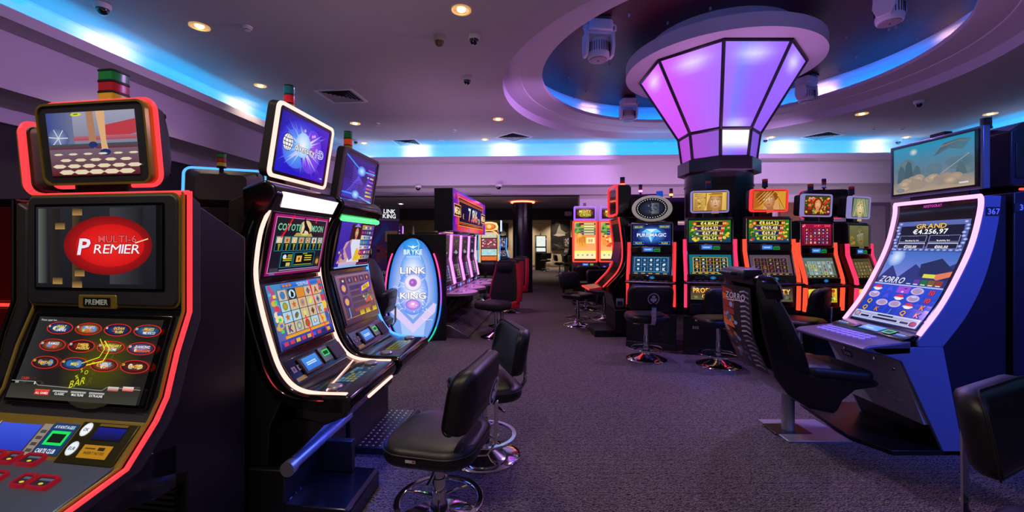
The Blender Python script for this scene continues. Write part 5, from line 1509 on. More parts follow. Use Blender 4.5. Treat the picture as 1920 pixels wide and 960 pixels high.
M().lathe([(.034, -.02), (.034, .02)], 16).build('rail_end', STEEL, b1, loc=(-.30, -.135, .275), rot=(0, PI / 2, 0))
M().prism([(-.115, .0), (-.115, .11), (-.40, .10), (-.42, .085), (-.42, .0)], -.31, .05, 'x').build('foot_step', mat('dark_step_metal', '#3a3c46', .22, .9), b1, bev=.006)
M().box(-.02, .02, -.30, -.11, .11, .27).build('gusset', SATIN, b1, bev=.003)
A = Art(.14, .06); A.text('366', .07, .03, .05, '#9aa0e8', 1)
A.build('number_plate', PRINT, b1, front_map(-.22, -.117, .06, .14))
M().box(-.27, .34, -.33, -.10, .0, .045).build('foot_plate', DSTEEL, b2, bev=.006)
m = M()
for i in range(5):
    for j in range(14):
        x, y = -.245 + j * .0425, -.31 + i * .042
        n0 = len(m.v)
        m.add([(x + .009 * math.cos(a), y + .009 * math.sin(a), .045) for a in [k * PI / 3 for k in range(6)]] + [(x, y, .051)], [(k, (k + 1) % 6, 6) for k in range(6)])
o = m.build('raised_studs', STEEL, b2, smooth=60); o['kind'] = 'stuff'
M().tube([(-.27, -.335, .03), (.32, -.335, .03)], .028, 12).build('plate_edge', BLACK, b2)

# ================================================================== twin-screen machines of the carousel at far left
def art_shoes(A, w, h):
    rng = random.Random(41)
    A.rect(0, 0, w, h, '#5a1420', top='#8a8aa0'); A.rect(0, h * .42, w, h, '#7a7a92', top='#9a9ab0')
    A.rect(0, h * .5, w * .3, h, '#3a4a8a', right='#6a7090'); A.ell(w * .12, h * .6, w * .12, h * .17, '#8a94b8', '#4a5688', 18)
    for k in range(6): A.line([(w * .12, h * .6), (w * (.12 + .11 * math.cos(k)), h * (.6 + .15 * math.sin(k)))], .004, '#c8d0e0')
    A.poly([(w * .62, h * .54), (w, h * .64), (w, h * .86), (w * .66, h * .78)], '#b83a48'); A.rect(w * .3, h * .55, w, h * .62, '#b04050', top='#a86a78')
    A.rect(0, h * .42, w, h * .50, '#6a2838', top='#3a5058')
    A.poly([(w * .57, h), (w * .67, h), (w * .66, h * .55), (w * .68, h * .36), (w * .60, h * .36), (w * .60, h * .55)], '#d8a87a'); A.poly([(w * .46, h), (w * .54, h), (w * .55, h * .55), (w * .53, h * .42), (w * .47, h * .46)], '#a87a5e')
    A.ell(w * .64, h * .36, w * .06, h * .05, '#1a2a6a'); A.ell(w * .51, h * .48, w * .05, h * .05, '#22306a')
    for j in range(4):
        for i in range(6 - (j % 2)):
            A.ell(w * (.1 + .17 * i + (.08 if j % 2 else 0)), h * (.34 - .095 * j), w * (.055 + .012 * j), h * (.018 + .008 * j), '#e0d0b0', n=6)
    A.ell(w * .35, h * .96, w * .06, h * .025, '#d8d81e'); A.ell(w * .35, h * .965, w * .03, h * .012, '#7a7a20')
def art_premier(A, w, h):
    A.rect(0, 0, w, h, '#16161c', top='#24242c')
    for x0, x1, c in ((.02, .10, '#5a6258'), (.12, .20, '#26221c'), (.30, .38, '#4a3a24'), (.60, .86, '#3a3c42')): A.rect(w * x0, h * .05, w * x1, h * .98, c, right='#1a1a20')
    for x, y in ((.34, .95), (.2, .78), (.36, .2), (.18, .1), (.34, .06)): A.rect(w * (x - .04), h * (y - .06), w * (x + .04), h * (y + .02), '#a8824a', top='#4a3a22')
    A.ell(w * .58, h * .52, w * .35, h * .36, '#e81a1a', '#7a0c10', 30); A.ell(w * .60, h * .52, w * .27, h * .26, '#f02a22', '#d01216', 30)
    A.text('MULTI-6', w * .66, h * .60, h * .085, '#e85054', 1, edge='#5a080a', sx=1.4, maxw=w * .30)
    A.text('REMIER', w * .66, h * .48, h * .115, '#f4f4ff', 0, edge='#c01018', slant=.2, sx=1.4, maxw=w * .37); A.text('P', w * .40, h * .51, h * .2, '#e8e8f8', 1, edge='#c01018', slant=.2, sx=1.3)
    A.line([(w * .80, h * .55), (w * .9, h * .60)], .004, '#ffd0a0')
    A.rect(w * .96, 0, w, h, '#050507')
def art_games(A, w, h):
    rng = random.Random(43)
    A.rect(0, 0, w, h, '#1c1a1c', top='#241f1a'); A.rect(0, 0, w * .22, h, '#2c2c2e', right='#1c1a1c'); A.ell(w * .62, h * .42, w * .3, h * .5, '#4a4a0a', '#22201a', 28)
    names = [['GREAT EMPIRE', 'FRUITS BAR', 'OCEAN RUSH', 'FRUITS MEXICO'], ['RAMSES II', 'SWEET PASSION', 'LEGENDARY ROME', 'DANCING DRAGON'], ['FANTASY', 'MEGA', 'LUCKY CAT', 'BLAZING']]
    nums = [['10', '10', '10', '20'], ['20', '20', '20', '20'], ['20', '40', '40', '20']]
    cs = [['#3a5aa8', '#f08a1a', '#2a3a8a', '#3a7ab0'], ['#a8642a', '#7a1a14', '#c8943a', '#8a6a9a'], ['#5a3020', '#2a6ab0', '#b8582a', '#7a2a2a']]
    for j in range(3):
        for i in range(4):
            x, y = w * (.20 + .235 * i), h * (.86 - .215 * j)
            A.ell(x, y, w * .108, h * .078, '#e0281e', n=24); A.ell(x, y, w * .100, h * .070, cs[j][i], '#1a1016', 24)
            A.blobs(x - w * .06, y - h * .045, x + w * .07, y + h * .045, 7, [cs[j][i], '#d8b04a', '#5a8ac8', '#c84a3a', '#e8d8b0'], .006, .014, rng)
            A.text(nums[j][i], x - w * .085, y + h * .02, h * .026, '#f0d83a' if j == 2 else '#f0f0f0', 1)
            a, *b = names[j][i].split(' ')
            A.text(a, x + w * .01, y + (h * .02 if b else 0), h * .032, ['#f4e85a', '#e8ecff', '#ffd24a'][(i + j) % 3], 1, maxw=w * .15, edge='#2a0a10', slant=.2)
            if b: A.text(b[0], x + w * .02, y - h * .024, h * .032, ['#f4e85a', '#e8ecff', '#ff7a4a'][(i + j + 1) % 3], 1, maxw=w * .15, edge='#2a0a10', slant=.2)
    A.rect(0, 0, w, h * .17, '#3c3c34', top='#2a2a24'); A.line([(0, h * .20), (w * .18, h * .20), (w * .22, h * .16), (w * .72, h * .14), (w * .75, h * .18), (w, h * .17)], .0025, '#8a8a80')
    A.text('CASH', w * .10, h * .235, h * .03, '#e03a1e', 1); A.text('0', w * .19, h * .185, h * .035, '#f0f0f0', 1); A.text('EUR', w * .02 + .015, h * .185, h * .02, '#d0d0d0', 1)
    for k, (t, c) in enumerate((('ALL GAMES', '#c81e14'), ('CLASSIC', '#5a5a58'), ('MULTILINE', '#5a5a58'), ('EXTRALINE', '#5a5a58'))):
        x = w * (.27 + .14 * k); A.rect(x - w * .058, h * .05, x + w * .058, h * .115, c if k == 0 else '#2e2e2c'); A.rect(x - w * .058, h * .095, x + w * .058, h * .115, '#e04a3a' if k == 0 else '#a8a8a4'); A.text(t, x, h * .075, h * .026, '#f0f0ee', 1, maxw=w * .10)
    A.rect(w * .76, h * .14, w * .84, h * .19, '#a8281e', top='#d0d0c8'); A.rect(w * .87, h * .15, w * .95, h * .20, '#d83a2a', top='#e8d8d0')
    Y = '#e8e81e'                                   # neon sign's reflection painted into the screen picture
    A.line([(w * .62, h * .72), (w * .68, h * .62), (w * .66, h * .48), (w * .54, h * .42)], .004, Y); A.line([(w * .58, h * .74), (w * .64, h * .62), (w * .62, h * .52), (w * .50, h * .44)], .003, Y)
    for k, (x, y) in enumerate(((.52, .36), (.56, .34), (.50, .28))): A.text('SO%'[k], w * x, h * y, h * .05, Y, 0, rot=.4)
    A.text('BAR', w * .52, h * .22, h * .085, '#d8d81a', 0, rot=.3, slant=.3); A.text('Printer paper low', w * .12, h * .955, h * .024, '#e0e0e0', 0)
def art_black(A, w, h): A.rect(0, 0, w, h, '#08080a', top='#0e0e12')

def premier(label, loc, rz, strip, detail=True, group='twin-screen machines of the left carousel', tx=-.05):
    root = empty('twin_screen_machine', label, 'slot machine', (loc[0], loc[1], 0), rz, group)
    hw = .35
    prof = [(0, 1.485), (0, 1.05), (-.048, .917), (-.087, .77), (-.125, .703), (-.22, .591), (-.40, .548)]
    M().prism([(.03, 1.47), (.30, 1.33), (.30, .06), (.02, .06), (.02, .45), (-.12, .50), (-.10, .70), (-.05, .80), (.02, 1.02)], -hw + .03, hw - .03, 'x').build('cabinet', mat('violet_black_panel', '#0b0811', .4, noise=.05), root, bev=.006)
    M().prism([(.305, 1.327), (.03, 1.475), (.03, 1.48), (.31, 1.335)], -hw + .05, hw - .05, 'x').build('sloped_lid', BLACK, root, smooth=0)
    M().prism(prof + [(p[0] + .05, p[1] - .03) for p in prof[::-1]], -hw, hw, 'x').build('front_frame', DGREY, root, bev=.008)
    M().box(-hw + .02, hw - .02, -.02, .30, 0, .06).build('base', BLACK, root)
    for sx in (-1, 1):
        if sx > 0: M().tube([(sx * (hw + .004), y - .004, z + .004) for y, z in [(0, 1.489)] + prof[1:]], .008, 8).build('edge_light', strip if detail else GLOSS, root)
        M().tube([(sx * (hw - .018), y - .008, z + .006) for y, z in prof], .006, 8).build('chrome_edge', GOLDCH, root)
    M().tube([(-hw + .08, -.004, 1.489), (hw, -.004, 1.489)], .008, 8).build('edge_light', strip if detail else GLOSS, root)
    # upper monitor
    M().prism(rr(.66, .41, .03), -.022, .02, 'y').build('upper_bezel', DGREY, root, loc=(-.012, .0, 1.277), bev=.006)
    M().ring(rr(.675, .425, .035), rr(.655, .405, .03), -.014, .02, 'y').build('bezel_trim', GOLDCH, root, loc=(-.012, .0, 1.277))
    M().prism(rr(.575, .325, .008), -.0235, -.018, 'y').build('upper_glass', GLOSS, root, loc=(-.018, 0, 1.29))
    A = Art(.555, .305); (art_premier if detail else art_black)(A, .555, .305)
    A.build('upper_screen', SCREEN, root, front_map(-.018, -.0245, 1.137, .555))
    # ribbed strip with name badge
    m = M().prism([(-.006, 1.052), (-.006, 1.068), (.01, 1.068), (.01, 1.052)], -.3, .3, 'x')
    for k in range(7): m.box(-hw + .02, hw - .02, -.012, .0, 1.052 + k * .0105, 1.058 + k * .0105)
    m.build('ribbed_strip', BLACK, root, smooth=0)
    if detail:
        p = M().prism(rr(.17, .052, .008), -.02, .0, 'y').build('name_badge', GOLDCH, root, loc=(-.02, -.004, 1.085), bev=.003)
        A = Art(.12, .032); A.rect(0, 0, .12, .032, '#0a0a0c'); A.text('PREMIER', .06, .016, .02, '#cfe8d8', 1, maxw=.1); A.build('badge_text', PRINT, p, front_map(.0, -.0212, -.016, .12))
    # lower slanted monitor
    def slope(nm, f, za, zb, wd, m_=SCREEN, lift=.012, glass=True, x=0.0):
        ya, yb_ = interp(prof, za), interp(prof, zb)
        L = math.hypot(yb_ - ya, zb - za); tl = math.atan2(yb_ - ya, zb - za)
        if glass: M().box(-wd / 2 - .028, wd / 2 + .028, -.004, .012, -.016, L + .014).build(nm + '_glass', GLOSS, root, loc=(x, ya - lift, za), rot=(-tl, 0, 0), bev=.003)
        A = Art(wd, L); f(A, wd, L)
        return A.build(nm, m_, root, plane_map((x - wd / 2, ya - lift - .006, za), (1, 0, 0), (0, math.sin(tl), math.cos(tl))))
    slope('lower_screen', art_games if detail else art_black, .750, 1.025, .545, x=.0)
    # service panel
    za, zb = .588, .690
    ya, yb_ = interp(prof, za), interp(prof, zb); L = math.hypot(yb_ - ya, zb - za); tl = math.atan2(yb_ - ya, zb - za)
    pn = M().box(-hw + .02, hw - .02, -.006, .012, -.004, L + .012).build('service_panel', GOLDCH, root, loc=(0, ya - .004, za), rot=(-tl, 0, 0), bev=.003)
    if detail:
        M().box(.095, .315, -.012, -.006, .01, L).build('button_plate', mat('olive_plate', '#4a4520', .3, .7), pn, bev=.003)
        A = Art(.17, .085); A.rect(0, 0, .17, .085, '#2438b8', top='#3a55d8'); A.build('display', SCREEN, pn, front_map(-.145, -.0075, .035, .17))
        M().box(-.255, -.234, -.010, -.006, .03, .125).build('display_clip', STEEL, pn, bev=.002)
        A = Art(.035, .1); A.rect(0, 0, .035, .1, '#b8bcc0'); [A.rect(.006, .01 + .02 * k, .029, .02 + .02 * k, '#5a5e62') for k in range(4)]; A.build('sticker', PRINT, pn, front_map(-.036, -.0075, .025, .035))
        A = Art(.10, .10); A.rect(0, 0, .10, .10, '#143a6a'); A.text('AVANTAGES', .05, .088, .010, '#d8e8f8', 1, maxw=.08); A.text('CARTE CLUB', .045, .012, .013, '#f0f4fa', 1, maxw=.075); A.rect(.012, .03, .088, .075, '#1ae05a'); A.rect(.022, .038, .078, .066, '#0a1a10'); A.build('card_reader', SCREEN, pn, front_map(.035, -.008, .03, .10))
        for k, z in enumerate((.035, .095)):
            A = Art(.04, .04); A.ell(.02, .02, .019, .022, '#d8dce0'); A.ell(.02, .02, .016, .018, '#e8f0f8' if k == 0 else '#f0f4f8'); A.text('OK' if k else 'EUR', .02, .02, .01, '#2a3a4a', 1); A.build('round_button', SCREEN, pn, front_map(.128, -.0128, z, .04))
        A = Art(.11, .04); A.rect(0, 0, .11, .04, '#05051a', top='#101a8a'); A.build('bill_slot', SCREEN, pn, front_map(.225, -.0128, .085, .11))
        A = Art(.11, .04); A.rect(0, 0, .11, .04, '#e0b01a'); A.rect(.06, .024, .085, .034, '#3a2a08'); A.rect(.01, .027, .05, .031, '#6a5010'); A.text('INSERT NOTES', .055, .016, .008, '#5a4408', 1); A.build('bill_label', PRINT, pn, front_map(.22, -.0128, .03, .11))
        M().box(.17, .28, -.016, -.010, .128, .136).build('slot_lip', GOLDCH, pn)
    # button deck
    p0, p1 = Vector((0, -.20, .612)), Vector((0, -.40, .556))
    tl2 = math.atan2(p0.z - p1.z, p0.y - p1.y)
    dk = M().box(-hw + .03, hw - .03, -.24, .0, -.03, .0).build('button_deck', mat('blue_grey_deck', '#5f6d80', .28, .45), root, loc=(0, -.185, .617), rot=(tl2, 0, 0), bev=.004)
    if detail:
        rb = mat('red_button', '#4a0a14', .2, emit='#ff1e3a', strength=.22)
        for j, (y, xs) in enumerate(((-.055, (-.275, -.205, -.135, -.065, .015)), (-.13, (-.245, -.175, -.105, -.02, .10, .17)))):
            for i, x in enumerate(xs):
                wd = .075 if (j, i) in ((0, 4), (1, 3), (1, 5)) else .052
                b = M().ring(rr(wd, .046, .008, 3), rr(wd - .012, .034, .006, 3), .0, .012, 'z').build('button', rb, dk, loc=(x, y, 0))
                A = Art(wd - .012, .034); A.rect(0, 0, wd - .012, .034, '#1a1a20'); A.ell((wd - .012) / 2, .011, .008, .004, '#d8c81e'); A.rect(.008, .022, wd - .02, .03, '#4a5a6a')
                A.build('button_cap', SCREEN, b, plane_map((-(wd - .012) / 2, -.017, .006), (1, 0, 0), (0, 1, 0)))
        A = Art(.09, .05); A.poly([(0, 0), (.07, 0), (.09, .05), (.02, .05)], '#1018e0'); [A.rect(.02 + .014 * k, .008, .026 + .014 * k, .012, '#c8d0ff') for k in range(4)]
        A.build('ticket_slot', SCREEN, dk, plane_map((.15, -.035, .001), (1, 0, 0), (0, 1, 0)))
    M().prism([(-.42, .54), (-.40, .50), (-.1, .42), (-.02, .42), (-.02, .58), (-.2, .60)], -hw + .03, hw - .03, 'x').build('deck_body', GLOSS, root, bev=.006)
    m = M()
    for k in range(14): m.box(-.25, hw - .06, -.006, .02, .10 + k * .022, .112 + k * .022)
    m.build('vent_grille', BLACK, root, smooth=0)
    # topper
    tw, th = .48, .30
    tp = M().prism(rr(tw, th, .035), -.01, .03, 'y').build('topper', DGREY, root, loc=(tx, -.005, 1.68), rot=(.10, 0, 0), bev=.008)
    M().ring(rr(tw + .006, th + .006, .038), rr(tw - .01, th - .01, .03), -.014, .03, 'y').build('topper_trim', GOLDCH, tp)
    A = Art(tw - .085, th - .065); (art_shoes if detail else art_black)(A, tw - .085, th - .065)
    A.build('topper_screen', SCREEN, tp, plane_map((-(tw - .085) / 2, -.0115, -(th - .065) / 2), (1, 0, 0), (0, 0, 1)))
    M().tube([(a, .02, b) for a, b in rr(tw + .022, th + .018, .045)], .0075 if detail else .013, 8, closed=True).build('rim_light', strip, tp)
    M().loft([[(a, y, b) for a, b in rr(w_, h_, .04)] for y, w_, h_ in ((.03, tw - .01, th - .01), (.08, tw - .03, th - .02), (.16, tw - .18, th - .12))]).build('rear_shell', mat('rear_shell', '#4a4146', .5, noise=.06), tp, smooth=35)
    for x, z in ((-.2, .11), (.2, .11), (-.2, -.11), (.2, -.11)):
        M().lathe([(.012, -.002), (.012, .003), (.001, .004)], 10).build('screw', BLACK, tp, loc=(x, .095, z), rot=(-PI / 2, 0, 0))
    M().box(tx - .12, tx + .12, .01, .12, 1.45, 1.56).build('topper_stalk', BLACK, root, bev=.006)
    beacon(root, (tx + .01, .05, 1.835), .034, .125, 'yrg', True) if detail else beacon(root, (tx + .01, .10, 1.835), .028, .09, 'yrg')
    return root
RED2 = led('red_edge', (1.0, .035, .045), 1.7)
premier('twin-screen machine with red edge light showing a red oval, nearest at left', (-1.5245, 1.6025), math.radians(-8.6), RED2)
premier('dark twin-screen machine turned away at the left edge, red rim on its topper', (-2.165, 2.20), math.radians(-90), RED2, False, tx=.08)
premier('twin-screen machine seen from behind with blue rim and round beacon', (-2.12, 3.06), math.radians(203), BLUEL, False)
# ================================================================== blue slanted machine on the right
VIOW = led('violet_white_strip', (1.0, .40, 1.0), 1.7)
SILVB = mat('silver_blue_panel', '#6a78a8', .42, .35, noise=.03)
NAVY = mat('navy_case', '#10132c', .4, noise=.06, nscale=5)
root = empty('slanted_screen_machine', 'blue slanted slot machine with violet-white light loop and wide landscape topper at right', 'slot machine', (2.9, 2.92, 0), math.radians(-90), 'slanted-screen machines on the right')
FP = smoothpath([(.012, 1.60), (.008, 1.51), (-.044, 1.304), (-.132, 1.107), (-.242, .909), (-.373, .735)], 5)
FB = smoothpath([(.115, 1.60), (.09, 1.40), (.023, 1.12), (-.089, .875), (-.245, .667)], 5)
hw = .31
for sx in (-1, 1):
    a, b = sorted((sx * hw, sx * (hw - .02)))
    M().prism(FP + [(-.40, .70), (-.40, .667)] + FB[::-1], a, b, 'x').build('side_panel', SILVB, root, bev=.004)
    M().prism([(-.245, .667), (-.69, .66), (-.66, .635), (-.5, .577), (-.235, 0), (-.114, 0)], a, b, 'x').build('side_leg', SILVB, root, bev=.004)
M().prism([(.165, .0), (.165, 1.60), (.11, 1.605), (.085, 1.38), (.02, 1.12), (-.09, .875), (-.24, .66), (-.12, .02), (-.1, 0)], -hw + .02, hw - .02, 'x').build('cabinet', NAVY, root, bev=.004)
M().prism(FP + [(p[0] + .05, p[1] + .0) for p in FP[::-1]], -hw + .02, hw - .02, 'x').build('screen_bed', GLOSS, root)
loop = [(-hw + .016, y - .008, z) for y, z in FP[::-1]] + [(hw - .016, y - .008, z) for y, z in FP]
M().tube(loop, .0135, 8).build('light_loop', VIOW, root)
A = Art(.2, .04); A.text('ARISTOCRAT', .1, .02, .018, '#d04ac8', 1, maxw=.13); A.build('maker_mark', SCREEN, root, plane_map((-.1, -.004, 1.545), (1, 0, 0), (0, 0, 1)))
# curved screen, parametrised by arc length
SEG = [(0, FP[0])]
ln = [0]
for p, q in zip(FP, FP[1:]): ln.append(ln[-1] + math.hypot(q[0] - p[0], q[1] - p[1]))
TOT = ln[-1]
def curve_at(s):                                    # s from the bottom up
    s = TOT - s
    for i in range(len(FP) - 1):
        if ln[i] <= s <= ln[i + 1] + 1e-9:
            t = (s - ln[i]) / (ln[i + 1] - ln[i]); p, q = FP[i], FP[i + 1]
            d = Vector((q[0] - p[0], q[1] - p[1])).normalized()
            return p[0] + (q[0] - p[0]) * t, p[1] + (q[1] - p[1]) * t, (d.y, -d.x)
    return FP[0][0], FP[0][1], (-1, 0)
def fmap(x0, s0):
    def f(x, y, d):
        py, pz, n = curve_at(min(max(s0 + y, 0), TOT))
        return Vector((x0 + x, py + n[0] * (d + .003), pz + n[1] * (d + .003)))
    return f
def art_rider(A, w, h):
    rng = random.Random(51)
    A.rect(0, 0, w, h, '#2a4aa8', top='#4a7ad0')
    A.rect(0, h * .40, w, h * .72, '#7a8ad8', top='#3a6ac0'); A.ell(w * .14, h * .66, w * .13, h * .1, '#d8ecff', '#5a84d8', 20)
    A.poly([(w * .0, h * .44), (w * .14, h * .58), (w * .3, h * .46), (w * .48, h * .6), (w * .7, h * .5), (w * 1, h * .62), (w, h * .40), (0, h * .40)], '#24347a')
    A.poly([(w * .55, h * .60), (w * .80, h * .66), (w, h * .56), (w, h * .46), (w * .6, h * .48)], '#1c2a58'); A.poly([(w * .75, h * .50), (w, h * .55), (w, h * .50), (w * .85, h * .46)], '#e07a5a')
    # jackpot board
    A.rect(0, h * .72, w, h, '#3a4a8a', top='#5a6ab0'); A.rect(w * .06, h * .755, w * .94, h * .965, '#10162e')
    A.text('GRAND', w * .5, h * .955, h * .042, '#e8c06a', 1, maxw=w * .42, edge='#4a2a10', sx=1.3)
    A.text('€4.256,97', w * .5, h * .905, h * .042, '#ffffff', 1, maxw=w * .5, sx=1.2)
    for x, y, a, b in ((.28, .84, 'MAJOR', '€1.824,47'), (.72, .84, 'MAXI', '€530,47'), (.28, .775, 'MINOR', '€250,00'), (.72, .775, 'MINI', '€100,00')):
        A.rect(w * (x - .2), h * (y - .028), w * (x + .2), h * (y + .028), '#b8c0e8'); A.rect(w * (x - .195), h * (y - .026), w * (x + .195), h * (y + .026), '#141a38')
        A.text(a, w * x, h * (y + .014), h * .019, '#e8ecff', 1, maxw=w * .25); A.text(b, w * x, h * (y - .011), h * .024, '#ffffff', 1, maxw=w * .3)
    for sx in (0, 1):                                 # silver scrollwork down both sides of the board
        for k in range(9):
            x = w * (.03 + .02 * math.sin(k * 1.7)); x = w - x if sx else x
            A.ell(x, h * (.74 + .03 * k), w * .03, h * .012, '#d8e0ff', '#5a6ac0', 10)
    for k in range(12): A.ell(w * (.06 + .08 * k), h * .735, w * .035, h * .010, '#c8d4ff', '#4a5ab8', 10)
    A.text('ZORRO', w * .25, h * .435, h * .06, '#d8dcf8', 1, maxw=w * .38, edge='#2a2a6a', slant=.25)
    for k, c in enumerate(('#123a8a', '#5a3a9a', '#1a6a3a', '#7a5a1e', '#8a3a2a')): A.rect(w * (.47 + .1 * k), h * .40, w * (.56 + .1 * k), h * .455, c); A.rect(w * (.485 + .1 * k), h * .405, w * (.545 + .1 * k), h * .413, '#e8e8f0')
    A.rect(w * .66, h * .475, w * .82, h * .51, '#d8d84a'); A.rect(0, h * .383, w, h * .395, '#c8d0f4')
    for k in range(20): A.ell(w * (.025 + .05 * k), h * .388, w * .022, h * .008, '#e8ecff', '#6a78d0', 8)
    A.rect(0, h * .09, w, h * .382, '#1a3ac0', top='#1c4ad0')
    for k in range(1, 5): A.rect(w * .2 * k - w * .003, h * .09, w * .2 * k + w * .003, h * .382, '#2a5ae8')
    cells = [['h', 'b', 'w', 's', 't'], ['s', 'b', 'h', 's', 't'], ['Q', 's', 's', 'h', 'K'], ['Q', 'K', 'J', 'Q', 'K']]
    for j in range(4):
        for i in range(5):
            x, y, c = w * (.1 + .2 * i), h * (.345 - .073 * j), cells[j][i]
            if c in 'QKJ': A.text(c, x, y, h * .045, {'Q': '#f0b03a', 'K': '#f0803a', 'J': '#4a8ae8'}[c], 1, edge='#3a1a0a')
            elif c == 't': A.text('10', x, y, h * .045, '#e83a4a', 1, edge='#5a0a1a')
            elif c == 'h': A.ell(x, y - h * .008, w * .075, h * .014, '#e8d0d8', n=14); A.poly([(x - w * .06, y), (x + w * .06, y), (x + w * .03, y + h * .028), (x - w * .04, y + h * .024)], '#e02a3a'); A.ell(x, y - h * .018, w * .05, h * .012, '#f0f0f8', n=10)
            elif c == 's': A.ell(x, y, w * .09, h * .034, '#e8e8ff', '#b8a8e8', 16); A.ell(x, y, w * .065, h * .026, '#7a9ad8', '#c88a9a', 14)
            elif c == 'w': A.rect(x - w * .09, y - h * .032, x + w * .09, y + h * .032, '#9a4ad8'); A.poly([(x - w * .05, y + h * .01), (x + w * .05, y + h * .02), (x + w * .03, y - h * .005), (x - w * .03, y - h * .01)], '#0a0a14'); A.text('10', x, y - h * .018, h * .02, '#ffffff', 1)
            else: A.poly([(x - w * .05, y - h * .02), (x, y + h * .03), (x + w * .05, y - h * .02)], '#4a4ae0')
    A.rect(0, 0, w, h * .088, '#8a90c0', top='#b0b4d8'); A.frame(w * .01, h * .006, w * .99, h * .082, w * .008, '#e0e4f8')
    for x0, x1 in ((.12, .28), (.32, .72), (.74, .88)): A.rect(w * x0, h * .02, w * x1, h * .05, '#e0e4f8'); A.rect(w * (x0 + .01), h * .024, w * (x1 - .01), h * .046, '#1a2050')
    A.rect(w * .38, h * .06, w * .62, h * .075, '#1a2050'); A.ell(w * .93, h * .036, w * .05, h * .026, '#c02a4a', '#5a1020', 14); A.ell(w * .06, h * .05, w * .05, h * .03, '#c8b0c0', '#7a6a90', 12)
wS, hS = .50, TOT - .17
A = Art(wS, hS); art_rider(A, wS, hS)
A.build('curved_screen', SCREEN, root, fmap(-wS / 2, .03), [hS * i / 22 for i in range(1, 22)])
# console, deck and front
M().prism([(-.36, .745), (-.47, .715), (-.48, .69), (-.34, .69)], -hw + .02, hw - .02, 'x').build('console', GLOSS, root, bev=.006)
tc = math.atan2(.11, .03)
cm = lambda x0: plane_map((x0, -.468, .718), (1, 0, 0), (0, .965, .263))
for nm, x0, w_, h_ in (('display', -.06, .15, .075), ('card_reader', .11, .075, .075)):
    A = Art(w_, h_)
    if nm == 'display': A.rect(0, 0, w_, h_, '#2a8ae8', top='#4aa8ff'); A.rect(w_ * .2, h_ * .35, w_ * .6, h_ * .5, '#a8dcff')
    else: A.rect(0, 0, w_, h_, '#0a1a10'); A.frame(.004, .01, w_ - .004, h_ - .014, .009, '#1ae04a'); A.rect(.02, .03, w_ - .02, h_ - .03, '#12302a')
    A.build(nm, SCREEN, root, (lambda f: (lambda x, y, d: f(x, y, d + .001)))(cm(x0)))
for x0, w_ in ((-.27, .10), (.205, .07)):
    A = Art(w_, .06)
    for k in range(4): A.rect(w_ * (.04 + .24 * k), .02, w_ * (.2 + .24 * k), .034, '#8ac0ff')
    A.rect(0, .008, w_, .014, '#2a5ae8'); A.build('lit_legend', SCREEN, root, (lambda f: (lambda x, y, d: f(x, y, d + .001)))(cm(x0)))
A = Art(.03, .06); A.rect(0, 0, .03, .06, '#5a5a68'); A.build('sticker', PRINT, root, (lambda f: (lambda x, y, d: f(x, y, d + .001)))(cm(-.115)))
d = M().prism([(-.44, .70), (-.52, .69), (-.70, .672), (-.735, .655), (-.73, .635), (-.60, .61), (-.44, .62)], -hw - .02, hw - .0, 'x').build('button_deck', mat('violet_grey_deck', '#5a5570', .35, .5), root, bev=.010, seg=3)
kb = M()
for j in range(3):
    for i in range(9):
        x, y = -.24 + i * .047 + .01 * j, -.53 - .045 * j
        z = .690 - (abs(y) - .52) * .1
        n0 = len(kb.v)
        kb.prism(rr(.036, .032, .012, 3, x, y), z - .004, z + .009, 'z')
kb.build('keypad', mat('violet_keys', '#a89ad8', .35, emit='#8a6ae0', strength=.22), d, bev=.002)
M().prism([(-.70, .63), (-.5, .577), (-.346, .178), (-.30, .178), (-.40, .60), (-.6, .64)], -hw + .02, hw - .02, 'x').build('front_door', mat('grey_front', '#93939c', .55, .0, noise=.05), root, bev=.004)
fd = plane_map((-hw + .02, -.346 - .003, .178), (1, 0, 0), (0, -.154, .399))
A = Art(.58, .42); A.text('ARISTOCRAT', .38, .13, .030, '#b8b8c4', 1, maxw=.26); A.ell(.41, .16, .012, .010, '#b8b8c4'); A.line([(.0, .20), (.58, .215)], .002, '#3a3a44'); A.rect(.10, .335, .19, .385, '#101014'); A.text('508', .145, .36, .03, '#d8d8e0', 1)
for k in range(6): A.rect(.40 + .02 * k, .222, .412 + .02 * k, .226, '#8a8a94')
A.build('front_lettering', PRINT, root, fd)
for x, t in ((.10, .39), (-.15, .40), (.24, .36)):
    p = fd(x + .29, t, 0)
    M().lathe([(.012, 0), (.012, .008), (.001, .01)], 12).build('lock', CHROME, root, loc=p, rot=(PI / 2, 0, 0))
M().prism([(-.33, .178), (-.2, .178), (-.12, .0), (-.22, .0)], -hw + .03, hw - .03, 'x').build('kick_panel', BLACK, root)
M().add([(-.31, -.10, .0), (.31, -.10, 0), (.31, -.56, 0), (.10, -.66, 0), (-.50, -.58, 0), (-.50, -.10, 0)] + [(-.31, -.10, .03), (.31, -.10, .03), (.31, -.56, .03), (.10, -.66, .03), (-.50, -.58, .03), (-.50, -.10, .03)],
        [(0, 1, 2, 3, 4, 5), (6, 7, 8, 9, 10, 11)] + [(i, (i + 1) % 6, 6 + (i + 1) % 6, 6 + i) for i in range(6)]).build('foot_plate', mat('black_foot_plate', '#0c0c10', .35), root, bev=.004)
A = Art(.09, .055); A.rect(0, 0, .09, .055, '#1c2038'); A.text('367', .05, .028, .036, '#c8cce8', 1); A.build('number_plate', PRINT, root, plane_map((hw + .001, .015, 1.475), (0, 1, 0), (0, 0, 1)))
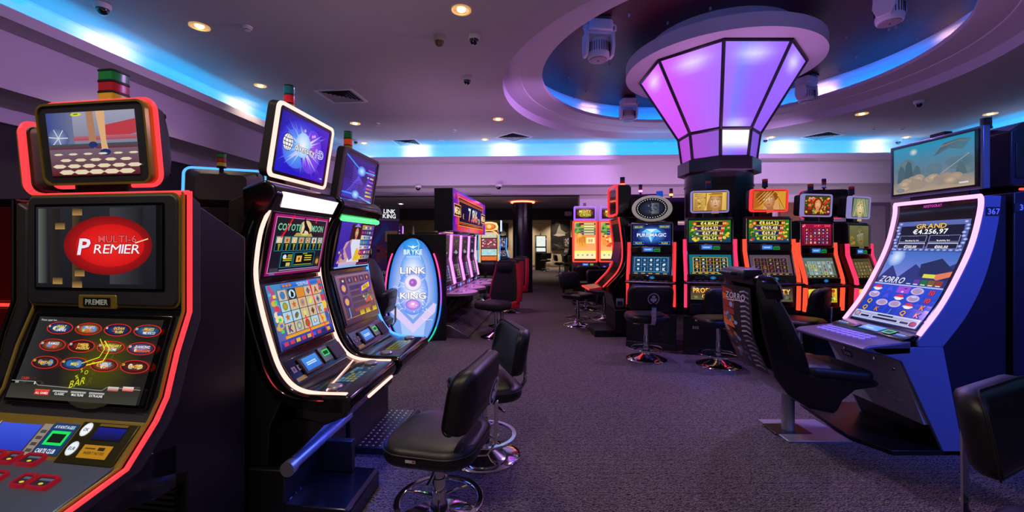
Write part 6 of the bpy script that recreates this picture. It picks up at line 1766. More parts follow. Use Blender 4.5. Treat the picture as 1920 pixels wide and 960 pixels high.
# wide topper
tp = M().box(-hw - .02, hw - .0, -.0, .045, 1.645, 2.035).build('topper', mat('silver_blue_frame', '#8088b0', .3, .7), root, bev=.004)
M().box(-hw, hw - .02, -.006, .002, 1.66, 2.02).build('topper_glass', GLOSS, tp)
def art_dusk(A, w, h):
    rng = random.Random(52)
    A.rect(0, 0, w, h * .5, '#8a8078', top='#5a7a90'); A.rect(0, h * .5, w, h, '#5a7a90', top='#1a8ab0')
    A.ell(w * .28, h * .86, w * .06, h * .08, '#c8d8d0', '#3a8aa8', 18)
    for k in range(16):
        x, y = rng.uniform(.05, .95), rng.uniform(.3, .62)
        A.ell(w * x, h * y, w * min(.10, x, 1 - x), h * rng.uniform(.06, .14), rng.choice(['#54707e', '#647a84', '#4a6a7c', '#6a7a80']), '#567484', 14)
    for x, hh, c in ((.12, .62, '#42606e'), (.22, .70, '#3e5a68'), (.33, .58, '#4a6672'), (.86, .5, '#4e6872')):
        A.poly([(w * (x - .07), h * .22), (w * (x - .05), h * (hh - .12)), (w * (x - .015), h * hh), (w * (x + .03), h * (hh - .06)), (w * (x + .07), h * .22)], c)
    for k in range(12):                               # wind-blown cloud streaks
        A.line([(w * (.55 + .01 * k), h * (.70 + .018 * k)), (w * (.72 + .012 * k), h * (.80 + .012 * k)), (w * min(.97, .88 + .008 * k), h * (.72 + .015 * k))], h * .02, rng.choice(['#3a5a6a', '#5a5a62', '#8a6a5e', '#42626e']), '#46727e')
    A.rect(0, 0, w, h * .24, '#b09a82', top='#7e8080')
    for k in range(26):
        x = rng.uniform(.12, .88); A.ell(w * x, h * rng.uniform(.09, .3), w * .08, h * .075, rng.choice(['#b89a7a', '#c8ac8a', '#a08a74', '#8e8478']), '#968a7e', 12)
    A.line([(w * .62, h * .3), (w * .95, h * .62)], h * .008, '#b0b8b8'); A.rect(w * .84, h * .06, w * .94, h * .09, '#d0d4d4'); A.ell(w * .1, h * .07, w * .06, h * .045, '#8a9298', '#687884', 12)
A = Art(.56, .335); art_dusk(A, .56, .335); A.build('topper_screen', SCREEN, tp, plane_map((-.29, -.008, 1.673), (1, 0, 0), (0, 0, 1)))
M().box(-.2, .2, .03, .10, 1.60, 1.70).build('topper_stalk', BLACK, root)
for x in (.02, ):
    M().box(x - .05, x + .05, .01, .06, 2.035, 2.06).build('top_lamp_base', BLACK, root)
    A = Art(.1, .02); A.rect(0, 0, .1, .02, '#101424'); [A.rect(.005 + .02 * k, .004, .018 + .02 * k, .016, '#3a1a2a') for k in range(5)]; A.build('top_lamp', PRINT, root, plane_map((x - .05, .009, 2.037), (1, 0, 0), (0, 0, 1)))

# back-to-back neighbour at the right edge
root = empty('backing_slot_machine', 'dark navy machine standing back-to-back behind the blue slanted machine, at right edge', 'slot machine', (3.53, 2.92, 0), math.radians(90), 'slanted-screen machines on the right')
M().prism([(.44, .0), (.44, 1.62), (.15, 1.66), (.05, 1.62), (.05, 1.1), (-.12, .85), (-.12, .75), (.05, .6), (.08, 0)], -.31, .31, 'x').build('cabinet', NAVY, root, bev=.006)
M().prism([(.45, 1.66), (.45, 2.0), (.36, 2.06), (.1, 2.06), (.1, 1.7), (.16, 1.66)], -.30, .30, 'x').build('topper', NAVY, root, bev=.01)
M().prism([(.42, 1.71), (.42, 1.93), (.14, 1.95), (.14, 1.70)], -.305, -.298, 'x').build('topper_recess', BLACK, root, bev=.004)
M().tube([(-.307, .40, 1.64), (-.307, .12, 1.645)], .008, 6).build('edge_light', led('dull_red', (1, .12, .1), 1.0), root)
A = Art(.14, .055); A.rect(0, 0, .14, .055, '#1c2038'); A.text('368', .07, .028, .036, '#c8cce8', 1); A.build('number_plate', PRINT, root, plane_map((-.3125, .44, 1.50), (0, -1, 0), (0, 0, 1)))
M().prism([(.05, 1.58), (.04, 1.2), (-.08, .92), (-.09, .90), (.03, 1.2), (.04, 1.58)], -.27, .27, 'x').build('screen', GLOSS, root)
beacon(root, (-.12, .40, 2.06), .028, .06, 'bb')

# ================================================================== row with the linked jackpot sign
MAG = led('magenta_strip', (.9, .10, .95), 1.7)
PINKW2 = led('pink_white_strip', (1.0, .42, .95), 1.2)
RC = math.radians(84)
ux, uy = Vector((math.cos(RC), math.sin(RC))), Vector((-math.sin(RC), math.cos(RC)))   # along the row, into the machines
RO = Vector((-1.02, 5.88))
def art_grid(seed, c):
    def f(A, w, h):
        rng = random.Random(seed)
        A.rect(0, 0, w, h, '#14121c', top='#1c1a2a')
        A.reels(w * .08, h * .16, w * .92, h * .84, 4, 5, c, '#0e1420', ['#3a6ac8', '#c8c84a', '#7a8aa8', '#4aa0d0', '#5a3a8a'], rng, '#182848')
        A.rect(w * .08, h * .06, w * .92, h * .12, '#3a4a6a')
    return f
def art_dark(seed):
    def f(A, w, h):
        rng = random.Random(seed)
        A.rect(0, 0, w, h, '#121014', top='#1a161c'); A.text('LINK', w * .5, h * .74, h * .1, '#7a7a40', 1, maxw=w * .6)
        A.blobs(w * .1, h * .1, w * .9, h * .9, 26, ['#3a5a6a', '#2a3a2a', '#5a5a30', '#3a2a4a', '#2a2a34'], .012, .03, rng); A.poly([(w * .3, h * .2), (w * .5, h * .34), (w * .8, h * .2), (w * .6, h * .12)], '#9a9aa8')
    return f
def row_machine(k):
    p = RO + ux * (.33 + .665 * k)
    root = empty('linked_slot_machine', ['first and nearest', 'second', 'third', 'fourth and farthest'][k] + ' machine from the oval sign in the pink-lit row under the jackpot sign', 'slot machine', (p.x, p.y, 0), RC, 'pink-lit machines under the jackpot sign')
    hw = .325
    M().prism([(.0, 1.47), (.02, 1.06), (-.05, .72), (-.05, .66), (-.02, .58), (.06, .10), (.06, .0), (.45, 0), (.45, 1.47)], -hw + .01, hw - .01, 'x').build('cabinet', SATIN, root, bev=.006)
    for sx in (-1, 1):
        a, b = sorted((sx * hw, sx * (hw - .03)))
        M().ribbon([(-.018, 1.45), (-.002, 1.07), (-.075, .70)], .03, a, b).build('edge_light', MAG if sx < 0 else PINKW2, root, smooth=0)
    A = Art(.52, .33); art_dark(60 + k)(A, .52, .33); A.build('upper_screen', SCREEN, root, plane_map((-.26, .001, 1.10), (1, 0, 0), (0, -.02, .41)))
    A = Art(.52, .30); art_grid(70 + k, ['#1a3a8a', '#3a3a1a', '#1a2a5a', '#4a4a30'][k])(A, .52, .30); A.build('lower_screen', SCREEN, root, plane_map((-.26, -.045, .735), (1, 0, 0), (0, .07, .34)))
    A = Art(.3, .08); A.ell(.15, .02, .15, .03, '#e8b03a' if k % 2 else '#4aa8d8', '#8a3a2a', 16); A.build('top_lamp', SCREEN, root, plane_map((-.15, .03, 1.471), (1, 0, 0), (0, 1, .12)))
    dk = []
    for i in range(17):
        a = PI * i / 16
        dk.append((.315 * math.cos(a), -.22 - .27 * math.sin(a)))
    M().prism([(.325, -.04), (-.325, -.04), (-.325, -.16)] + [(-x, y) for x, y in dk] + [(.325, -.16)], .575, .615, 'z').build('deck', mat('pale_deck', '#8a7a8a', .35, noise=.05), root, bev=.006)
    A = Art(.3, .14); A.rect(0, 0, .3, .14, '#4a2a5a', top='#6a3a7a'); [A.rect(.02 + .07 * i, .03, .07 + .07 * i, .10, '#c86ae0') for i in range(4)]
    A.build('touch_pad', DIMSCREEN, root, plane_map((-.15, -.30, .616), (1, 0, 0), (0, 1, 0)))
    c = M().box(-hw + .02, hw - .02, -.10, -.04, .615, .70).build('console', GLOSS, root, bev=.006)
    A = Art(.11, .06); art_display(A, .11, .06); A.build('display', SCREEN, c, front_map(-.06, -.1005, .628, .11))
    for x in (-.2, .1, .2):
        A = Art(.05, .02); A.ell(.025, .01, .024, .009, '#ffd0ff', '#e060f0', 12); A.build('lit_button', SCREEN, c, front_map(x, -.1005, .65, .05))
    M().prism([(-.02, .575), (-.22, .56), (-.30, .575), (-.30, .55), (-.15, .50), (.03, .30), (.05, .30)], -.16, .16, 'x').build('deck_support', SATIN, root, bev=.006)
    m = M()
    for i in range(12): m.box(-hw + .03, hw - .03, .03 - .0, .07, .12 + i * .035, .138 + i * .035)
    m.build('ribbed_front', mat('ribbed_panel', '#2a2430', .4), root, smooth=0)
    fp = M().prism([(.02, .20), (-.16, .17), (-.42, .03), (-.42, .0), (.02, .0)], -hw, hw, 'x').build('foot_ramp', mat('ribbed_aluminium', '#8a7e8e', .32, .8), root, bev=.004)
    r = M()
    for i in range(9):
        t = i / 8
        r.box(-hw + .02, hw - .02, -.40 + t * .23, -.392 + t * .23, .042 + t * .126, .048 + t * .126)
    r.build('ribs', STEEL, fp)
for k in range(4): row_machine(k)
# end panel with the bullet-shaped sign
ec = Vector((-1.315, 5.65))
root = empty('oval_sign_panel', 'tall bullet-shaped blue lit sign at the near end of the pink-lit row', 'sign', (ec.x, ec.y, 0), math.radians(3))
def bullet(sx, sz_, z0=.03, n=28):
    pts = []
    for i in range(n + 1):
        t = i / n
        a = -1.12 + t * (PI / 2 + 1.12)
        pts.append((sx * math.cos(a) ** .85 if math.cos(a) > 0 else 0, .60 + (.80 if a > 0 else .60) * math.sin(a) / (1 if a > 0 else math.sin(1.12)) * sz_))
    return pts + [(-x, z) for x, z in pts[::-1][1:]]
bo, bi = bullet(.355, 1.0), bullet(.325, .965)
M().box(-.36, .43, .05, .10, 0, 1.44).build('end_cabinet', BLACK, root, bev=.006)
M().prism(bo, -.02, .055, 'y').build('panel_body', GLOSS, root, smooth=40)
A = Art(.7, 1.5)
rng = random.Random(61)
off = [(x + .35, z) for x, z in bi]
cx_, cz_ = .35, .72
A.k = 1
for i in range(len(off)):
    p, q = off[i], off[(i + 1) % len(off)]
    A.raw([(cx_, cz_), p, q], [col('#ffffff'), col('#2a7ae0'), col('#2a7ae0')])
A.ell(.35, .94, .17, .26, '#ffffff', '#4a9cf0', 28); A.ell(.35, .66, .20, .30, '#ffffff', '#5a8af0', 28)
A.ell(.35, 1.27, .13, .11, '#4ab0f0', '#2a86e0', 24)
A.rays(.35, .74, .1, .25, .6, 1.2, 46, ('#ffffff', '#8ac0ff'), rng, .016)
A.poly([(.35, .30), (.60, .56), (.665, .50), (.60, .20), (.52, .03), (.18, .03), (.10, .20), (.035, .50), (.10, .56)], '#7aa0e8')
A.poly([(.35, .24), (.62, .52), (.655, .50), (.64, .40), (.35, .12), (.06, .40), (.045, .50), (.08, .52)], '#d8c8f4'); A.poly([(.35, .12), (.52, .29), (.48, .03), (.22, .03), (.18, .29)], '#a8c4f8')
A.ell(.35, .50, .10, .07, '#ffd0f0', '#8a6ae0', 20); A.ell(.35, .51, .035, .03, '#ffffff', '#ff8ad8', 14)
for k in range(16): A.ell(.35 + rng.uniform(-.2, .2), .50 + rng.uniform(-.10, .08), .008, .008, rng.choice(['#ff9ae0', '#ffffff', '#ff5a9a']), n=8)
for k in range(6):                                   # lightning
    s_ = rng.choice((-1, 1)); x, z = .35 + s_ * .12, rng.uniform(.3, 1.1); pl = [(x, z)]
    for j in range(4): x += s_ * .035; z += rng.uniform(-.04, .03); pl.append((x, z))
    A.line(pl, .005, '#e8f4ff')
A.line([(.40, 1.36), (.43, 1.30), (.42, 1.22), (.45, 1.1)], .006, '#c8ecff')
A.ell(.35, .79, .115, .115, '#b8b0d8', n=28); A.ell(.35, .79, .105, .105, '#ffffff', '#e0d8f4', 28); A.ell(.35, .79, .055, .055, '#6a3a8a', '#b87ad0', 20); A.ell(.34, .795, .03, .032, '#e89af0', '#8a4ab0', 14)
A.text('LINK', .35, .955, .085, '#ffffff', 1, edge='#7a6a9a', sx=1.7, maxw=.34); A.text('KING', .35, .62, .085, '#ffffff', 1, edge='#7a6a9a', sx=1.7, maxw=.34)
A.text('BRYKE', .35, 1.20, .065, '#f0f8ff', 1, maxw=.24); A.poly([(.27, 1.285), (.33, 1.27), (.35, 1.285), (.37, 1.27), (.43, 1.285), (.37, 1.255), (.35, 1.24), (.33, 1.255)], '#f0f8ff'); A.text('INNOVATION', .35, 1.135, .02, '#d8ecff', 0, maxw=.2)
A.build('sign_face', MATS.get('sign_glow') or attr_mat('sign_glow', 1.05), root, plane_map((-.35, -.021, 0), (1, 0, 0), (0, 0, 1)))
EDG = [led('edge_pink', (1, .06, .32), 1.6), led('edge_violet', (.45, .12, .9), 1.0), led('edge_blue', (.05, .25, .9), 1.0), led('edge_teal', (.02, .6, .45), 1.1)]
bo2 = bullet(.368, 1.005)
nb = len(bo2) // 2
for sgn in (1, -1):
    half = bo2[:nb] if sgn > 0 else [(-x, z) for x, z in bo2[:nb]]
    half = [p for p in half if p[1] < 1.22]
    for i in range(4):
        a, b = len(half) * i // 4, min(len(half) * (i + 1) // 4 + 1, len(half))
        M().tube([(x, -.012, z) for x, z in half[a:b]], .011, 8).build('edge_light', EDG[3 - i] if sgn > 0 else EDG[0 if i > 1 else 1], root)
M().lathe([(.02, 0), (.012, .05), (.001, .12)], 12).build('top_spike', STEEL, root, loc=(0, .0, 1.43))
# jackpot sign box
sc_ = RO + ux * 1.33 - uy * .20
root = empty('jackpot_sign', 'long red and violet jackpot sign box hanging over the pink-lit row', 'sign', (sc_.x, sc_.y, 1.49), RC)
L_, H_ = 2.66, .59
M().box(-L_ / 2, L_ / 2, .0, .26, 0, H_).build('sign_box', BLACK, root, bev=.004)
for x in (-1.1, 1.1):
    M().box(x - .05, x + .05, .18, .26, -.014, .001).build('bracket', BLACK, root)
A = Art(L_, H_)
rng = random.Random(62)
A.rect(0, 0, L_, H_, '#c01a6a', top='#4a3ae0'); A.rect(0, 0, L_ * .12, H_, '#3a1ab0', right='#a01a8a'); A.rect(L_ * .9, 0, L_, H_, '#8a1a8a', right='#2a2ad0')
A.rect(L_ * .1, H_ * .05, L_ * .92, H_ * .95, '#e8281e', top='#d83a8a'); A.blobs(0, 0, L_, H_, 40, ['#e83a2a', '#f05a2a', '#d02a5a', '#c82a9a', '#7a2ae0'], .03, .08, rng)
A.rect(L_ * .13, H_ * .14, L_ * .9, H_ * .86, '#ffb02a'); A.rect(L_ * .133, H_ * .155, L_ * .897, H_ * .845, '#140c1c'); A.frame(L_ * .14, H_ * .19, L_ * .89, H_ * .81, .012, '#e8402a'); A.frame(L_ * .146, H_ * .23, L_ * .884, H_ * .77, .008, '#f0a02a')
A.rect(L_ * .15, H_ * .25, L_ * .88, H_ * .75, '#180a24', right='#241a6a')
for x in (.11, .91):
    A.rect(L_ * x - .22, H_ * .36, L_ * x + .22, H_ * .66, '#ffb04a'); A.rect(L_ * x - .205, H_ * .38, L_ * x + .205, H_ * .64, '#2a0c14'); A.text('MEGA', L_ * x, H_ * .51, H_ * .17, '#fff0b0', 1, maxw=.36, edge='#a05a1a')
A.text('€', L_ * .25, H_ * .40, H_ * .13, '#f0b05a', 1); A.text('7.816', L_ * .54, H_ * .50, H_ * .36, '#ff5a1e', 1, maxw=L_ * .30, top='#d8ffe8', sx=1.3); A.text('20', L_ * .74, H_ * .38, H_ * .17, '#ff7a2a', 1, top='#b8e8d8', sx=1.2)
for x in (.333, .667): A.rect(L_ * x - .003, 0, L_ * x + .003, H_, '#2a0a1a')
A.build('sign_face', SCREEN, root, plane_map((-L_ / 2, -.001, 0), (1, 0, 0), (0, 0, 1)))
# ================================================================== background of the hall
def art_rand(seed, pal, bg):
    def f(A, w, h):
        rng = random.Random(seed)
        A.rect(0, 0, w, h, bg); A.blobs(0, 0, w, h, 40, pal, min(w, h) * .03, min(w, h) * .1, rng)
    return f
# arched-top machine in the far centre
root = empty('arched_slot_machine', 'arched-top slot machine with orange crown sign, far centre left of the round column', 'slot machine', (-.57, 10.55, 0), math.radians(2))
arch = [(-.24, .62), (.24, .62), (.24, 1.50)] + [(.24 * math.cos(PI * i / 12), 1.50 + .16 * math.sin(PI * i / 12)) for i in range(1, 12)] + [(-.24, 1.50)]
M().prism(arch, .0, .42, 'y').build('cabinet', SATIN, root)
M().prism([(.42, .0), (.42, .7), (-.02, .7), (-.16, .78), (-.18, .72), (-.04, .62), (-.02, 0)], -.24, .24, 'x').build('base', BLACK, root, bev=.006)
M().tube([(x, -.008, z) for x, z in [(-.225, .82), (-.225, 1.50)] + [(-.225 * math.cos(PI * i / 12), 1.50 + .145 * math.sin(PI * i / 12)) for i in range(1, 12)] + [(.225, 1.50), (.225, .82)]], .014, 8).build('arch_light', led('arch_orange', (1, .3, .06), 2.2), root)
for nm, z0, h_, f in (('arch_glass', 1.46, .14, art_rand(81, ['#f0e8d8', '#e8d0a0', '#c8b8b0'], '#d8c8b0')), ('upper_screen', 1.20, .24, art_rand(82, ['#c84a5a', '#e8d8d8', '#5a9a6a', '#f0f0f0', '#a83a4a'], '#8a3a4a')), ('lower_screen', 1.02, .16, art_rand(83, ['#8ad8d0', '#e8f0f0', '#5ab8c8', '#e0e8e0'], '#a8d8d8')), ('belly_panel', .90, .10, art_rand(84, ['#f0802a', '#f0b04a', '#d84a1e'], '#e8702a'))):
    A = Art(.38, h_); f(A, .38, h_); A.build(nm, SCREEN, root, front_map(0, -.003, z0, .38))
A = Art(.2, .06); art_display(A, .2, .06); A.build('display', SCREEN, root, front_map(-.02, -.165, .795, .2))
sg = M().prism([(-.20, -.10), (.20, -.10), (.23, 0), (.19, .09), (.07, .12), (-.07, .12), (-.19, .09), (-.23, 0)], -.02, .08, 'y').build('crown_sign', led('crown_rim', (1, .55, .2), 1.6), root, loc=(0, .04, 1.74), bev=.01)
A = Art(.36, .18); A.ell(.18, .09, .175, .085, '#ffb020', '#d8401a', 20); A.ell(.18, .09, .05, .05, '#ffe060'); A.build('crown_face', SCREEN, sg, plane_map((-.18, -.021, -.09), (1, 0, 0), (0, 0, 1)))
for x in (-.3, .3):
    M().lathe([(.02, 0), (.02, .28)], 12).build('side_lamp', led('lamp_blue_white', (.4, .5, 1), 2), root, loc=(x, .1, 1.62))
    M().tube([(x * .85, .05, .75), (x * .9, .03, 1.2), (x * .85, .06, 1.55)], .012, 6).build('side_light', BLUEL, root)
M().box(-.2, .2, .02, .12, 1.58, 1.66).build('sign_stalk', BLACK, root)
def plain(label, loc, rz, seed, pal, bg, z1=1.7, name='slot_machine', grp='slot machines in the background', strip=None, topc=None):
    root = empty(name, label, 'slot machine', (loc[0], loc[1], 0), rz, grp)
    M().prism([(.40, 0), (.40, z1), (.02, z1), (.0, z1 - .03), (.02, 1.15), (-.06, .92), (-.16, .86), (-.16, .80), (-.03, .74), (.0, 0)], -.27, .27, 'x').build('cabinet', SATIN, root, bev=.006)
    A = Art(.46, z1 - 1.23); art_rand(seed, pal, bg)(A, .46, z1 - 1.23); A.build('upper_screen', SCREEN, root, plane_map((-.23, -.001, 1.19), (1, 0, 0), (0, 0, 1)))
    A = Art(.46, .20); art_rand(seed + 1, pal[::-1], bg)(A, .46, .20); A.build('lower_screen', SCREEN, root, plane_map((-.23, -.055, .935), (1, 0, 0), (0, .08, .23)))
    for sx in (-1, 1): M().tube([(sx * .275, -.01, z1 - .05), (sx * .275, .01, 1.15), (sx * .275, -.07, .93), (sx * .275, -.07, .6)], .012, 6).build('side_light', strip or CHROME, root)
    M().box(-.24, .24, -.012, .0, .30, .66).build('belly_door', GLOSS, root, bev=.004)
    if topc:
        t = M().prism(rr(.44, .27, .03), -.03, .06, 'y').build('topper', BLACK, root, loc=(0, .05, z1 + .20), rot=(.12, 0, 0), bev=.006)
        A = Art(.40, .23); topc(A, .40, .23); A.build('topper_screen', SCREEN, t, plane_map((-.2, -.032, -.115), (1, 0, 0), (0, 0, 1)))
        M().box(-.06, .06, .03, .09, z1 - .02, z1 + .10).build('topper_stalk', BLACK, root)
    M().tube([(0, .15, z1), (0, .15, z1 + .12)], .02, 8).build('beacon_post', BLACK, root)
    return root
WL = ['#e8f0f0', '#c8d8d0', '#f0f0e0', '#a8b8b0']; CF = ['#e8c04a', '#c86a3a', '#5aa8c8', '#e8e0d0', '#8a4aa8']
plain('slot machine seen at an angle just left of the far round column', (-.30, 12.7), math.radians(62), 91, CF, '#3a3a5a', 1.55, strip=BLUEL)
plain('slot machine with green-white top lamp between the pink-lit row and the arched machine', (-1.24, 11.45), math.radians(20), 93, WL, '#4a6a5a', 1.62, strip=led('cyan_strip', (.2, .9, .8), 1.2))
plain('lone slot machine with white-lit top glass against the far warm wall', (1.46, 21.4), math.radians(3), 95, ['#f4f8f0', '#e0f0e0', '#fff8e0'], '#e8f0e8', 1.75, grp='machines of the far room')
plain('chrome-edged slot machine side-on at the right of the far room opening', (2.35, 18.2), math.radians(-75), 97, CF, '#4a3a2a', 1.6, grp='machines of the far room')
plain('slot machine with white lettered topper at far left, above the blue poster', (-2.45, 8.5), math.radians(38), 99, ['#8a4ad8', '#c86ae0', '#3a2a6a'], '#2a1a3a', 1.72, strip=led('violet_strip', (.6, .2, 1), 1.6),
      topc=lambda A, w, h: (A.rect(0, 0, w, h, '#16161c'), A.text('LINK', w / 2, h * .7, h * .36, '#f4f4f4', 1, maxw=w * .8), A.text('KING', w / 2, h * .28, h * .36, '#f4f4f4', 1, maxw=w * .8)))
plain('dark slot machine with green edge light behind the left end of the jackpot sign', (-2.2, 7.3), math.radians(62), 101, ['#2a6a3a', '#1a2a1a', '#8ac83a'], '#10160f', 1.74, strip=led('lime_strip', (.35, 1, .1), 1.6))
# stools of the background
for (x, y, a), lb in zip(((-.60, 9.85, 180), (1.62, 20.4, 185), (2.2, 16.4, 100), (1.95, 17.4, 95), (2.35, 15.6, 110), (1.47, 8.45, 182), (2.15, 8.5, 178)),
                         ('black stool with its back to us before the arched machine in the far centre', 'black stool before the lone machine at the far warm wall', 'middle dark stool of the cluster in the far room opening', 'farthest dark stool of the cluster in the far room opening', 'nearest dark stool of the cluster in the far room opening', 'black stool tucked under the tiger-picture machine', 'black stool tucked under the orange-picture tall machine')):
    stool(lb, (x, y), math.radians(a), .56, group='black padded bar stools', em=False)
# framed monochrome prints in the far room
def art_mono(seed):
    def f(A, w, h):
        rng = random.Random(seed)
        A.rect(0, 0, w, h, '#141312', top='#1c1a19')
        A.poly([(w * .1, h * .5), (w * .3, h * .56), (w * .7, h * .55), (w * .75, h * .5), (w * .4, h * .46)], '#8a8580'); A.poly([(w * .25, h * .55), (w * .45, h * .92), (w * .5, h * .7), (w * .78, h * .58), (w * .95, h * .62), (w * .7, h * .54)], '#6a6662')
        A.ell(w * .3, h * .9, w * .1, h * .06, '#5a5652'); A.poly([(w * .05, h * .22), (w * .4, h * .2), (w * .95, h * .06), (w * .5, h * .08)], '#5a5652')
        A.blobs(0, 0, w, h * .3, 12, ['#2a2826', '#3a3734', '#1a1918'], .05, .12, rng)
    return f
for x0, x1, z0, z1, sd, lb in ((2.22, 3.28, .95, 2.66, 1, 'large black and white print on the far wall, right of the lone machine'), (-2.5, -1.55, 1.15, 2.5, 2, 'black and white print on the far wall, left of the arched machine'), (-.75, -.2, 1.15, 2.5, 3, 'narrow black and white print between the arched machine and the round column')):
    root = empty('wall_print', lb, 'picture', ((x0 + x1) / 2, 23.93, z0), 0, 'black and white prints on the far wall')
    M().box((x0 - x1) / 2, (x1 - x0) / 2, 0, .05, 0, z1 - z0).build('panel', BLACK, root)
    A = Art(x1 - x0, z1 - z0); art_mono(sd)(A, x1 - x0, z1 - z0); A.build('picture', PRINT, root, plane_map(((x0 - x1) / 2, -.002, 0), (1, 0, 0), (0, 0, 1)))
o = M().box(-.14, .14, -.02, 0, -.07, .07).build('wall_socket', WHITE, None, bev=.006, loc=(2.05, 23.94, .35)); tag(o, 'pale socket plate low on the far warm wall', 'socket')
# roll-up poster left of the oval sign
root = empty('roll_up_banner', 'violet and blue roll-up poster standing left of the oval sign', 'banner', (-1.90, 6.35, 0), math.radians(10))
M().box(-.21, .21, -.06, .06, 0, .07).build('base', DSTEEL, root, bev=.01)
M().box(-.20, .20, -.004, .004, .07, 1.66).build('sheet', BLACK, root)
M().box(-.205, .205, -.008, .008, 1.655, 1.68).build('top_rail', STEEL, root)
A = Art(.4, 1.58); A.rect(0, 0, .4, 1.58, '#2a1440', top='#5a3aa8'); A.poly([(0, 1.2), (.2, 1.56), (.4, 1.2), (.33, 1.2), (.2, 1.42), (.07, 1.2)], '#3a5ad8'); A.rect(.2, 1.26, .38, 1.42, '#b89a7a'); A.rect(.08, .95, .34, 1.2, '#8a3a5a', right='#3a2a6a'); A.blobs(.05, .9, .36, 1.2, 14, ['#c85a4a', '#4a3a8a', '#d8a06a', '#2a1a4a'], .02, .05, random.Random(6))
A.text('ARRIVENT !', .2, .80, .05, '#e0d8f0', 1, maxw=.32); A.text('LES NOUVELLES', .2, .73, .028, '#b0a8c8', 0, maxw=.3); A.build('print', PRINT, root, plane_map((-.2, -.005, .08), (1, 0, 0), (0, 0, 1)))
# red panelled cabinet at the left edge
root = empty('red_cabinet', 'glossy red panelled cabinet at the left edge behind the dark machine', 'cabinet', (-3.35, 2.95, 0), math.radians(-6))
M().box(-.55, .55, .0, .4, 0, 1.62).build('carcass', BLACK, root, bev=.006)
for z0, z1 in ((.08, .86), (.90, 1.56)):
    M().box(-.50, .50, -.02, .0, z0, z1).build('red_panel', REDP, root, bev=.01)
M().tube([(-.5, -.03, .88), (.5, -.03, .88)], .012, 8).build('rail_light', led('rail_red', (1, .06, .04), 1.2), root)
# exit sign under the back soffit, right of the lantern
root = empty('exit_sign', 'small green and white emergency exit sign on the beam behind the carousel', 'exit sign', (6.62, 10.02, 2.50), math.radians(-2.5))
M().box(-.17, .17, -.02, .03, 0, .17).build('housing', WHITE, root, bev=.006)
A = Art(.32, .15); A.rect(0, 0, .32, .15, '#bfe8cc'); A.rect(.01, .01, .31, .14, '#2fae62'); A.poly([(.05, .07), (.12, .12), (.12, .09), (.26, .09), (.26, .05), (.12, .05), (.12, .02)], '#f4fff8'); A.build('sign_face', SCREEN, root, plane_map((-.16, -.021, .01), (1, 0, 0), (0, 0, 1)))
# projector-like white unit under the bulkhead
root = empty('wall_speaker', 'small white bracketed speaker on the dark bulkhead, right of the round column', 'speaker', (1.78, 13.9, 2.30), .3)
M().box(-.10, .10, -.22, -.06, -.08, .06).build('body', WHITE, root, bev=.015)
M().tube([(0, -.08, 0), (0, .0, .03)], .015, 6).build('bracket', DGREY, root)

# ------------------------------------------------------------------ seated player, mostly hidden behind the curved machines
def skin(name, verts, edges, m, parent=None, sub=2, rootv=0):
    me = bpy.data.meshes.new(name)
    me.from_pydata([v[:3] for v in verts], edges, [])
    o = bpy.data.objects.new(name, me); COL.objects.link(o)
    if parent: o.parent = parent
    o.modifiers.new('skin', 'SKIN').use_smooth_shade = True
    sl = me.skin_vertices[0].data
    for i, v in enumerate(verts):
        r = v[3]
        sl[i].radius = (r, r) if not isinstance(r, tuple) else r
        sl[i].use_root = (i == rootv)
    s = o.modifiers.new('sub', 'SUBSURF'); s.levels = s.render_levels = sub
    me.materials.append(m)
    return o
px, py = -1.67, 4.88
per = empty('person', 'person in a dark quilted jacket seated sideways, leaning forward left of the oval sign', 'person', (px, py, 0), math.radians(-92))
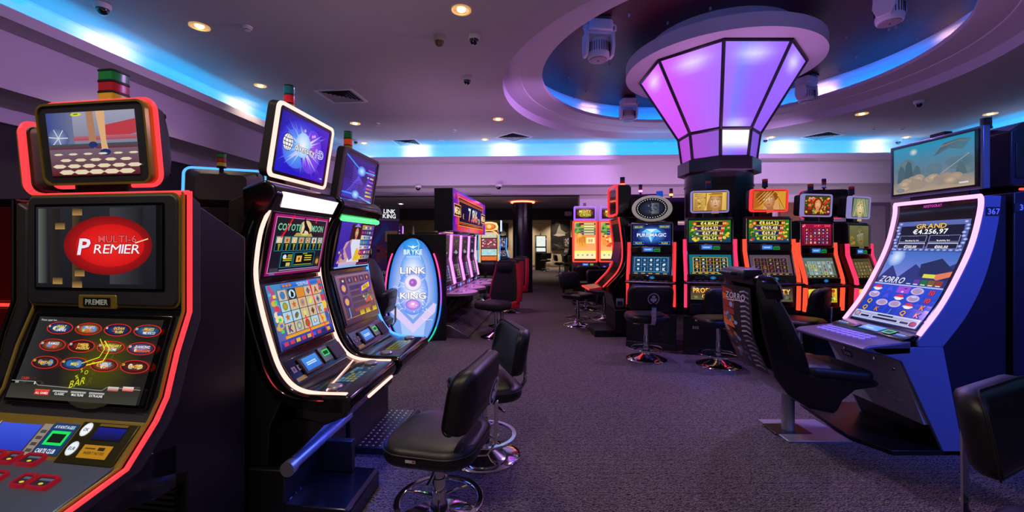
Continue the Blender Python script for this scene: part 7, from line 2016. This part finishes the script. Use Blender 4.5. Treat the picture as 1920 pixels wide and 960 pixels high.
# local: faces -y, x to the person's left hand side of the viewer
V, E = [], []
def chain(pts, start=None):
    prev = start
    for p in pts:
        V.append(p); i = len(V) - 1
        if prev is not None: E.append((prev, i))
        prev = i
    return prev
pel = chain([(0, .08, .60, .15)])
chest = chain([(0, .04, .78, .15), (0, -.02, .95, .165), (0, -.06, 1.06, .13)], pel)
neck = chain([(0, -.10, 1.13, .055), (0, -.13, 1.20, .075), (0, -.15, 1.28, .098), (0, -.14, 1.36, .07)], chest)
for sx in (-1, 1):
    hand = chain([(sx * .19, -.05, 1.02, .065), (sx * .23, -.12, .84, .05), (sx * .23, -.20, .74, .042), (sx * .18, -.40, .74, .032), (sx * .17, -.46, .74, .028), (sx * .17, -.51, .735, .032)], chest)
    for k, (dx, ln_) in enumerate(((-.028, .065), (-.009, .075), (.010, .07), (.028, .055))):
        chain([(sx * .17 + dx, -.555, .735, .010), (sx * .17 + dx * 1.1, -.555 - ln_ * .6, .728, .009), (sx * .17 + dx * 1.1, -.555 - ln_, .712, .008)], hand)
    chain([(sx * .17 - sx * .04, -.525, .728, .011), (sx * .17 - sx * .055, -.555, .718, .009)], hand)
    chain([(sx * .10, .02, .58, .10), (sx * .13, -.36, .56, .075), (sx * .13, -.40, .50, .062), (sx * .13, -.34, .28, .055), (sx * .13, -.30, .10, .04), (sx * .13, -.42, .05, .038)], pel)
body = skin('body', V, E, SKIN, per)
JK = mat('dark_quilted_jacket', '#2e2432', .6, bump=.5, bscale=35, noise=.15)
V, E = [], []
a = chain([(0, .08, .60, .17)]); b = chain([(0, .04, .78, .18), (0, -.02, .95, .198), (0, -.06, 1.07, .16), (0, -.09, 1.13, .085)], a)
for sx in (-1, 1):
    chain([(sx * .20, -.045, 1.02, .105), (sx * .245, -.10, .84, .082), (sx * .245, -.20, .735, .062), (sx * .19, -.40, .742, .046)], 2)
skin('jacket', V, E, JK, per)
V, E = [], []
a = chain([(0, .09, .59, .165)])
for sx in (-1, 1): chain([(sx * .10, .02, .58, .112), (sx * .13, -.36, .56, .09), (sx * .13, -.405, .50, .075), (sx * .13, -.34, .28, .066), (sx * .13, -.30, .10, .058)], a)
skin('trousers', V, E, mat('dark_trousers', '#17161c', .8), per)
V, E = [], []
chain([(0, -.13, 1.30, .095), (0, -.11, 1.36, .09), (0, -.07, 1.28, .08), (0, -.06, 1.20, .05)])
skin('hair', V, E, mat('dark_hair', '#1c1412', .6, bump=.6, bscale=150), per)
for sx in (-1, 1):
    M().loft([[(sx * .13 + a_, -.36 + b_, z) for a_, b_ in rr(w_, l_, .04, 4)] for z, w_, l_ in ((.0, .10, .27), (.03, .10, .27), (.07, .085, .2), (.10, .08, .13))]).build('shoe', BLACK, per, smooth=60)
    V, E = [], []; chain([(sx * .035, -.243, 1.30, .010), (sx * .036, -.245, 1.30, .008)]); skin('eye', V, E, WHITE, per, 1)
V, E = [], []; chain([(0, -.235, 1.30, .012), (0, -.262, 1.27, .014), (0, -.25, 1.255, .012)]); skin('nose', V, E, SKIN, per, 1)
stool('black stool with upright backrest under the seated person', (px + .06, py), math.radians(-92), .455, em=False)
